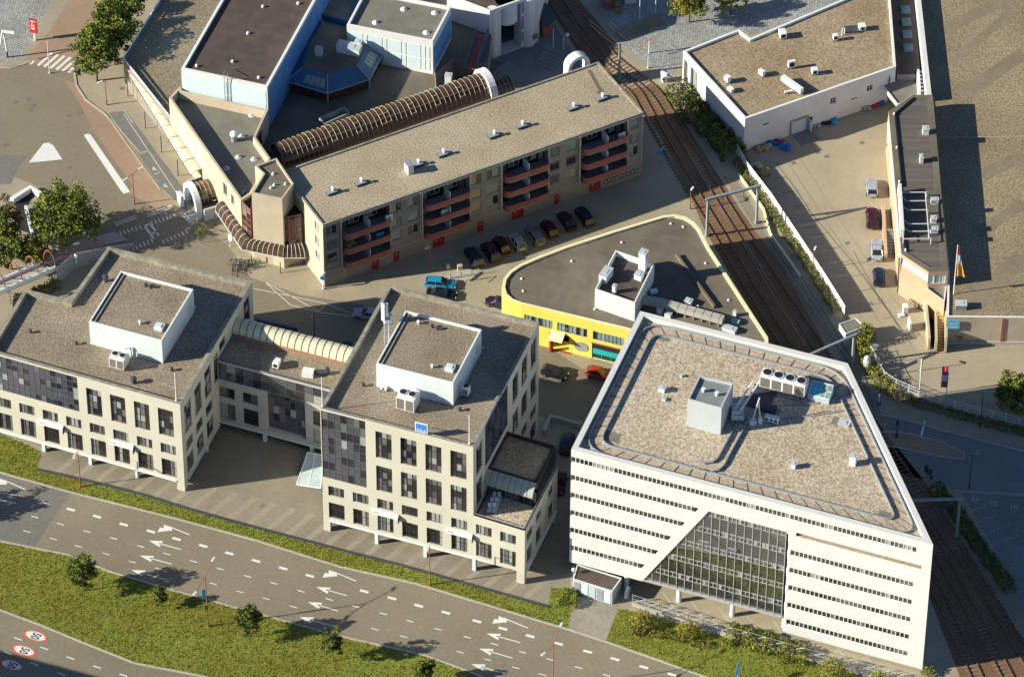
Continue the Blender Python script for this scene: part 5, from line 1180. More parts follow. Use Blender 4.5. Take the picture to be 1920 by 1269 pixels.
shell(t, YB, 6.9, ZYB, 'white_wall', 'bitumen', t=.2, par=1.0, trim='white_paint', bottom=False)
def casing(lab, px, z, sx, sy, sz, ang, mat='sheet_white', name='roof_unit', cat='roof unit', cap=True, group=None):
    p = G(*px, z); t_ = thing(name, lab, cat, p, group); mb = MB(); mb.box(p, sx, sy, sz, ang); build(mb, 'casing', mat, t_)
    mb = MB(); mb.box(p + Vector((0, 0, sz)), sx + .12, sy + .12, .08, ang); mb.box(p + Vector((0, 0, sz + .08)), sx * .5, sy * .5, .06, ang); build(mb, 'lid', 'grey_box', t_)
    return t_
ay = ANG((1115.6, 542), (1190.6, 568), ZYB)
casing('tall pale flue box on the back corner of the white plant room', (1206, 503), 9.5, 1.1, 1.1, 3.2, ay)
casing('pale cube near the right wall inside the white plant room parapet', (1198, 522), 9.5, 1.1, 1.0, .9, ay)
casing('long pale box on the left wall of the white plant room', (1136, 522), 9.6, 1.2, 2.2, 1.3, ay)
casing('small pale flue at the front left corner of the white plant room', (1152, 548), 9.5, .5, .6, 1.3, ay)
mb = MB(); p0, p1, p2 = G(1205, 566, 7.6), G(1240, 572, 7.6), G(1356, 604, 7.6)
for q0, q1 in ((p0, p1), (p1, p2)):
    d = (q1 - q0); s = Vector((-d.y, d.x, 0)).normalized() * 1.15; mb.obox(q0 - s / 2, d, s, (0, 0, .85))
for k in range(8):
    q = p1.lerp(p2, k / 7.5); d = (p2 - p1).normalized(); s = Vector((-d.y, d.x, 0)) * 1.22; mb.obox(q - s / 2, d * .08, s, (0, 0, .9)); mb.obox(q - s * .4 - Vector((0, 0, .7)), d * .08, s * .8, (0, 0, .7))
tag(build(mb, 'air_duct', 'concrete_lt'), 'long pale air duct crossing the roof of the yellow building', 'duct')
mb = MB(); mb.band(PX([(1268, 480), (1340, 578)], 6.9), .35, 6.9, 7.4); tag(build(mb, 'roof_upstand', 'bitumen_lt'), 'straight low felt upstand on the right of the yellow building roof', 'upstand')
for i, (px, s, l) in enumerate((((1291, 570), (1.0, .9, .7), 'pale crate shaped unit behind the duct on the yellow building'), ((1238, 586), (.8, .8, 1.0), 'left pale vent before the duct on the yellow building'), ((1253, 594), (.9, .7, .7), 'right pale vent before the duct on the yellow building'), ((1378, 592), (.5, .5, .9), 'slim vent at the right end of the duct'), ((1379, 606), (1.0, .6, .5), 'flat vent at the right end of the duct'), ((1368, 620), (2.0, .9, .6), 'low wide unit by the white office edge on the yellow building'))):
    casing(l, px, 6.9, *s, ay)
dm = thing('roof_drain', 'x', 'roof drain', group='white drain caps on the yellow building roof'); mb = MB(); mb.lathe((0, 0, 0), ((.2, 0), (.2, .12), (.1, .2)), 8); build(mb, 'cap', 'white_paint', dm)
place(dm, [(G(x, y, 6.9), 0, 'small white drain cap on the dark felt roof of the yellow building') for x, y in ((978, 523), (981, 546), (1072, 490), (1166, 455), (1258, 420), (1281, 426), (1323, 494), (1366, 563), (1115, 580), (1309, 574))])
mb = MB(); mb.tube(G(1219, 548, 7.5), G(1224, 545, 7.5) + Vector((.6, 0, 0)), .45, 12); tag(build(mb, 'vent_drum', 'sheet_white'), 'short pale drum on the wall of the white plant room', 'vent')
# ================================================================ white warehouse and its neighbours
ZWH = 6.5
HW = PX([(1397, 223), (1680, 125), (1667, -38), (1407, 72), (1385, 55), (1281, 96)], ZWH)
t = thing('warehouse', 'white walled warehouse with a brown gravel roof at the top right', 'building', (*HW[0], 0))
a, e, n, L = edge(HW, 0); wh_e = e
dop = [(8.2, 10.9, .05, 2.6, .12), (11.2, 11.9, .05, 2.3, .3), (14.9, 15.9, 3.4, 4.5, .2), (21.3, 22.3, 3.4, 4.5, .2)]
lw = edge(HW, 5)
lop = [(.35, 1.6, .6, 5.2, .5), (2.3, 4.3, .6, 5.2, .5)]
shell(t, HW, 0, ZWH, 'white_wall', 'gravel_warm', {0: dop, 5: lop}, dep=.2, t=.35, par=.4, trim='white_paint')
for o in lop:
    window(t, lw[0], lw[1], lw[2], *o[:4], 2, 2, .45, 'timber', ('glass_green', 'blind'), (.5, .5), rr=RY)
window(t, a, e, n, 14.9, 15.9, 3.4, 4.5, 2, 2, .18, 'frame_white', ('glass',), (1,), rr=RY); window(t, a, e, n, 21.3, 22.3, 3.4, 4.5, 2, 2, .18, 'frame_white', ('glass',), (1,), rr=RY)
mb = MB(); mb.obox(a + e * 8.2 - n * .1 + Vector((0, 0, .05)), e * 2.7, n * .05, (0, 0, 2.5)); d_ = build(mb, 'roller_door', 'sheet_white', t); mb = MB(); mb.obox(a + e * 8.0 + n * .01 + Vector((0, 0, 2.6)), e * 3.1, n * .25, (0, 0, .3)); mb.obox(a + e * 8.0 + n * .01, e * .2, n * .2, (0, 0, 2.6)); mb.obox(a + e * 10.9 + n * .01, e * .2, n * .2, (0, 0, 2.6)); build(mb, 'door_frame', 'steel', d_)
mb = MB(); mb.obox(a + e * 11.15 + n * .02 + Vector((0, 0, .05)), e * .1, n * .9, (0, 0, 2.2)); build(mb, 'open_door', 'white_paint', t)
mb = MB(); mb.obox(a + e * 3.2 + n * .01 + Vector((0, 0, 4.0)), e * .9, n * .1, (0, 0, .14)); mb.obox(a + e * 18.6 + n * .01 + Vector((0, 0, 2.9)), e * 1.0, n * .06, (0, 0, .14)); mb.tube(a + e * 25.2 + n * .1, a + e * 25.2 + n * .1 + Vector((0, 0, 5)), .08); build(mb, 'wall_fitting', 'steel_dk', t)
mb = MB(); mb.obox(a + e * 8.4 + n * .3, e * 3.2, n * 2.6, (0, 0, .1)); tag(build(mb, 'loading_plate', 'asphalt_dk'), 'dark stained slab before the roller door of the warehouse', 'slab')
RU = MB()
aw_ = math.atan2(e.y, e.x)
def ac_unit(lab, px, z, w_, d_, h_, ang, nf=1, side=True, leg=.25, mat='white_paint', group=None):
    p = G(*px, z); t_ = thing('air_conditioner', lab, 'air conditioner', p, group); mb = MB(); mb.box(p + Vector((0, 0, leg)), w_, d_, h_, ang); build(mb, 'casing', mat, t_)
    ex = Vector((math.cos(ang), math.sin(ang), 0)); ey = Vector((-ex.y, ex.x, 0)); fb = MB(); gb = MB()
    for i in range(nf):
        u = (i + .5) / nf * w_ - w_ / 2
        if side:
            c = p + ex * u - ey * (d_ / 2 + .02) + Vector((0, 0, leg + h_ * .5)); r = min(w_ / nf, h_) * .38; k = 14
            fb.add([c + ex * r * math.cos(j * 6.283 / k) + Vector((0, 0, r * math.sin(j * 6.283 / k))) for j in range(k)], (tuple(range(k)),))
        else:
            c = p + ex * u + Vector((0, 0, leg + h_ + .12)); r = min(w_ / nf, d_) * .38; k = 16
            gb.tube(c - Vector((0, 0, .12)), c + Vector((0, 0, .1)), r * 1.15, 16); fb.add([c + ex * r * math.cos(j * 6.283 / k) + ey * r * math.sin(j * 6.283 / k) + Vector((0, 0, .11)) for j in range(k)], (tuple(range(k)),))
            gb.quad(p + ex * (u - w_ / nf * .42) - ey * (d_ / 2 + .015) + Vector((0, 0, leg + .1)), p + ex * (u + w_ / nf * .42) - ey * (d_ / 2 + .015) + Vector((0, 0, leg + .1)), p + ex * (u + w_ / nf * .42) - ey * (d_ / 2 + .015) + Vector((0, 0, leg + h_ - .12)), p + ex * (u - w_ / nf * .42) - ey * (d_ / 2 + .015) + Vector((0, 0, leg + h_ - .12)), 1)
    build(fb, 'fan', 'fan', t_)
    if gb.v: build(gb, 'grille', [mat, 'grille'], t_)
    lb_ = MB()
    for sx in (-.4, .4):
        for sy in (-.35, .35): lb_.box(p + ex * sx * w_ + ey * sy * d_, .12, .12, leg, ang)
    build(lb_, 'support', 'steel_dk', t_); return t_
gw = 'air conditioners on the warehouse roof'; zr = ZWH - .4
for px, w_, d_, h_, aa, nf, lab in (((1364, 154), .9, .7, .9, 2.2, 1, 'lone unit left of the others on the warehouse roof'), ((1370, 172), 1.0, .6, .5, 2.2, 1, 'low unit nearest the left wall on the warehouse roof'), ((1428, 142), 1.0, .6, .8, 2.3, 1, 'unit with a long shadow in the middle of the warehouse roof'), ((1484, 128), 1.1, .5, 1.2, .3, 1, 'tall unit standing alone behind the four fan unit on the warehouse roof'), ((1527, 139), .9, .9, .8, .2, 1, 'square unit right of the four fan unit on the warehouse roof'), ((1485, 165), 4.2, .7, .9, 2.3, 4, 'long unit with four fans across the warehouse roof'), ((1467, 70), 1.0, 1.4, .9, .2, 1, 'bluish unit near the back edge of the warehouse roof'), ((1616, 56), 1.0, 1.1, .7, .2, 1, 'unit nearest the dark side passage on the warehouse roof'), ((1566, 76), .7, .7, .9, .2, 1, 'small unit beside the dark tilted panel on the warehouse roof'), ((1478, 176), 1.2, .3, .3, .3, 1, 'flat low unit before the four fan unit on the warehouse roof')):
    ac_unit(lab, px, zr, w_, d_, h_, aa, nf, group=gw)
p = G(1585, 63, zr); t_ = thing('solar_panel', 'dark tilted panel with pipes near the back of the warehouse roof', 'panel', p); mb = MB(); ex = Vector((1, .1, 0)) * 2.1; mb.obox(p, ex, Vector((-.1, 1, .0)) * 1.6, (0, 0, .12)); build(mb, 'panel', 'steel_dk', t_); mb = MB(); mb.path([p + Vector((-.5, -.5, 0)), p + Vector((-.5, -.5, 1.3)), p + Vector((-.1, -.2, 1.3)), p + Vector((-.1, 0, 0))], .1); build(mb, 'pipe', 'sheet_white', t_)
# passage with skylights, canopy
p = ccw(PX([(1682, 140), (1726, 140), (1712, -40), (1670, -40)], 4.6)); t = thing('passage_roof', 'dark passage roof with four skylights between the warehouse and the brown deck', 'building', (*p[0], 0)); mb = MB(); mb.prism(p, 0, 4.6, mt=1); build(mb, 'wall', ['concrete', 'bitumen'], t)
for y in (20, 43, 66, 91):
    c = G(1696 + y * .075, y, 4.6); s_ = MB(); s_.box(c, 1.4, 1.6, .3, .05); sk = build(s_, 'skylight', 'steel', t); s_ = MB(); s_.box(c + Vector((0, 0, .3)), 1.25, 1.45, .06, .05); build(s_, 'pane', 'glass_green', sk)
p = ccw(PX([(1648, 153), (1682, 138), (1726, 138), (1737, 172), (1710, 178), (1682, 196)], 3.6)); t = thing('canopy_roof', 'low canopy roof with a white edge between warehouse and brick office', 'canopy', (*p[0], 3.2)); mb = MB(); mb.prism(p, 3.25, 3.5, mt=1); build(mb, 'slab', ['white_paint', 'bitumen_grey'], t); mb = MB(); mb.band(PX([(1648, 153), (1682, 196), (1700, 196)], 3.6), .25, 3.2, 3.75); build(mb, 'fascia', 'white_paint', t)
mb = MB(); mb.band(PX([(1719, -30), (1742, 178)], 6.4), .75, 0, 6.4); tag(build(mb, 'party_wall', 'white_wall'), 'long white capped wall along the left edge of the brown deck', 'wall')
mb = MB(); mb.band(PX([(1721, 134), (1724, 176)], 4.6), .4, 3.5, 5.0); 
for k in range(6): mb.obox(G(1723 + k * .4, 138 + k * 7, 4.4), (1.2, .1, 0), (0, .25, 0), (0, 0, .25))
tag(build(mb, 'short_wall', 'white_wall'), 'short white wall with cross bars beside the party wall', 'wall')
# brick office
ZBO = 7.9
BO = PX([(1690, 476), (1741, 510), (1778, 509), (1749, 178), (1712, 178), (1666, 209)], ZBO)
t = thing('brick_office', 'long salmon brick office with a dark banded roof and a pale clerestory end', 'building', (*BO[0], 0))
a, e, n, L = edge(BO, 0); a2_, e2_, n2_, L2_ = edge(BO, 1)
cl = [(.15, L - .1, 5.9, 7.2, .12)]
shell(t, BO, 0, ZBO, 'salmon', 'bitumen_strip', {0: cl, 1: [(.1, L2_ - .3, 5.6, 7.2, .12)]}, dep=.12, t=.9, par=.12, trim='bitumen_lt')
window(t, a, e, n, .15, L - .1, 5.9, 7.2, 6, 1, .1, 'white_paint', ('blue_pale',), (1,), 'clerestory', rr=RY); window(t, a2_, e2_, n2_, .1, L2_ - .3, 5.6, 7.2, 3, 1, .1, 'white_paint', ('blind', 'blue_pale'), (.6, .4), 'clerestory', rr=RY)
mb = MB(); q = BO[5]; al, el, nl, Ll = edge(BO, 5)
mb.obox(al + el * .5 + nl * .01 + Vector((0, 0, 5.2)), el * (Ll - 1), nl * .06, (0, 0, 1.9)); build(mb, 'pale_band', 'white_wall', t)
mb = MB(); rp = PX([(1712, 184), (1676, 214), (1690, 350)], ZBO); mb.band([Vector(v) + Vector((.15, 0)) for v in rp], .22, ZBO - .1, ZBO + .14); rp2 = PX([(1694, 440), (1697, 470)], ZBO); mb.band(rp2, .22, ZBO - .1, ZBO + .14); build(mb, 'gutter', 'fan', t)
mb = MB(); mb.tube(G(1683, 548, 0), G(1686.5, 478, ZBO) - Vector((0, 0, .5)), .1); mb.tube(G(1664.5, 290, 0), G(1663, 270, 3) , .08); build(mb, 'downpipe', 'steel_dk', t)
LB = PX([(1737, 541), (1771, 566), (1776, 530), (1745, 512)], 5.0)
t = thing('brick_porch', 'lower salmon brick porch in front of the clerestory end of the brick office', 'building', (*LB[0], 0)); shell(t, ccw(LB), 0, 5.0, 'salmon', 'bitumen_grey', t=.2, par=.4, trim='white_paint')
for lab, pts, h in (('left white capped wall of the entrance ramp by the brick office', [(1734, 578), (1741, 656)], 2.3), ('middle white capped wall between ramp and outdoor stair', [(1753, 604), (1754, 662)], 2.2), ('right white capped wall of the outdoor stair against the tan deck', [(1771, 560), (1772, 662)], 3.2)):
    mb = MB(); mb.band(PX(pts, 0), .35, 0, h, mt=0); tag(build(mb, 'stair_wall', 'beige'), lab, 'wall')
st_ = MB(); p0, p1 = G(1763, 662, 0), G(1763, 605, 0)
for k in range(14): st_.obox(p0.lerp(p1, k / 14) - Vector((.75, 0, 0)), (1.5, 0, 0), (p1 - p0) / 14, (0, 0, .17 * (k + 1)))
tag(build(st_, 'outdoor_stair', 'timber'), 'brown outdoor stair climbing beside the tan deck wall', 'stair')
mb = MB(); mb.prism(ccw(PX([(1740, 650), (1752, 650), (1752, 600), (1738, 575)], 0)), 0, .05); tag(build(mb, 'entrance_ramp', 'fan'), 'dark entrance ramp between white capped walls', 'ramp')
mb = MB(); mb.band(PX([(1655, 395), (1660, 488)], 0), .5, 0, 1.3); tag(build(mb, 'ramp_wall', 'salmon'), 'low salmon brick wall beside the parked cars of the yard', 'wall')
steps('narrow dark stair between the low brick wall and the brick office', (1668, 482), (1670, 440), 1.2, 8, 1.2, 'asphalt_dk')
# steel frame and units on the brick roof
t = thing('roof_frame', 'open pale steel frame standing on the roof of the brick office', 'frame', G(1695, 440, ZBO)); mb = MB(); zf = ZBO + .9
P_ = lambda x, y: G(x, y, zf)
for y0, x0, x1 in ((361, 1690, 1738), (377, 1700, 1738), (394, 1702, 1740), (420, 1704, 1742), (434, 1704, 1743), (448, 1694, 1746)): mb.path([P_(x0, y0), P_(x1, y0 - .5)], .09)
for a_, b_ in (((1735, 361), (1742, 447)), ((1690, 368), (1700, 377)), ((1691, 386), (1703, 394)), ((1694, 412), (1704, 420)), ((1695, 426), (1705, 434)), ((1693, 437), (1694, 448))): mb.path([P_(*a_), P_(*b_)], .08)
for x, y in ((1738, 361), (1740, 394), (1742, 434), (1746, 448), (1694, 448)): q = P_(x, y); mb.tube(q, q - Vector((0, 0, 1.0)), .08)
build(mb, 'beam', 'frame_white', t); mb = MB(); mb.band([P_(1686.5, 350)[:2], P_(1692, 437)[:2]], .5, ZBO - .1, zf + .6); build(mb, 'screen', 'white_paint', t)
gb_ = 'white units on the brick office roof'
for px, s, l in (((1735, 250), (.9, 1.0, 1.0), 'white cube shaped unit nearest the top end of the brick roof'), ((1727, 303), (.5, 1.0, 1.0), 'slim white unit halfway along the brick roof'), ((1752, 381), (1.1, .7, .8), 'white unit right of the top of the steel frame'), ((1750, 416), (.8, .9, .8), 'white unit right of the middle of the steel frame'), ((1751, 436), (1.1, .8, .8), 'white unit right of the lower end of the steel frame')): casing(l, px, ZBO - .1, *s, .05, 'white_paint', 'roof_unit', 'roof unit', group=gb_)
for x, y in ((1676.5, 215), (1681.5, 278), (1686.5, 342), (1698, 470)):
    mb = MB(); mb.lathe(G(x, y, ZBO), ((.16, 0), (.16, .3), (.05, .4)), 8); tag(build(mb, 'roof_cowl', 'white_paint'), 'small white cowl along the gutter of the brick office roof', 'cowl', 'white cowls along the brick roof gutter')
# brown deck
ZDK = 5.2
DK = PX([(1775, 594), (2080, 597), (2080, -80), (1714, -80), (1742, 178), (1777, 512)], ZDK)
t = thing('flat_roof_hall', 'large brown gravel deck with a tan front wall filling the right edge', 'building', (*DK[0], 0))
shell(t, DK, 0, ZDK, 'deck_wall', 'gravel_brown', t=.3, par=.25, trim='white_paint')
a, e, n, L = edge(DK, 0); mb = MB(); mb.obox(a + e * 8.0 + n * .01, e * .35, n * .12, (0, 0, 5.0)); mb.obox(a + e * 11.6 + n * .01, e * .25, n * .12, (0, 0, 5.0)); build(mb, 'pilaster', 'red_brown', t); mb = MB(); mb.obox(a + n * .01, e * L, n * .25, (0, 0, .55)); build(mb, 'plinth', 'concrete_lt', t)
mb = MB(); mb.obox(a + e * .25 + n * .25 + Vector((0, 0, 3.2)), e * 1.7, n * .12, (0, 0, 1.6)); o = tag(build(mb, 'wall_sign', 'sign_cyan'), 'light blue sign with pale lettering on the corner of the tan wall', 'sign')
mb = MB(); text_into(mb, 'BCC', .62, a + e * 1.1 + n * .375 + Vector((0, 0, 4.2)), e, (0, 0, 1), bold=.02); mb.obox(a + e * .5 + n * .371 + Vector((0, 0, 3.5)), e * 1.2, n * .005, (0, 0, .12)); build(mb, 'lettering', 'white_paint', o)
mb = MB(); mb.obox(a + e * 1.7 + n * .01 + Vector((0, 0, .8)), e * .9, n * .06, (0, 0, .7)); tag(build(mb, 'wall_poster', 'red_dull'), 'small faded red poster low on the tan wall', 'poster')
casing('grey box standing on the brown deck near its front corner', (1801, 577), ZDK - .25, 1.6, 1.2, .9, .0, 'grey_roof')
sp_ = MB()
for a_, b_, w_ in (((1800, 590), (1920, 480), 3.0), ((1830, 440), (1920, 380), 2.0), ((1765, 60), (1920, -20), 2.2), ((1800, 180), (1920, 100), 2.6), ((1840, 330), (1920, 290), 2.4), ((1780, 120), (1900, 20), 1.4)): sp_.ribbon(PX([a_, b_], ZDK - .25), w_, ZDK - .245)
o = build(sp_, 'bare_felt_strip', M.setdefault('felt_strip', MAT('bare_felt', (.22, .175, .115), (.29, .235, .155), s=2.5, lo=.35, hi=.65, big=.2)), t); o['kind'] = 'stuff'
mb = MB(); mb.ribbon(PX([(1764, 258), (1920, 256)], ZDK - .25), .12, ZDK - .23); build(mb, 'roof_cable', 'concrete_lt', t)
p = G(1788, 551, ZDK - .25); t = thing('flag', 'white pole with a red, white and orange flag on the brown deck', 'flag', p); mb = MB(); mb.tube(p, p + Vector((0, 0, 9.5)), .09, 8, .06); build(mb, 'pole', 'white_paint', t)
for k, (z0, z1, m_) in enumerate(((9.4, 7.6, 'sign_red'), (7.6, 5.9, 'white_paint'), (5.9, 3.6, 'orange'))):
    mb = MB(); w0, w1 = (.25, .5, .7)[k], (.5, .7, 1.3)[k]
    for s in range(4): f0, f1 = s / 4, (s + 1) / 4; mb.quad(p + Vector((.08 + w0 * f0, .12 * math.sin(s * 2 + k), z0)), p + Vector((.08 + w0 * f1, .12 * math.sin(s * 2 + 2 + k), z0)), p + Vector((.08 + w1 * f1, .12 * math.sin(s * 2 + 3 + k), z1 - .3 * f1)), p + Vector((.08 + w1 * f0, .12 * math.sin(s * 2 + 1 + k), z1 - .3 * f0)))
    build(mb, 'cloth', m_, t)
# ================================================================ roof plant on the offices
RS = random.Random(77)
aL_ = math.radians(-20.5)
zl = ZL - .8; zm = ZM - .75; zk = ZK - .5; zt = ZT - .75; ph = 3.95
ac_unit('twin fan cooler standing before the rooftop box of the left office', (224, 686), zl, 2.2, 1.9, 1.7, aL_, 2, False, .35)
t = thing('pipe_manifold', 'bent white pipes beside the twin fan cooler of the left office', 'pipework', G(246, 668, zl)); p = G(246, 668, zl); mb = MB(); mb.path([p, p + Vector((0, 0, 1.7)), p + Vector((-.9, -.3, 1.7))], .14); mb.path([p + Vector((.4, .3, 0)), p + Vector((.4, .3, 1.4)), p + Vector((-.3, .3, 1.4))], .1); build(mb, 'pipe', 'white_paint', t)
ac_unit('twin fan cooler standing before the rooftop box of the middle office', (765, 762), zm, 2.6, 2.3, 2.1, aL_, 2, False, .3)
ac_unit('single fan unit on legs right of the middle office rooftop box', (874, 745), zm, .95, .95, 1.2, aL_, 1, False, .8)
ac_unit('small unit at the foot of the left end of the middle rooftop box', (720, 731), zm, .9, .5, .5, aL_, 1, True, .2)
ac_unit('white unit on the link roof nearest the left office', (518, 690), zk, .9, .7, .9, aL_, 1, True, .3)
ac_unit('second white unit behind the first one on the link roof', (521, 684), zk, .8, .6, .8, aL_, 1, True, .3)
t = thing('ventilator', 'pale angled ventilator box with a dark duct on the link roof', 'ventilator', G(578, 703, zk)); p = G(578, 703, zk); mb = MB(); mb.box(p, 1.6, 1.2, .9, aL_ + .15); build(mb, 'casing', 'white_wall', t); mb = MB(); mb.tube(p + Vector((.9, .1, .4)), p + Vector((2.6, .2, .4)), .38, 10); mb.tube(p + Vector((2.7, .2, 0)), p + Vector((2.7, .2, 1.2)), .3, 10); build(mb, 'duct', 'steel_dk', t)
for (x, y, z, l) in ((299, 616, zl + ph, 'silvery skylight hatch on the rooftop box of the left office'), (844, 693, zm + ph, 'silvery skylight hatch on the rooftop box of the middle office')):
    p = G(x, y, z); t = thing('roof_hatch', l, 'hatch', p); mb = MB(); mb.box(p, 1.2, 1.2, .35, aL_); build(mb, 'curb', 'grey_box', t); mb = MB(); mb.box(p + Vector((0, 0, .35)), 1.25, 1.25, .22, aL_); mb.box(p + Vector((0, 0, .57)), .7, .7, .1, aL_); build(mb, 'dome', 'sheet_white', t)
for (x, y, z, l) in ((198, 527, zl, 'dark cowl behind the rooftop box of the left office'), (251, 718, zl, 'dark cowl near the front edge of the left office roof'), (322, 695, zl, 'small dark outlet near the right edge of the left office roof'), (57, 624, zl, 'dark tripod outlet at the left of the left office roof'), (143, 646, zl, 'dark outlet before the left end of the left rooftop box'), (681, 724, zm, 'dark outlet left of the middle rooftop box'), (862, 770, zm, 'dark outlet at the front of the middle office roof'), (273, 537, zl + ph, 'dark paired outlet at the back of the left rooftop box'), (282, 540, zl + ph, 'second dark paired outlet at the back of the left rooftop box'), (263, 607, zl + ph, 'low pale outlet at the front of the left rooftop box'), (810, 614, zm + ph, 'dark paired outlet at the back of the middle rooftop box'), (820, 618, zm + ph, 'second dark paired outlet at the back of the middle rooftop box'), (785, 607, zm + ph, 'pale outlet at the back of the middle rooftop box'), (811, 689, zm + ph, 'low outlet at the front of the middle rooftop box')):
    mb = MB(); s = 1.0 if 'cowl' in l else .55; mb.lathe(G(x, y, z), ((.3 * s, 0), (.3 * s, .7 * s), (.5 * s, .75 * s), (.45 * s, 1.0 * s), (.1, 1.1 * s)), 8); tag(build(mb, 'roof_outlet', 'steel_dk' if 'dark' in l else 'white_wall'), l, 'roof outlet')
p = G(722, 645, zm); t = thing('phone_mast', 'phone mast with three white antenna panels beside the middle rooftop box', 'mast', p); mb = MB(); mb.tube(p, p + Vector((0, 0, 7.6)), .13, 8); mb.path([p + Vector((0, 0, 2.2)), p + Vector((1.2, .2, 2.2))], .07); mb.path([p + Vector((0, 0, 3.6)), p + Vector((1.2, .2, 3.6))], .07); build(mb, 'pole', 'steel', t)
for k in range(3):
    an = k * 2.09 + .4; c = p + Vector((.32 * math.cos(an), .32 * math.sin(an), 4.3)); mb = MB(); mb.box(c, .34, .22, 3.2, an); build(mb, 'antenna', 'white_paint', t)
mb = MB(); mb.tube(G(729, 650, zm), G(729, 650, zm) + Vector((0, 0, 5)), .06); mb.box(G(727, 646, zm) + Vector((0, 0, 4.3)), .8, .8, .5, .3); mb.box(G(733, 641, zm) + Vector((0, 0, 4.3)), .4, .5, .9, .3); build(mb, 'equipment_box', 'grey_box', t)
t = thing('bench_row', 'pale double row of folded loungers on the terrace of the middle office wing', 'lounger', G(926, 946, ZW - .5)); 
for k in range(2):
    for j in range(3):
        p = G(918 + k * 9 + j * 4.5, 958 - j * 10, ZW - .5); mb = MB(); mb.box(p + Vector((0, 0, .3)), .5, 1.1, .12, -.35); mb.obox(p + Vector((-.25, .4, .4)), (.5, 0, 0), (0, .1, 0), (0, .25, .55)); 
        for sx in (-.2, .2): mb.box(p + Vector((sx, 0, 0)), .06, .9, .3, -.35)
        build(mb, 'seat', 'sheet_white', t)
# white office roof plant
zb_ = zt + 5.0
GB = PX([(1289.5, 748), (1353, 765), (1375, 718), (1311, 704)], zb_); t = thing('lift_housing', 'grey cladded lift housing with a grey membrane roof on the white office', 'plant room', (*GB[0], zt))
shell(t, GB, zt, zb_, 'grey_box', 'grey_roof', t=.2, par=.35, trim='grey_box', bottom=False)
for x, y in ((1319, 734), (1344, 741)):
    mb = MB(); mb.lathe(G(x, y, zb_ - .35), ((.22, 0), (.22, .4), (.3, .45), (.28, .6)), 8); build(mb, 'vent', 'white_paint', t)
a = ANG((1440, 730), (1500, 745), zt)
ac_unit('long chiller with four roof fans on the white office roof', (1469, 735), zt, 6.4, 1.9, 1.9, a, 4, False, .9)
p = G(1538, 745, zt); t = thing('roof_light', 'glazed sloping roof light beside the long chiller', 'roof light', p); ex = Vector((math.cos(a), math.sin(a), 0)); ey = Vector((-ex.y, ex.x, 0)); mb = MB(); mb.obox(p - ex * 1.5 - ey * 1.0, ex * 3.0, ey * 2.0, (0, 0, .9)); build(mb, 'base', 'grey_box', t)
b0 = p - ex * 1.5 - ey * 1.0 + Vector((0, 0, .92)); mb = MB(); mb.add([b0, b0 + ex * 3, b0 + ex * 3 + ey * 2 + Vector((0, 0, 1.0)), b0 + ey * 2 + Vector((0, 0, 1.0)), b0 + ey * 2, b0 + ex * 3 + ey * 2], ((0, 1, 2, 3), (3, 2, 5, 4), (0, 3, 4), (1, 5, 2))); build(mb, 'glazing_frame', 'sheet_white', t)
pb = MB(); sl3 = (ey * 2 + Vector((0, 0, 1.0)))
for i in range(4):
    for j in range(2): q = b0 + ex * (.15 + .72 * i) + sl3 * (.06 + .46 * j) + Vector((0, 0, .03)); pb.quad(q, q + ex * .6, q + ex * .6 + sl3 * .4, q + sl3 * .4, 0 if i < 2 else 1)
build(pb, 'pane', ['sign_cyan', 'glass_green'], t)
ac_unit('low pale unit with three round openings near the cradle arms', (1447, 790), zt, 1.9, .7, .8, a, 3, True, .15)
t = thing('facade_cradle', 'roof car with white telescopic arms beside the grey lift housing', 'cradle', G(1385, 778, zt)); p = G(1383, 780, zt)
mb = MB(); mb.box(p + Vector((0, 0, .4)), 1.7, 2.6, .9, a + .3); mb.box(p + Vector((-.3, -.6, 1.3)), 1.1, .9, .6, a + .3); build(mb, 'carriage', 'grey_box', t)
mb = MB(); 
for s in (-.45, .45): mb.path([p + Vector((s - .4, -1.0, 1.6)), p + Vector((s + 2.4, 2.0, 4.6))], .1); mb.path([p + Vector((s - .4, -1.0, 1.1)), p + Vector((s + 2.2, 1.9, 4.1))], .07)
for k in range(6): f = k / 5; mb.tube(p + Vector((-.85 + 2.7 * f, -1 + 2.9 * f, 1.35 + 3 * f)), p + Vector((.05 + 2.7 * f, -1 + 2.9 * f, 1.35 + 3 * f)), .05)
build(mb, 'arm', 'white_paint', t)
mb = MB()
for k in range(9): q = p + Vector((RS.uniform(-.2, 1.3), RS.uniform(-1.3, .2), 0)); mb.box(q + Vector((0, 0, RS.uniform(.1, .8))), .3, .4, .35, RS.random())
for s in (-.8, .8): mb.path([p + Vector((s, -1.2, .2)), p + Vector((s, 1.2, .2))], .12)
build(mb, 'winch', 'steel', t)
t = thing('jib_frame', 'upright pale jib frame right of the roof car on the white office', 'frame', G(1414, 792, zt)); p = G(1411, 795, zt); mb = MB(); mb.box(p, .9, .7, .8, .2); mb.box(p + Vector((1.0, .1, 0)), .5, .5, 1.1, .2); build(mb, 'base', 'sheet_white', t); mb = MB(); mb.path([p + Vector((0, 0, .8)), p + Vector((.35, .2, 2.6)), p + Vector((.8, .6, 4.4))], .1); mb.path([p + Vector((1.0, .1, 1.1)), p + Vector((.75, .35, 3.0)), p + Vector((.8, .6, 4.4))], .1); mb.tube(p + Vector((.35, .2, 2.6)), p + Vector((.75, .35, 3.0)), .08); build(mb, 'arm', 'sheet_white', t)
mb = MB(); mb.box(G(1428, 745, zt - .0), 3.2, 4.6, .14, a); mb.box(G(1436, 768, zt), 2.8, 1.2, .7, a); tag(build(mb, 'equipment_plinth', 'steel_dk'), 'dark equipment plinth before the long chiller', 'plinth')
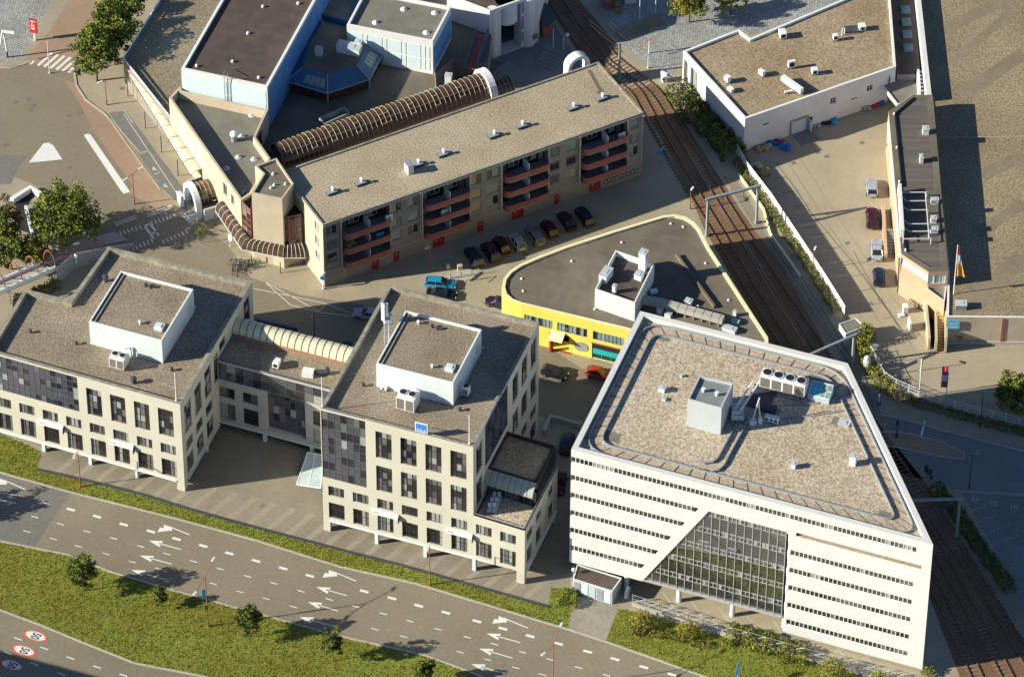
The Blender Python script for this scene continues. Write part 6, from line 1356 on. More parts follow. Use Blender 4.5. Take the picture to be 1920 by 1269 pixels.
for (x, y, s, l) in ((1241, 733, (.9, .7, .7), 'small open framed vent left of the lift housing on the white office'), (1245, 750, (.5, .5, .25), 'tiny flat vent below the open framed vent'), (1488, 876, (.6, .7, .8), 'small pale vent near the front middle of the white roof'), (1599, 870, (.9, .8, 1.6), 'tall pale vent with a long shadow near the right rail of the white roof'), (1583, 793, (1.5, 1.3, .12), 'flat square lid lying near the right rail of the white roof'), (1277, 706, (.3, .3, .3), 'tiny pale outlet behind the lift housing')):
    casing(l, (x, y), zt, *s, a)
mb = MB(); 
for ya, yb in ((758, 752), (782, 771)): mb.path([G(1470, ya, zt + .1), G(1520, ya - 2, zt + .1), G(1600, yb - 5, zt + .1)], .09)
tag(build(mb, 'roof_pipes', 'steel'), 'two long grey pipes lying on the gravel right of the roof car', 'pipes')
# ================================================================ cars
def car_paint(nm, c, metal=.3): 
    if nm not in M: M[nm] = MAT(nm, c, rough=.28, metal=metal, spec=.5)
    return nm
for nm, c in (('car_silver', (.46, .49, .53)), ('car_black', (.018, .018, .024)), ('car_navy', (.02, .03, .07)), ('car_purple', (.035, .022, .05)), ('car_maroon', (.07, .018, .03)), ('car_red', (.52, .045, .02)), ('car_blue', (.03, .36, .62)), ('car_grey', (.22, .235, .25)), ('car_white', (.72, .73, .74))): car_paint(nm, c)
def car(kind, paint):
    "front towards +x; every car is built from body, cabin glass, wheels and lamps"
    L, wd, h = {'hatch': (4.0, 1.70, 1.48), 'wagon': (4.6, 1.76, 1.48), 'sedan': (4.5, 1.76, 1.43), 'van': (4.5, 1.8, 1.75)}[kind]
    hb = .86 if kind != 'van' else .95; hw = wd / 2
    root = thing('parked_car', 'x', 'car', group='parked cars')
    st_ = [(-L / 2, .62, .42, hb - .12), (-L / 2 + .12, .88, .26, hb + .02), (-L * .28, 1, .2, hb + .04), (0, 1, .2, hb + .02), (L * .22, 1, .2, hb), (L / 2 - .45, .96, .2, hb - .12), (L / 2 - .1, .82, .26, hb - .24), (L / 2, .6, .4, hb - .36)]
    mb = MB(); rings = []
    for x, k, z0, z1 in st_:
        w_ = hw * k; rings.append([(x, -w_ * .92, z0), (x, -w_, z0 + .18), (x, -w_, z1 - .14), (x, -w_ * .9, z1), (x, w_ * .9, z1), (x, w_, z1 - .14), (x, w_, z0 + .18), (x, w_ * .92, z0)])
    n = 8
    for r0, r1 in zip(rings, rings[1:]):
        mb.add(r0 + r1, [(i, (i + 1) % n, n + (i + 1) % n, n + i) for i in range(n)])
    mb.add(rings[0], (tuple(range(n))[::-1],)); mb.add(rings[-1], (tuple(range(n)),))
    xr, xf = {'hatch': (-L / 2 + .1, L * .2), 'wagon': (-L / 2 + .1, L * .2), 'sedan': (-L / 2 + .65, L * .2), 'van': (-L / 2 + .06, L * .30)}[kind]
    sr, sf = {'hatch': (.45, .75), 'wagon': (.4, .75), 'sedan': (.7, .8), 'van': (.12, .6)}[kind]
    rw = hw * .74
    roof = [(xr + sr, -rw), (xf - sf, -rw), (xf - sf, rw), (xr + sr, rw)]
    mb.add([(x, y, h - .05) for x, y in roof] + [(x * .94 + (xr + xf) * .03, y * .86, h) for x, y in roof], ((4, 5, 6, 7), (0, 1, 5, 4), (1, 2, 6, 5), (2, 3, 7, 6), (3, 0, 4, 7)))
    bb = [(xr, -hw * .9), (xf, -hw * .9), (xf, hw * .9), (xr, hw * .9)]
    for i in range(4):                                   # pillars
        mb.tube((*bb[i], hb), (*roof[i], h - .05), .045, 4)
    xm = (xr + xf) / 2
    for s in (-1, 1): mb.tube((xm, s * hw * .9, hb), (xm, s * rw, h - .05), .04, 4); mb.box((xf - .15, s * (hw + .08), hb), .18, .14, .14)
    body = build(mb, 'body', paint, root, smooth=False)
    gb = MB(); g2 = [(x, y * .985, hb - .02) for x, y in bb] + [(x, y * .985, h - .06) for x, y in roof]; gb.add(g2, ((0, 1, 5, 4), (1, 2, 6, 5), (2, 3, 7, 6), (3, 0, 4, 7))); build(gb, 'windows', 'glass', root)
    for sx in (-1, 1):
        for sy in (-1, 1):
            x, y = sx * L * .31, sy * (hw - .06); wb = MB(); wb.tube((x, y - .1, .31), (x, y + .1, .31), .31, 14); w_ = build(wb, 'wheel', 'tyre', root); rb_ = MB(); rb_.tube((x, y + sy * .101, .31), (x, y + sy * .115, .31), .19, 10); build(rb_, 'rim', 'rim', w_)
    for sy in (-1, 1):
        lb_ = MB(); lb_.obox((L / 2 - .26, sy * hw * .62 - .15, hb - .36), (.2, 0, 0), (0, .3, 0), (0, 0, .14)); build(lb_, 'headlight', 'lamp_clear', root)
        lb_ = MB(); lb_.obox((-L / 2 + .0, sy * hw * .7 - .12, hb - .24), (.1, 0, 0), (0, .26, 0), (0, 0, .2)); build(lb_, 'tail_light', 'lamp_red', root)
    for x, m_ in ((L / 2 - .005, 'plate'), (-L / 2 - .02, 'plate')):
        lb_ = MB(); lb_.obox((x, -.2, .42), (.02, 0, 0), (0, .4, 0), (0, 0, .07)); build(lb_, 'number_plate', m_, root)
    return root
PROTO = {}
def put_car(kind, paint, px, to, lab):
    "px: centre of the car on the ground; to: a point the nose looks at"
    key = (kind, paint); rz = ANG(px, to); loc = G(*px, .006)
    if key not in PROTO: r = car(kind, paint); PROTO[key] = r; r.location = loc; r.rotation_euler = (0, 0, rz); r['label'] = lab
    else: r = dup(PROTO[key], loc, rz, lab)
    return r
row = [(889, 487, 'wagon', 'car_navy', 'dark blue car at the left end of the row before the apartments'), (920, 478, 'van', 'car_purple', 'dark purple people carrier second from the left end of the row before the apartments'), (940, 464, 'hatch', 'car_maroon', 'dark maroon hatchback between the people carrier and the pale silver car'), (970, 459, 'hatch', 'car_silver', 'pale silver hatchback in the row before the apartments'), (1003, 447, 'wagon', 'car_grey', 'grey estate car right of the pale silver hatchback'), (1030, 434, 'hatch', 'car_maroon', 'dark maroon hatchback right of the grey estate car'), (1063, 420, 'sedan', 'car_black', 'black saloon second from the right end of the row before the apartments'), (1096, 411, 'wagon', 'car_navy', 'dark blue estate car at the right end of the row before the apartments')]
for x, y, k, pt, lab in row: put_car(k, pt, (x, y), (x - 17, y - 26), lab)
put_car('hatch', 'car_silver', (1635, 357), (1634, 330), 'silver hatchback at the top of the yard row')
put_car('wagon', 'car_maroon', (1635, 414), (1634, 380), 'dark maroon estate car beside the low brick wall in the yard')
put_car('sedan', 'car_silver', (1644, 474), (1643, 440), 'silver saloon below the maroon car in the yard')
put_car('hatch', 'car_navy', (1648, 524), (1647, 490), 'dark blue hatchback at the lower end of the yard row')
put_car('hatch', 'car_black', (1040, 704), (1080, 715), 'black hatchback in the street left of the red car')
put_car('hatch', 'car_red', (1124, 706), (1160, 714), 'bright red hatchback beside the white office')
put_car('sedan', 'car_silver', (690, 594), (655, 588), 'silver car half hidden by the roof edge of the middle office')
put_car('wagon', 'car_blue', (826, 537), (860, 540), 'bright blue estate car in front of the apartment steps')
put_car('sedan', 'car_black', (828, 557), (862, 560), 'black car parked close beside the bright blue estate car')
put_car('wagon', 'car_navy', (1063, 836), (1072, 800), 'dark blue car in the shade between the middle office and the white office')
put_car('hatch', 'car_maroon', (1050, 912), (1042, 960), 'maroon hatchback tucked in the shaded alley beside the low wing')
put_car('hatch', 'car_purple', (934, 573), (918, 568), 'dark purple car peeping out left of the yellow building')
put_car('hatch', 'car_white', (1914, 754), (1900, 740), 'white car under the tree at the right edge')
# ================================================================ lamps, masts, signs
def street_lamp(lab, px, h, arms, col='red_brown', lean=0, box=None, cat='street lamp', name='street_lamp', r=.085):
    p = G(*px, 0); t_ = thing(name, lab, cat, p); mb = MB(); mb.tube(p, p + Vector((0, 0, .9)), r * 1.5, 8); mb.tube(p, p + Vector((0, 0, h)), r, 8, r * .7); build(mb, 'pole', col, t_)
    for (dx, dy, up_) in arms:
        q = p + Vector((0, 0, h)); e_ = q + Vector((dx, dy, up_)); mb = MB(); mb.tube(q, e_, r * .6, 6); build(mb, 'arm', col, t_)
        mb = MB(); d = Vector((dx, dy, 0)).normalized(); s = Vector((-d.y, d.x, 0)) * .28; mb.obox(e_ - s / 2 - d * .15 - Vector((0, 0, .06)), d * .8, s, (0, 0, .13)); build(mb, 'lamp_head', 'white_wall' if col == 'red_brown' else 'steel', t_)
    return t_
street_lamp('red lamp post in the grass strip before the left office', (151, 912), 6.8, [(-.3, -1.6, .9)])
t = street_lamp('red double armed lamp post with a blue sign in the central verge', (390, 1174), 9.6, [(.9, 2.0, 1.2), (-1.2, -2.2, -.6)])
p = G(390, 1174); mb = MB(); mb.box(p + Vector((-.35, 0, 5.6)), .5, .06, 1.7, .4); build(mb, 'blue_sign', 'sign_cyan', t); mb = MB(); mb.box(p + Vector((-.1, -.1, 3.4)), .5, .06, .9, .2); build(mb, 'yellow_sign', 'plate', t)
street_lamp('red lamp post in the grass strip before the middle office', (806, 1096), 7.6, [(-.2, -.9, .5)])
street_lamp('red double armed lamp post at the bottom edge before the driveway', (1037, 1290), 8.6, [(.9, 2.2, 1.3), (-1.2, -1.2, -.4)])
street_lamp('slim red lamp post with a dark crossbar beside the white strip marking', (252, 383), 5.9, [(1.0, .9, .3), (-.8, -.7, -.2)])
street_lamp('slim red lamp post on the pavement under the covered walk', (200, 197), 4.6, [(-.5, -.3, .3)])
street_lamp('dark lamp post in the shaded street behind the link', (590, 640), 5.6, [(-.2, -.7, .2)], 'steel_dk')
street_lamp('dark lamp post at the kerb of the shaded east road', (1838, 801), 6.2, [(.2, .5, .2)], 'steel_dk')
street_lamp('dark lamp post beside the traffic island in the shade', (1817, 915), 6.2, [(.5, .3, .2)], 'steel_dk')
street_lamp('dark red lamp post by the hedge bend', (1648, 705), 5.6, [(-.5, .2, .2)], 'steel_dk')
street_lamp('red post standing inside the track fence', (1524, 505), 3.6, [(.1, .3, .1)])
street_lamp('red and white signal post at the left track edge', (1294, 392), 3.4, [(.1, .2, .3)])
street_lamp('red post with a white plate before the apartment stair', (806, 502), 4.2, [(-.2, -.2, .1)])
t = street_lamp('blue topped pole at the left edge above the left roof', (606, 542), 2.6, [(.05, .05, .2)], 'white_paint'); p = G(606, 542); mb = MB(); mb.tube(p + Vector((0, -.1, 2.3)), p + Vector((0, -.16, 2.3)), .42, 14); build(mb, 'sign_plate', 'sign_blue', t)
t = street_lamp('pole with a blue round sign beside the tracks', (1237, 308), 2.6, [(.05, .05, .2)], 'steel'); p = G(1237, 308); mb = MB(); mb.tube(p + Vector((0, -.1, 2.4)), p + Vector((0, -.16, 2.4)), .42, 14); build(mb, 'sign_plate', 'sign_blue', t)
def globe_lamp(lab, px, h):
    p = G(*px, 0); t_ = thing('globe_lamp', lab, 'lamp', p); mb = MB(); mb.tube(p, p + Vector((0, 0, h)), .06, 8); build(mb, 'pole', 'steel', t_); mb = MB(); mb.lathe(p + Vector((0, 0, h)), ((.05, 0), (.24, .12), (.3, .3), (.24, .48), (.05, .58)), 12); build(mb, 'globe', 'white_paint', t_, smooth=True)
globe_lamp('globe lamp between the ramp wall and the left office', (145, 515), 3.4); globe_lamp('globe lamp at the corner of the gate shed of the white office', (1075, 1098), 2.9); globe_lamp('globe lamp low beside the footbridge', (20, 570), 1.8); globe_lamp('globe lamp on the shaded forecourt by the rails', (1064, 90), 2.3)
# slim white poles
gp = 'slim pale poles'
for x, y, h, l in ((93, 88 + 50, 6.2, 'slim pale pole left of the red totem sign'), (1037, 95, 4.2, 'taller slim pole on the shaded forecourt'), (1057, 92, 2.4, 'shorter slim pole near the globe lamp of the forecourt'), (1199, 38, 4.5, 'left slim pole above the station steps'), (1229, 24, 4.0, 'right slim pole above the station steps'), (1215, 128, 2.2, 'black and white post by the level crossing')):
    p = G(x, y, 0); mb = MB(); mb.tube(p, p + Vector((0, 0, h)), .07, 8, .05); mb.tube(p, p + Vector((0, 0, .3)), .14, 8); mb.lathe(p + Vector((0, 0, h)), ((.05, 0), (.1, .05), (.05, .14)), 8); tag(build(mb, 'pole', 'white_wall', org=p), l, 'pole', gp)
# signal gantry and totem at the top left
p = G(14, 108); t = thing('traffic_gantry', 'white and blue angled signal gantry at the top left corner', 'gantry', p); mb = MB(); mb.tube(p, p + Vector((0, 0, 1.2)), .16, 8); build(mb, 'foot', 'steel_dk', t); mb = MB(); mb.tube(p + Vector((0, 0, 1.2)), p + Vector((-.3, 0, 5.0)), .14, 8); mb.obox(p + Vector((-.6, -.1, 5.0)), (2.0, -.4, 0), (0, .25, 0), (0, 0, .4)); mb.path([p + Vector((-.5, 0, 5.1)), p + Vector((-1.0, -1.6, 2.6))], .1); build(mb, 'mast', 'white_paint', t)
p = G(65, 76); t = thing('totem_sign', 'red advertising totem with pale lettering near the zebra crossing', 'sign', p); mb = MB(); mb.obox(p - Vector((.14, .1, 0)), (.28, -.05, 0), (0, .2, 0), (0, 0, 1.5)); build(mb, 'foot', 'white_paint', t); mb = MB(); mb.obox(p + Vector((-.62, .08, 1.5)), (1.15, -.32, 0), (.06, .2, 0), (0, 0, 2.7)); build(mb, 'panel', 'sign_red', t)
mb = MB()
for z, w_, x0 in ((3.7, .75, -.45), (3.3, .18, -.3), (2.9, .55, -.4), (2.5, .2, -.42), (2.5, .2, -.05), (2.2, .5, -.35)): mb.obox(p + Vector((x0, .08 - (x0 + .62) * .278 - .02, z)), (w_, -w_ * .278, 0), (0, .02, 0), (0, 0, .2))
build(mb, 'lettering', 'white_paint', t)
# overhead line portals
def portal(lab, a, b, h, drops=()):
    p, q = G(*a, 0), G(*b, 0); t_ = thing('catenary_portal', lab, 'portal', (p + q) / 2)
    for z in (p, q):
        mb = MB(); mb.box(z, .32, .32, h, .5); mb.box(z, .55, .55, .3, .5); build(mb, 'mast', 'steel', t_)
    mb = MB(); d = (q - p).normalized(); u = Vector((0, 0, 1)); A_, B_ = p - d * .4 + u * (h - .15), q + d * .5 + u * (h - .15); mb.obox(A_ - Vector((-d.y, d.x, 0)) * .17, B_ - A_, Vector((-d.y, d.x, 0)) * .34, (0, 0, .34)); build(mb, 'beam', 'steel', t_)
    mb = MB()
    for f in drops: z = p.lerp(q, f) + u * (h - .15); mb.path([z, z - u * 1.5, z - u * 1.5 + Vector((-d.y, d.x, 0)) * .2 + d * 1.2], .05)
    build(mb, 'bracket', 'steel_dk', t_); return t_
portal('portal over the sunlit tracks by the yellow building', (1325, 442), (1418, 418), 7.2, (.3, .72))
portal('portal partly hidden behind the white office roof edge', (1494, 728), (1598, 682), 5.6, (.35, .75))
t = portal('pale portal on the shaded tracks right of the white office', (1668, 1010), (1793, 1006), 7.4, (.5, .75))
p = G(1161, 142); t = thing('catenary_mast', 'single tall overhead line mast on the level crossing', 'mast', p); mb = MB(); mb.tube(p, p + Vector((0, 0, .5)), .34, 8); mb.tube(p, p + Vector((0, 0, 1.8)), .2, 8); mb.box(p, .3, .3, 6.4, .3); build(mb, 'mast', 'steel', t); mb = MB(); mb.path([p + Vector((0, 0, 6.2)), p + Vector((-1.6, -.6, 6.2))], .06); mb.path([p + Vector((0, 0, 5.2)), p + Vector((-1.6, -.6, 6.1))], .05); build(mb, 'bracket', 'steel_dk', t)
wires = MB()
for tr in TRK[:2]:
    pts = [Vector((*V2(*q), 5.6)) for q in tr[2:9]]; wires.path(pts, .012, 4); wires.path([v + Vector((0, 0, .9)) for v in pts], .010, 4)
tag(build(wires, 'overhead_wires', 'steel_dk'), 'thin overhead wires strung along the tram tracks', 'wires')
cabs = MB(); cabs.path([Vector((*V2(x, y), .25)) for x, y in ((1438, 446), (1480, 512), (1548, 612), (1600, 700), (1622, 760))], .07); cabs.path([Vector((*V2(x, y), .25)) for x, y in ((1452, 446), (1500, 518), (1560, 612), (1612, 700), (1640, 770))], .05); tag(build(cabs, 'cable_duct', 'steel_dk'), 'pair of dark cable ducts beside the tram tracks', 'duct')
# level crossing things
p = G(1218, 75); t = thing('crossing_signal', 'white signal post with a tilted red and white arm at the crossing', 'signal', G(1217, 100)); p = G(1217, 100); mb = MB(); mb.tube(p, p + Vector((0, 0, 2.7)), .1, 8); build(mb, 'post', 'white_wall', t); mb = MB(); mb.tube(p + Vector((0, 0, 2.7)), p + Vector((-1.6, -1.2, 2.1)), .07, 8); mb.lathe(p + Vector((0, 0, 2.6)), ((.12, 0), (.2, .15), (.1, .3)), 8); build(mb, 'arm', 'pink', t)
p = G(1245, 152); t = thing('barrier_drive', 'white barrier drive with a black lens at the end of the warehouse hedge', 'barrier', p); mb = MB(); mb.box(p, .7, .8, 1.2, .4); mb.box(p + Vector((0, 0, 1.2)), .4, 1.1, .5, .9); build(mb, 'housing', 'white_paint', t); mb = MB(); mb.tube(p + Vector((-.1, -.5, .7)), p + Vector((-.1, -.56, .7)), .25, 12); mb.path([p + Vector((.4, .3, .9)), p + Vector((2.2, -.9, .9))], .06); mb.path([p + Vector((.4, .7, .6)), p + Vector((2.4, -.6, .6))], .05); build(mb, 'boom', 'steel_dk', t)
p = G(1697, 905); 
for k, (x, y, l) in enumerate(((1742, 905, 'dark cluster of crossing signals at the shaded road, taller one'), (1735, 895, 'dark cluster of crossing signals at the shaded road, shorter one'))):
    p = G(x, y); t = thing('crossing_signal', l, 'signal', p); mb = MB(); mb.tube(p, p + Vector((0, 0, 2.6 - .5 * k)), .08, 8); build(mb, 'post', 'steel', t); mb = MB(); mb.box(p + Vector((0, 0, 1.8 - .4 * k)), .5, .3, .9, .4); mb.box(p + Vector((.25, 0, .9)), .3, .5, .6, .4); build(mb, 'lamp_box', 'steel_dk', t)
for x, y, l in ((1648, 757, 'red and white signal post at the corner of the hedge'), (1681, 818, 'dark traffic signal on the island in the shade')):
    p = G(x, y); t = thing('crossing_signal', l, 'signal', p); mb = MB(); mb.tube(p, p + Vector((0, 0, 2.6)), .08, 8); build(mb, 'post', 'white_wall' if 'red' in l else 'steel_dk', t); mb = MB(); mb.box(p + Vector((0, 0, 2.2)), .3, .3, .8, .4); mb.box(p, .4, .4, .35, .4); build(mb, 'lamp_box', 'steel_dk', t)
mb = MB(); p = G(1752, 926); mb.lathe(p, ((.25, 0), (.28, .7), (.2, 1.0), (.05, 1.1)), 10); tag(build(mb, 'hydrant', 'orange'), 'small orange bollard in the shaded hedge by the crossing', 'bollard')
# flags by the fence
p = G(1723, 743); t = thing('banner', 'cream tapered banner on a white pole behind the fence', 'banner', p); mb = MB(); mb.tube(p, p + Vector((0, 0, 7.4)), .07, 8); build(mb, 'pole', 'white_paint', t); mb = MB(); mb.quad(p + Vector((-.75, 0, 3.9)) + Vector((.45, 0, 0)), p + Vector((.12, .02, 3.9)), p + Vector((.15, .05, 7.4)), p + Vector((-.7, 0, 7.4))); mb.quad(p + Vector((-.28, .06, 3.9)), p + Vector((.1, .08, 3.9)), p + Vector((.1, .1, 7.35)), p + Vector((-.66, .06, 7.35))); build(mb, 'cloth', 'yellow_trim', t)
p = G(1773, 757); t = thing('banner', 'pink and white striped banner on a thin pole in the yard', 'banner', p); mb = MB(); mb.tube(p, p + Vector((0, 0, 7.4)), .06, 8); build(mb, 'pole', 'steel', t)
for z0, z1, m_ in ((7.3, 5.6, 'pink'), (5.6, 4.4, 'sheet_white'), (4.4, 3.2, 'pink')):
    mb = MB()
    for s in range(3): mb.quad(p + Vector((-.9 + .3 * s, .08 * (s % 2), z1)), p + Vector((-.6 + .3 * s, .08 * ((s + 1) % 2), z1)), p + Vector((-.6 + .3 * s, .08 * ((s + 1) % 2), z0)), p + Vector((-.9 + .3 * s, .08 * (s % 2), z0)))
    build(mb, 'cloth', m_, t)
p = G(1382, 1285); t = thing('direction_sign', 'blue direction sign on a white post at the bottom edge of the lawn', 'sign', p); mb = MB(); mb.tube(p, p + Vector((0, 0, 3.4)), .08, 8); build(mb, 'post', 'white_paint', t); mb = MB(); mb.obox(p + Vector((-.2, -.8, 2.4)), (.5, 1.7, .9), (.05, 0, 0), (-.2, -.1, .9)); build(mb, 'panel', 'sign_cyan', t)
# ================================================================ fences, walls, bridge
def fence(lab, px, h, mat, gap=2.6, rails=3, infill=None, name='fence', cat='fence', pr=.07):
    pts = PX(px); t_ = thing(name, lab, cat, (*pts[0], 0)); mb = MB(); rb_ = MB(); ib = MB(); k = 0
    for a_, b_ in zip(pts, pts[1:]):
        a_, b_ = Vector((*a_, 0)), Vector((*b_, 0)); n_ = max(1, round((b_ - a_).length / gap))
        for i in range(n_):
            q = a_.lerp(b_, i / n_); s = a_.lerp(b_, (i + 1) / n_); mb = MB(); mb.tube(q, q + Vector((0, 0, h + .1)), pr, 6); 
            if k < 100: build(mb, 'post', mat, t_)
            k += 1
            for r_ in range(rails): z = h * (r_ + 1) / rails; rb_.tube(q + Vector((0, 0, z)), s + Vector((0, 0, z)), .035, 4)
            if infill == 'mesh':
                for j in range(8): v = q.lerp(s, j / 8); ib.tube(v + Vector((0, 0, .1)), v + Vector((0, 0, h)), .012, 3)
            elif infill == 'cross': rb_.tube(q, s + Vector((0, 0, h)), .03, 4); rb_.tube(s, q + Vector((0, 0, h)), .03, 4)
            elif infill: d = (s - q); nn = Vector((-d.y, d.x, 0)).normalized() * .05; ib.obox(q - nn / 2 + d * .03 + Vector((0, 0, .08)), d * .94, nn, (0, 0, h * .93))
    build(rb_, 'rail', mat, t_)
    if ib.v: build(ib, 'panel', infill if infill not in ('mesh', 'cross') else mat, t_)
    return t_
fence('white panel fence between the tram tracks and the yard', [(1381, 287), (1400, 322), (1445, 380), (1492, 450), (1540, 522), (1584, 592)], 1.9, 'white_wall', 2.6, 2, 'white_wall')
fence('white railing fence bending round the front of the yard', [(1632, 665), (1657, 713), (1680, 728), (1704, 738), (1734, 750), (1790, 768), (1860, 786), (1960, 812)], 1.7, 'white_paint', 2.2, 3, 'mesh')
fence('thin grey fence between the tracks and the rear car park', [(1795, 945), (1822, 988), (1860, 1060), (1892, 1108)], 1.3, 'steel_dk', 2.5, 3)
t = fence('grey metal fence with crossed bars along the front of the white office', [(1186, 1130), (1235, 1146), (1290, 1164), (1345, 1184), (1400, 1199), (1470, 1219), (1545, 1240), (1640, 1264), (1720, 1288)], 1.6, 'steel', 2.4, 2, 'cross')
mb = MB(); mb.band(PX([(1186, 1133), (1290, 1168), (1400, 1203), (1545, 1244), (1720, 1292)]), .4, 0, .35); tag(build(mb, 'fence_wall', 'concrete_lt'), 'low pale wall under the grey metal fence of the white office', 'wall')
mb = MB(); mb.band(PX([(1385, 330), (1432, 395), (1444, 440), (1500, 520)]), .2, 0, .5); tag(build(mb, 'low_wall', 'yellow_trim'), 'low pale wall between the service path and the weeds', 'wall')
GS = ccw(PX([(1074, 1085), (1148, 1108), (1166, 1083), (1082, 1057)], 2.6)); t = thing('gate_shed', 'low shed with pale doors under the left corner of the white office', 'shed', (*GS[0], 0))
shell(t, GS, 0, 2.6, 'grey_box', 'bitumen', t=.15, par=.12, trim='white_paint'); a, e, n, L = edge(GS, 0) if True else None
lg = max(range(4), key=lambda i: edge(GS, i)[2].dot(Vector((-.35, -.94, 0)))); a, e, n, L = edge(GS, lg)
for k in range(5):
    mb = MB(); mb.obox(a + e * (.25 + L / 5.2 * k) + n * .005 + Vector((0, 0, .15)), e * (L / 5.2 - .25), n * .06, (0, 0, 2.1)); build(mb, 'door', ('steel', 'sheet_white', 'grey_box', 'steel', 'sheet_white')[k], t)
mb = MB(); p = G(1174, 1118); mb.tube(p + Vector((0, 0, .9)), p + Vector((.3, -.1, .9)), .95, 20); mb.tube(p, p + Vector((0, 0, .9)), .1); tag(build(mb, 'cable_reel', 'sheet_white'), 'round pale disc sign standing right of the gate shed', 'sign')
mb = MB()
for i in range(9):
    x = 1190 + i * 52; mb.ribbon(PX([(x, 1095 + i * 13.5), (x + 46, 1162 + i * 13.5)]), .16, .014)
    mb.ribbon(PX([(x + 38, 1118 + i * 13.5), (x + 12, 1127 + i * 13.5)]), .16, .016)
struct(mb, 'court_lines', 'paint_grey'); flat('office_court', 'paving_yard', [(1070, 1060), (1100, 1030), (1420, 1110), (1760, 1200), (1740, 1290), (1540, 1240), (1345, 1184), (1186, 1132), (1070, 1100)], .010)
t = thing('relay_kiosk', 'small grey flat roofed kiosk at the end of the white panel fence', 'kiosk', G(1600, 600)); kp = ccw(PX([(1573, 607), (1586, 626), (1622, 612), (1604, 596)], 2.6)); shell(t, kp, 0, 2.6, 'grey_box', 'bitumen_grey', t=.12, par=.1, trim='white_paint')
mb = MB(); p = G(1625, 692); mb.lathe(p, ((.5, 0), (.55, 1.6), (.45, 2.3), (.1, 2.5)), 10); tag(build(mb, 'relay_cabinet', 'white_paint'), 'tall white rounded cabinet between hedge and tracks', 'cabinet')
mb = MB(); mb.box(G(1705, 616), .3, 1.6, 1.7, .1); tag(build(mb, 'notice_board', 'white_wall'), 'white notice board slab before the brick office entrance', 'board'); mb = MB(); mb.box(G(1697, 584), .7, 1.0, 1.2, .1); mb.box(G(1690, 592), .9, .7, .25, .3); tag(build(mb, 'litter_bin', 'white_wall'), 'white box with litter beside the brick office entrance', 'bin')
# footbridge with red hoops
t = thing('footbridge', 'pale footbridge with red hoops rising at the left edge', 'bridge', G(60, 540)); dk = PX([(-40, 566), (104, 504), (74, 496), (-40, 545)], 2.6); mb = MB(); mb.prism(ccw(dk), 2.1, 2.6); build(mb, 'deck', 'concrete_lt', t)
for ln in ([(-40, 566), (104, 504)], [(-40, 545), (74, 496)]):
    mb = MB(); mb.band(PX(ln, 2.6), .3, 2.4, 3.1); build(mb, 'parapet', 'sheet_white', t)
for nx, ny in ((-14, 553), (10, 543), (42, 529), (72, 516), (104, 502)):
    p, q = G(nx, ny, 2.7), G(nx - 24, ny - 17, 2.7) if nx < 100 else G(nx - 22, ny - 12, 2.7); mb = MB(); k = 12; pts = [p.lerp(q, (1 - math.cos(math.pi * j / k)) / 2) + Vector((0, 0, 2.7 * math.sin(math.pi * j / k))) for j in range(k + 1)]; mb.path([p] + pts + [q], .09, 6); build(mb, 'hoop', 'red_dull', t)
mb = MB(); mb.path([G(-40, 548, 4.6), G(72, 500, 4.6), G(110, 484, 4.4)], .05); mb.path([G(-40, 548, 3.9), G(72, 500, 3.9), G(150, 470, 3.6), G(190, 464, 1.3)], .05); build(mb, 'rail', 'red_dull', t)
mb = MB(); rp_ = [(105, 504), (136, 478), (205, 464), (250, 458)]; 
for (a_, b_), (za, zb2) in zip(zip(rp_, rp_[1:]), ((3.1, 3.0), (3.0, 1.9), (1.9, .6))):
    p, q = G(*a_, za), G(*b_, zb2); mb.add([(p.x, p.y, 0), (q.x, q.y, 0), (q.x, q.y, zb2), (p.x, p.y, za), (p.x + .1, p.y + .35, 0), (q.x + .1, q.y + .35, 0), (q.x + .1, q.y + .35, zb2), (p.x + .1, p.y + .35, za)], ((0, 1, 2, 3), (5, 4, 7, 6), (3, 2, 6, 7), (0, 3, 7, 4), (1, 5, 6, 2)))
tag(build(mb, 'ramp_wall', 'steel'), 'grey sloping side wall of the ramp beside the left office', 'wall')
mb = MB(); 
for i in range(7): x = 112 + i * 14; z = 2.6 - i * .35; p = G(x, 483 - i * 3.3, max(z, .1)); mb.tube(p, p + Vector((0, 0, 1.1)), .05)
mb.path([G(112, 483, 3.7), G(196, 463, 1.5)], .06); mb.path([G(112, 483, 3.1), G(196, 463, .9)], .05); tag(build(mb, 'ramp_railing', 'red_dull'), 'red railing down the ramp beside the trees', 'railing')
mb = MB(); mb.prism(ccw(PX([(106, 504), (136, 479), (240, 455), (215, 440), (150, 455), (80, 492)], 0)), 0, .6); tag(build(mb, 'ramp', 'concrete_lt'), 'pale concrete ramp leading up to the footbridge', 'ramp')
mb = MB(); mb.band(PX([(22, 372), (57, 350), (76, 362)], .9), .7, 0, .9); tag(build(mb, 'parapet_wall', 'white_paint'), 'angled white wall round the dark underpass mouth', 'wall'); mb = MB(); mb.poly(ccw(PX([(24, 374), (57, 353), (68, 362), (48, 390), (60, 440), (35, 430)])), .012); o = build(mb, 'underpass_floor', 'near_black'); o['kind'] = 'structure'
mb = MB(); mb.band(PX([(48, 385), (62, 440)], .8), .4, 0, .8); tag(build(mb, 'parapet_wall', 'sheet_white'), 'straight pale wall running down from the underpass mouth', 'wall')
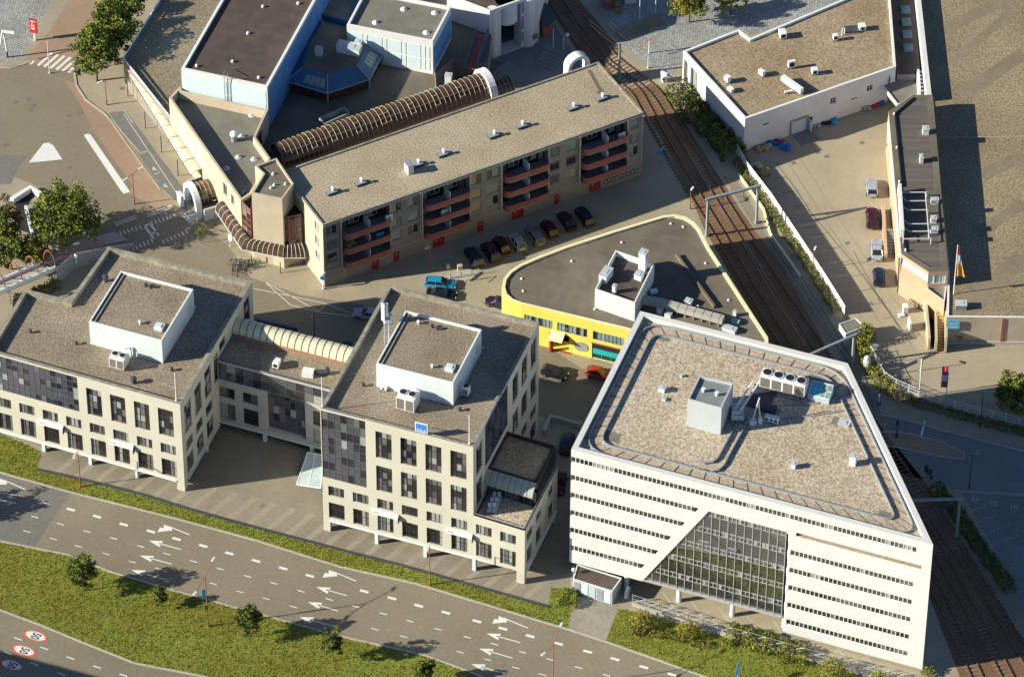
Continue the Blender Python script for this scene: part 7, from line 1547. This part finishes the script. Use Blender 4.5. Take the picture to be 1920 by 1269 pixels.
# glass skylight pyramid by the courtyard, court wall
t = thing('basement_skylight', 'pale glass lean to skylight in the courtyard left of the middle office', 'skylight', G(585, 890)); sp = [G(556, 908, 0), G(602, 918, 0), G(606, 868, 0), G(577, 862, 0)]; sp2 = [sp[0], sp[1] + Vector((0, 0, .3)), sp[2] + Vector((0, 0, 1.6)), sp[3] + Vector((0, 0, 1.5))]; mb = MB(); mb.add(sp2 + sp, ((0, 1, 2, 3), (0, 3, 7, 4), (3, 2, 6, 7), (1, 5, 6, 2))); build(mb, 'glass', 'glass_pale', t); mb = MB(); mb.path(sp2 + [sp2[0]], .08); mb.path([sp2[0].lerp(sp2[1], .5), sp2[3].lerp(sp2[2], .5)], .06); build(mb, 'frame', 'white_paint', t)
mb = MB(); mb.band(PX([(1020, 815), (1032, 788), (1090, 803)]), .6, 0, 1.0); tag(build(mb, 'court_wall', 'concrete_lt'), 'pale garage ramp wall between the middle office and the white office', 'wall')
mb = MB(); mb.path([G(845, 523, .9), G(905, 513, .9), G(890, 525, .9)], .05); 
for x, y in ((845, 523), (865, 519), (885, 516), (905, 513), (890, 525)): p = G(x, y, 0); mb.tube(p, p + Vector((0, 0, .95)), .05)
tag(build(mb, 'handrail', 'steel_dk'), 'dark handrail by the stair head in front of the parked row', 'handrail'); mb = MB(); mb.box(G(862, 506), .7, .7, 1.0, .2); mb.box(G(840, 503), .5, .5, .9, .2); tag(build(mb, 'stair_pier', 'beige'), 'small beige piers beside the dark handrail', 'pier')
mb = MB(); mb.prism(ccw(PX([(832, 520), (870, 505), (900, 512), (880, 528)])), 0, .25); tag(build(mb, 'raised_slab', 'concrete_lt'), 'pale raised slab of the stair head by the bright blue car', 'slab')
# bicycles racks: cluster of bicycles
def bicycle():
    r = thing('bicycle', 'x', 'bicycle', group='bicycles on the street corner')
    for sx in (-.5, .5):
        mb = MB(); k = 10; mb.path([Vector((sx + .32 * math.cos(j * 6.283 / k), 0, .33 + .32 * math.sin(j * 6.283 / k))) for j in range(k + 1)], .025, 4); build(mb, 'wheel', 'tyre', r)
    mb = MB(); mb.path([Vector((-.5, 0, .33)), Vector((-.15, 0, .8)), Vector((.35, 0, .78)), Vector((.5, 0, .33))], .025, 4); mb.path([Vector((-.15, 0, .8)), Vector((0, 0, .33)), Vector((.35, 0, .78))], .025, 4); build(mb, 'frame', 'steel_dk', r)
    mb = MB(); mb.path([Vector((.35, -.25, 1.0)), Vector((.36, 0, 1.0)), Vector((.35, .25, 1.0))], .02, 4); mb.tube((.36, 0, .78), (.36, 0, 1.0), .02, 4); build(mb, 'handlebar', 'steel', r); mb = MB(); mb.box((-.16, 0, .84), .25, .14, .06); build(mb, 'saddle', 'tyre', r); return r
bc = bicycle(); place(bc, [(G(437 + (i % 6) * 7 + RS.uniform(-2, 2), 494 + (i // 6) * 9 + RS.uniform(-2, 2), .01), RS.uniform(.6, 1.8), 'dark bicycle in the cluster on the corner below the glass canopy') for i in range(14)])
for i, (x, y) in enumerate(((1711, 571), (1720, 576), (1726, 580))): dup(bc, G(x, y, .01), 2.2 + .2 * i, 'bicycle leaning at the foot of the salmon brick wall', 'bicycles at the brick office')
# yard clutter along the warehouse
def heap(lab, px, s, mat, cat='bag', name='plastic_bag', n_=7):
    mb = MB(); p = G(*px)
    for i in range(n_):
        c = p + Vector((RS.uniform(-s, s), RS.uniform(-s * .6, s * .6), 0)); r_ = s * RS.uniform(.4, .7); mb.lathe(c, ((r_ * .7, 0), (r_, r_ * .5), (r_ * .8, r_ * 1.1), (r_ * .2, r_ * 1.45)), 7)
    return tag(build(mb, name, mat), lab, cat)
for px, s, m_, l in (((1452, 268), .7, 'tarp_blue', 'blue plastic bag left of the red one by the warehouse wall'), ((1463, 268), .6, 'tarp_red', 'red plastic bag between two blue ones by the warehouse wall'), ((1471, 280), .8, 'tarp_blue', 'blue plastic bag right of and below the red one in the yard'), ((1427, 281), .7, 'timber', 'brown sack near the left end of the warehouse wall'), ((1442, 276), .6, 'concrete_lt', 'pale sack between the brown sack and the blue bag'), ((1560, 229), .7, 'tarp_cyan', 'light blue sheet by the warehouse wall right of the doors'), ((1546, 233), .6, 'fan', 'black bag left of the light blue sheet'), ((1532, 237), .7, 'steel', 'grey crate pile right of the open warehouse door'), ((1646, 195), .8, 'tarp_blue', 'blue bag at the far right end of the warehouse wall'), ((1637, 199), .7, 'tarp_red', 'red bag at the far right end of the warehouse wall'), ((1622, 203), .9, 'steel', 'grey bundle left of the red bag at the far end of the warehouse wall'), ((1415, 312), .9, 'beige', 'pale pallet heap in the shade of the yard')):
    heap(l, px, s, m_)
t = thing('pallet_stack', 'sunlit orange brown pallet stack near the yard fence', 'pallets', G(1436, 327)); 
for k in range(4):
    mb = MB(); p = G(1436, 327) + Vector((RS.uniform(-.2, .2), RS.uniform(-.2, .2), k * .17))
    for j in range(5): mb.box(p + Vector((0, -.5 + .25 * j, .1)), 1.2, .16, .05, .2 + k * .1)
    for j in (-.5, 0, .5): mb.box(p + Vector((j, 0, 0)), .1, 1.1, .1, .2 + k * .1)
    build(mb, 'pallet', 'timber', t)
p = G(1159, 24); mb = MB(); mb.box(p, .9, .7, 2.0, .1); o = tag(build(mb, 'ticket_machine', 'plate'), 'yellow machine on the shaded station square', 'machine'); mb = MB(); mb.box(p + Vector((0, -.36, 1.3)), .5, .04, .4, .1); build(mb, 'screen', 'steel_dk', o)
for x, y, m_, l in ((1128, 6, 'steel', 'grey shelter bench at the top edge of the station square'), (1150, 2, 'tarp_blue', 'dark blue stall at the top edge left of the yellow machine'), (1180, 2, 'white_wall', 'white stall at the top edge right of the yellow machine'), (1145, 12, 'red_dull', 'dull red stall beside the yellow machine')):
    p = G(x, y); mb = MB(); mb.box(p, 1.8, 1.4, 1.6, .2); mb.box(p + Vector((0, 0, 1.75)), 2.3, 1.9, .12, .2); 
    for sx in (-.8, .8): mb.box(p + Vector((sx, 0, 1.6)), .1, .1, .2)
    tag(build(mb, 'market_stall', m_), l, 'stall')
mb = MB(); p = G(432, 462); mb.tube(p, p + Vector((0, 0, 2.2)), .07); mb.obox(p + Vector((-.3, -.05, 1.3)), (.6, -.3, 0), (0, .08, 0), (0, 0, 1.2)); tag(build(mb, 'street_sign', 'white_paint'), 'small white sign on a post at the outer edge of the glass canopy', 'sign')

# pavilion and hall roof units
casing('small white ventilator box on the pavilion roof', (598, 103), 8.25, 1.0, .8, 1.3, -.3)
casing('large pale air handling box on the pavilion roof', (655, 97), 8.25, 3.6, 1.6, 1.2, -.3)
casing('white box next to the large air handling box on the pavilion roof', (672, 92), 8.25, 1.0, .9, 1.5, -.3)
casing('white box on the dark mall roof behind the long arcade', (841, 157), ZD, 1.0, .9, 1.7, -.2)
p = G(439, 264, ZH - 1.5); t = thing('roof_cowl', 'white domed cowl with a dark shaft on the grey hall roof', 'cowl', p); mb = MB(); mb.tube(p, p + Vector((0, 0, 1.2)), .45, 12); build(mb, 'shaft', 'steel', t); mb = MB(); mb.lathe(p + Vector((0, 0, 1.2)), ((.62, 0), (.6, .25), (.4, .45), (.1, .55)), 14); build(mb, 'dome', 'white_paint', t)
for x, y, l in ((472, 217, 'nearest the blue hall'), (453, 256, 'beside the domed cowl'), (476, 299, 'nearest the stair tower'), (447, 295, 'left of the one nearest the stair tower'), (424, 316, 'in the parapet shade'), (459, 361, 'at the front tip')):
    mb = MB(); mb.lathe(G(x, y, ZH - 1.5), ((.55, 0), (.5, .1), (.22, .15), (.22, .35), (.1, .45)), 10); tag(build(mb, 'roof_outlet', 'grey_box'), 'round pale outlet on the grey hall roof, ' + l, 'roof outlet', 'round outlets on the grey hall roof')
# office slab and tree just left of the frame: only their shadows reach the picture
dsp = Vector((44.6, 9.4)); e0, e1 = Vector(V2(-330, 1130)) - dsp, Vector(V2(205, 1273)) - dsp; dd = (e1 - e0).normalized(); nn = Vector((dd.y, -dd.x)) * 16
pl = [tuple(e0 + nn), tuple(e1 + nn), tuple(e1), tuple(e0)]; t = thing('office_slab', 'pale office slab outside the left edge whose shadow darkens the bottom left road', 'building', (*pl[0], 0)); oo = [(1.5 + 3 * k, 3.3 + 3 * k, 3.2 * f + 1, 3.2 * f + 2.6) for k in range(8) for f in range(6)]
shell(t, ccw(pl), 0, 20, 'concrete_lt', 'gravel', {0: oo}, dep=.2)
# ================================================================ trees, hedges, grass
RG = random.Random(101)
def crown(mb, c, rx, ry, rz, nclump, per, leaf, rr, flat_=.5, weights=(.4, .35, .25), jag=.28):
    c = Vector(c)
    for k in range(nclump):
        th = rr.uniform(0, 6.283); cp_ = rr.uniform(-.55, 1); sp_ = math.sqrt(max(0, 1 - cp_ * cp_)); q = rr.uniform(.62, 1.0) * (1 + rr.uniform(-jag, jag * .6)) if rr.random() < .8 else rr.uniform(.1, .6)
        cc = c + Vector((rx * q * sp_ * math.cos(th), ry * q * sp_ * math.sin(th), rz * q * cp_)); cr = (rx + ry + rz) / 3 * rr.uniform(.16, .30)
        mi = rr.choices(range(3), weights)[0]
        for i in range(per):
            v = Vector((rr.gauss(0, 1), rr.gauss(0, 1), rr.gauss(0, 1))).normalized() * cr * rr.random() ** .4; p = cc + Vector((v.x, v.y, v.z * .8))
            d1 = Vector((rr.gauss(0, 1), rr.gauss(0, 1), rr.gauss(0, .6))).normalized() * leaf * rr.uniform(.6, 1.25); d2 = d1.cross(Vector((rr.gauss(0, 1), rr.gauss(0, 1), rr.gauss(0, 1)))).normalized() * leaf * rr.uniform(.35, .7)
            mb.add([p - d1, p - d2, p + d1, p + d2], ((0, 1, 2, 3),), mi if rr.random() < .8 else rr.randrange(3))
def tree(lab, px, h, rx, ry, rz, mats=('leaf', 'leaf_dk', 'leaf_lt'), nc=70, per=55, leaf=.2, trunk=.16, cz=None, weights=(.4, .35, .25), cat='tree', name='tree', base=0, rr=RG):
    p = G(*px, base); cz = cz if cz else h - rz; t_ = thing(name, lab, cat, p); mb = MB(); top = p + Vector((0, 0, cz)); mb.tube(p, p + Vector((0, 0, cz * .6)), trunk, 8, trunk * .7)
    for k in range(6):
        th = k * 1.05 + rr.random(); b = p + Vector((0, 0, cz * rr.uniform(.45, .7))); e_ = top + Vector((rx * .6 * math.cos(th), ry * .6 * math.sin(th), rz * rr.uniform(-.2, .5))); m_ = b.lerp(e_, .5) + Vector((0, 0, .2)); mb.tube(b, m_, trunk * .5, 6, trunk * .32); mb.tube(m_, e_, trunk * .32, 6, trunk * .12)
    build(mb, 'trunk', 'bark', t_); cb = MB(); crown(cb, top, rx, ry, rz, nc, per, leaf, rr, weights=weights); build(cb, 'crown', list(mats), t_); return t_
LG = ('leaf', 'leaf_dk', 'leaf_lt')
tree('large sunlit green tree above the left office beside the footbridge', (121, 452), 9.5, 4.9, 4.9, 4.4, nc=150, per=75, leaf=.24, trunk=.25, weights=(.4, .18, .42))
tree('brownish green tree cut by the left edge beside the underpass', (2, 470), 9.0, 3.3, 3.8, 3.8, ('leaf', 'leaf_brn', 'leaf_dk'), nc=80, per=60, leaf=.24, weights=(.4, .35, .25))
tree('darker low tree at the left edge behind the footbridge', (22, 505), 6.0, 3.4, 3.2, 2.6, LG, nc=70, per=60, leaf=.22, weights=(.5, .35, .15))
tree('light green bushy tree between the large tree and the footbridge', (66, 500), 5.4, 2.6, 2.6, 2.2, ('leaf_lt', 'leaf', 'leaf_yel'), nc=60, per=55, leaf=.2, weights=(.5, .35, .15))
tree('tall dark street tree at the top left by the zebra crossing', (182, 152), 10.5, 3.6, 3.6, 4.8, LG, nc=115, per=65, leaf=.25, trunk=.2, weights=(.5, .33, .17))
tree('second dark street tree behind it at the top edge', (214, 112), 10.0, 3.9, 3.9, 4.4, LG, nc=105, per=65, leaf=.25, trunk=.2, weights=(.5, .33, .17))
tree('third street tree cut by the top edge beside the shop row', (238, 62), 9.5, 3.6, 3.6, 4.2, LG, nc=80, per=60, leaf=.25, trunk=.2)
tree('yellowish tree at the top edge of the station square', (1292, 42), 6.5, 2.9, 2.9, 2.7, ('leaf_lt', 'leaf_yel', 'leaf'), nc=70, per=55, leaf=.22, weights=(.4, .3, .3))
tree('smaller yellow tree at the top edge right of the first one', (1370, 25), 5.0, 2.2, 2.2, 2.0, ('leaf_yel', 'leaf_lt', 'leaf'), nc=45, per=50, leaf=.2)
tree('rounded yellow green tree at the right edge behind the white railing', (1908, 770), 6.5, 3.3, 3.3, 3.0, ('leaf', 'leaf_lt', 'leaf_dk'), nc=90, per=60, leaf=.22, weights=(.4, .35, .25))
for px, h, r, l in (((155, 1108), 6.8, 2.0, 'ragged young tree at the left of the central verge'), ((302, 1137), 3.4, 1.0, 'small slim sapling between the first verge tree and the double lamp'), ((468, 1194), 6.0, 1.7, 'dark young verge tree right of the double armed lamp post'), ((625, 1238), 6.0, 1.6, 'young verge tree nearest the middle of the bottom edge'), ((797, 1282), 4.8, 1.4, 'young verge tree cut by the bottom edge'), ((900, 1310), 3.6, 1.3, 'last young tree of the verge at the bottom edge')):
    tree(l, px, h, r, r, h * .42, ('leaf', 'leaf_dk', 'leaf_lt'), nc=int(48 * r), per=50, leaf=.17, trunk=.07, cz=h * .56, weights=(.4, .55, .05))
tree('bare straggling young tree in the shaded street by the glass canopy', (380, 455), 4.2, 1.5, 1.5, 1.8, ('leaf', 'leaf_dk', 'leaf_brn'), nc=16, per=14, leaf=.14, trunk=.06)
def bush(lab, px, r, h, mats, n_=420, sz=.19, name='shrub', cat='shrub'):
    p = G(*px); t_ = thing(name, lab, cat, p); mb = shrub_blob('foliage', p, r, h * 1.1, n_, mats, RG, sz); build(mb, 'foliage', list(mats), t_); mb = MB()
    for k in range(5): mb.tube(p, p + Vector((RG.uniform(-r, r) * .5, RG.uniform(-r, r) * .5, h * .6)), .04, 5)
    build(mb, 'stem', 'bark', t_)
YM = ('leaf_yel', 'leaf_lt', 'leaf')
bush('yellow shrub beside the disc sign at the left of the office lawn', (1202, 1172), 1.75, 2.2, ('leaf_yel', 'leaf_lt', 'leaf_brn'), 700)
bush('round yellow shrub in the middle of the office lawn edge', (1291, 1190), 1.6, 2.1, YM, 650)
bush('yellow shrub at the right of the clipped hedge on the office lawn', (1560, 1264), 2.0, 2.4, YM, 700)
bush('small yellow shrub cut by the bottom edge under the white office', (1645, 1280), 1.3, 2.0, YM, 420)
bush('green shrub at the foot of the right corner of the white office', (1740, 1262), 1.0, 1.2, ('leaf', 'leaf_lt', 'leaf_dk'), 260)
bush('bright green bush at the bend of the fence by the relay kiosk', (1622, 640), 1.6, 3.2, ('leaf_lt', 'leaf_yel', 'leaf'), 750)
def leafbox(lab, px, wd, h, mats, dens=30, sz=.16, name='hedge', cat='hedge', weights=(.45, .3, .25)):
    pts = [Vector(q) for q in PX(px)]; t_ = thing(name, lab, cat, (*pts[0], 0)); mb = MB()
    for a_, b_ in zip(pts, pts[1:]):
        L_ = (b_ - a_).length; d = (b_ - a_) / max(L_, .01); nn = Vector((-d.y, d.x)); n_ = int(L_ * dens * (h + wd) * 1.6)
        for i in range(n_):
            u, v, z = RG.uniform(-.1, L_ + .1), RG.uniform(-.5, .5), RG.random()
            if abs(v) < .36 and z < .7:
                if RG.random() < .5: v = math.copysign(RG.uniform(.36, .52), v)
                else: z = RG.uniform(.8, 1.03)
            vv = v * wd * (1 + .18 * math.sin(u * 1.9)); zz = z * h * (1 + .16 * math.sin(u * 2.3 + v * 3)); q = a_ + d * u + nn * vv; c = Vector((q.x, q.y, zz))
            d1 = Vector((RG.gauss(0, 1), RG.gauss(0, 1), RG.gauss(0, .8))).normalized() * sz * RG.uniform(.6, 1.3); d2 = Vector((RG.gauss(0, 1), RG.gauss(0, 1), RG.gauss(0, 1))).normalized() * sz * RG.uniform(.4, .9)
            mb.add([c - d1, c - d2, c + d1, c + d2], ((0, 1, 2, 3),), RG.choices(range(3), weights)[0])
    build(mb, 'foliage', list(mats), t_); sb_ = MB()
    for a_, b_ in zip(pts, pts[1:]):
        k = max(1, int((b_ - a_).length / 1.2))
        for i in range(k): q = a_.lerp(b_, (i + .5) / k); sb_.tube((q.x, q.y, 0), (q.x, q.y, h * .8), .06, 5)
    build(sb_, 'stem', 'bark', t_)
leafbox('dark green hedge under the left wall of the warehouse', [(1268, 172), (1300, 215), (1350, 265), (1376, 296)], 3.8, 2.0, LG, 30, .22, weights=(.3, .6, .1))
leafbox('weedy green strip along the track side of the white panel fence', [(1385, 300), (1420, 350), (1462, 415), (1520, 500), (1572, 585)], 2.0, .8, ('leaf', 'leaf_yel', 'leaf_dk'), 26, .17, 'weeds', 'weeds', (.45, .25, .3))
leafbox('yellow green hedge between the relay kiosk and the white cabinet', [(1612, 620), (1622, 680), (1650, 720), (1675, 740)], 1.9, 1.5, ('leaf_lt', 'leaf_yel', 'leaf'), 34, .17)
leafbox('low brownish hedge outside the white railing', [(1675, 742), (1720, 758), (1790, 778), (1870, 800), (1960, 822)], 1.3, .8, ('leaf', 'leaf_brn', 'leaf_dk'), 34, .15)
leafbox('clipped yellow green hedge before the white office', [(1362, 1190), (1430, 1206), (1515, 1236)], 3.4, 1.1, ('leaf_lt', 'leaf', 'leaf_yel'), 48, .17, weights=(.5, .35, .15))
leafbox('light green hedge block at the left of the driveway', [(1060, 1140), (1070, 1112)], 2.6, 1.1, ('leaf_lt', 'leaf', 'leaf_yel'), 46, .17, weights=(.55, .35, .1))
leafbox('rust tinged low shrubs between the round yellow shrub and the lawn', [(1180, 1182), (1250, 1190), (1330, 1212)], 1.5, .5, ('leaf_brn', 'leaf_yel', 'leaf'), 26, .15)
leafbox('dark hedge between the shaded tracks and the rear car park', [(1752, 915), (1790, 960), (1830, 1020), (1880, 1085), (1895, 1110)], 2.0, 1.0, LG, 30, .18, weights=(.55, .35, .1))
leafbox('dark planting under the link in the shaded court', [(470, 800), (520, 815), (600, 842)], 1.8, 1.1, LG, 26, .18, weights=(.5, .3, .2))
leafbox('dark shrubs below the footbridge beside the left office', [(30, 570), (70, 556), (110, 535)], 2.0, 1.2, ('leaf_dk', 'leaf', 'leaf_brn'), 30, .18)
# grass tufts
def inpoly(p, poly):
    c = False; n_ = len(poly)
    for i in range(n_):
        a_, b_ = poly[i], poly[i - 1]
        if (a_[1] > p[1]) != (b_[1] > p[1]) and p[0] < (b_[0] - a_[0]) * (p[1] - a_[1]) / (b_[1] - a_[1]) + a_[0]: c = not c
    return c
gb = MB()
for gpx, dens in ((g1, 20), (g2, 16), (g3, 20)):
    poly = PX(gpx); xs = [q[0] for q in poly]; ys = [q[1] for q in poly]; n_ = int((max(xs) - min(xs)) * (max(ys) - min(ys)) * dens)
    for i in range(n_):
        q = (RG.uniform(min(xs), max(xs)), RG.uniform(min(ys), max(ys)))
        if q[1] < -86 or abs(q[0]) > 84 or not inpoly(q, poly): continue
        hh = RG.uniform(.05, .2)
        for k in range(2):
            th = RG.uniform(0, 6.283); s = Vector((math.cos(th), math.sin(th), 0)) * .07; o_ = Vector((RG.gauss(0, .1), RG.gauss(0, .1), 0)); b = Vector((*q, .01)); gb.add([b - s, b + s, b + o_ + Vector((0, 0, hh))], ((0, 1, 2),))
o = build(gb, 'grass', 'blade'); o['kind'] = 'stuff'; o['label'] = 'rough green grass on the verges and lawns'

tree('street tree outside the left edge whose crown shades the upper lanes', (-165, 972), 8.5, 3.0, 3.0, 3.2, LG, nc=60, per=45, leaf=.24)
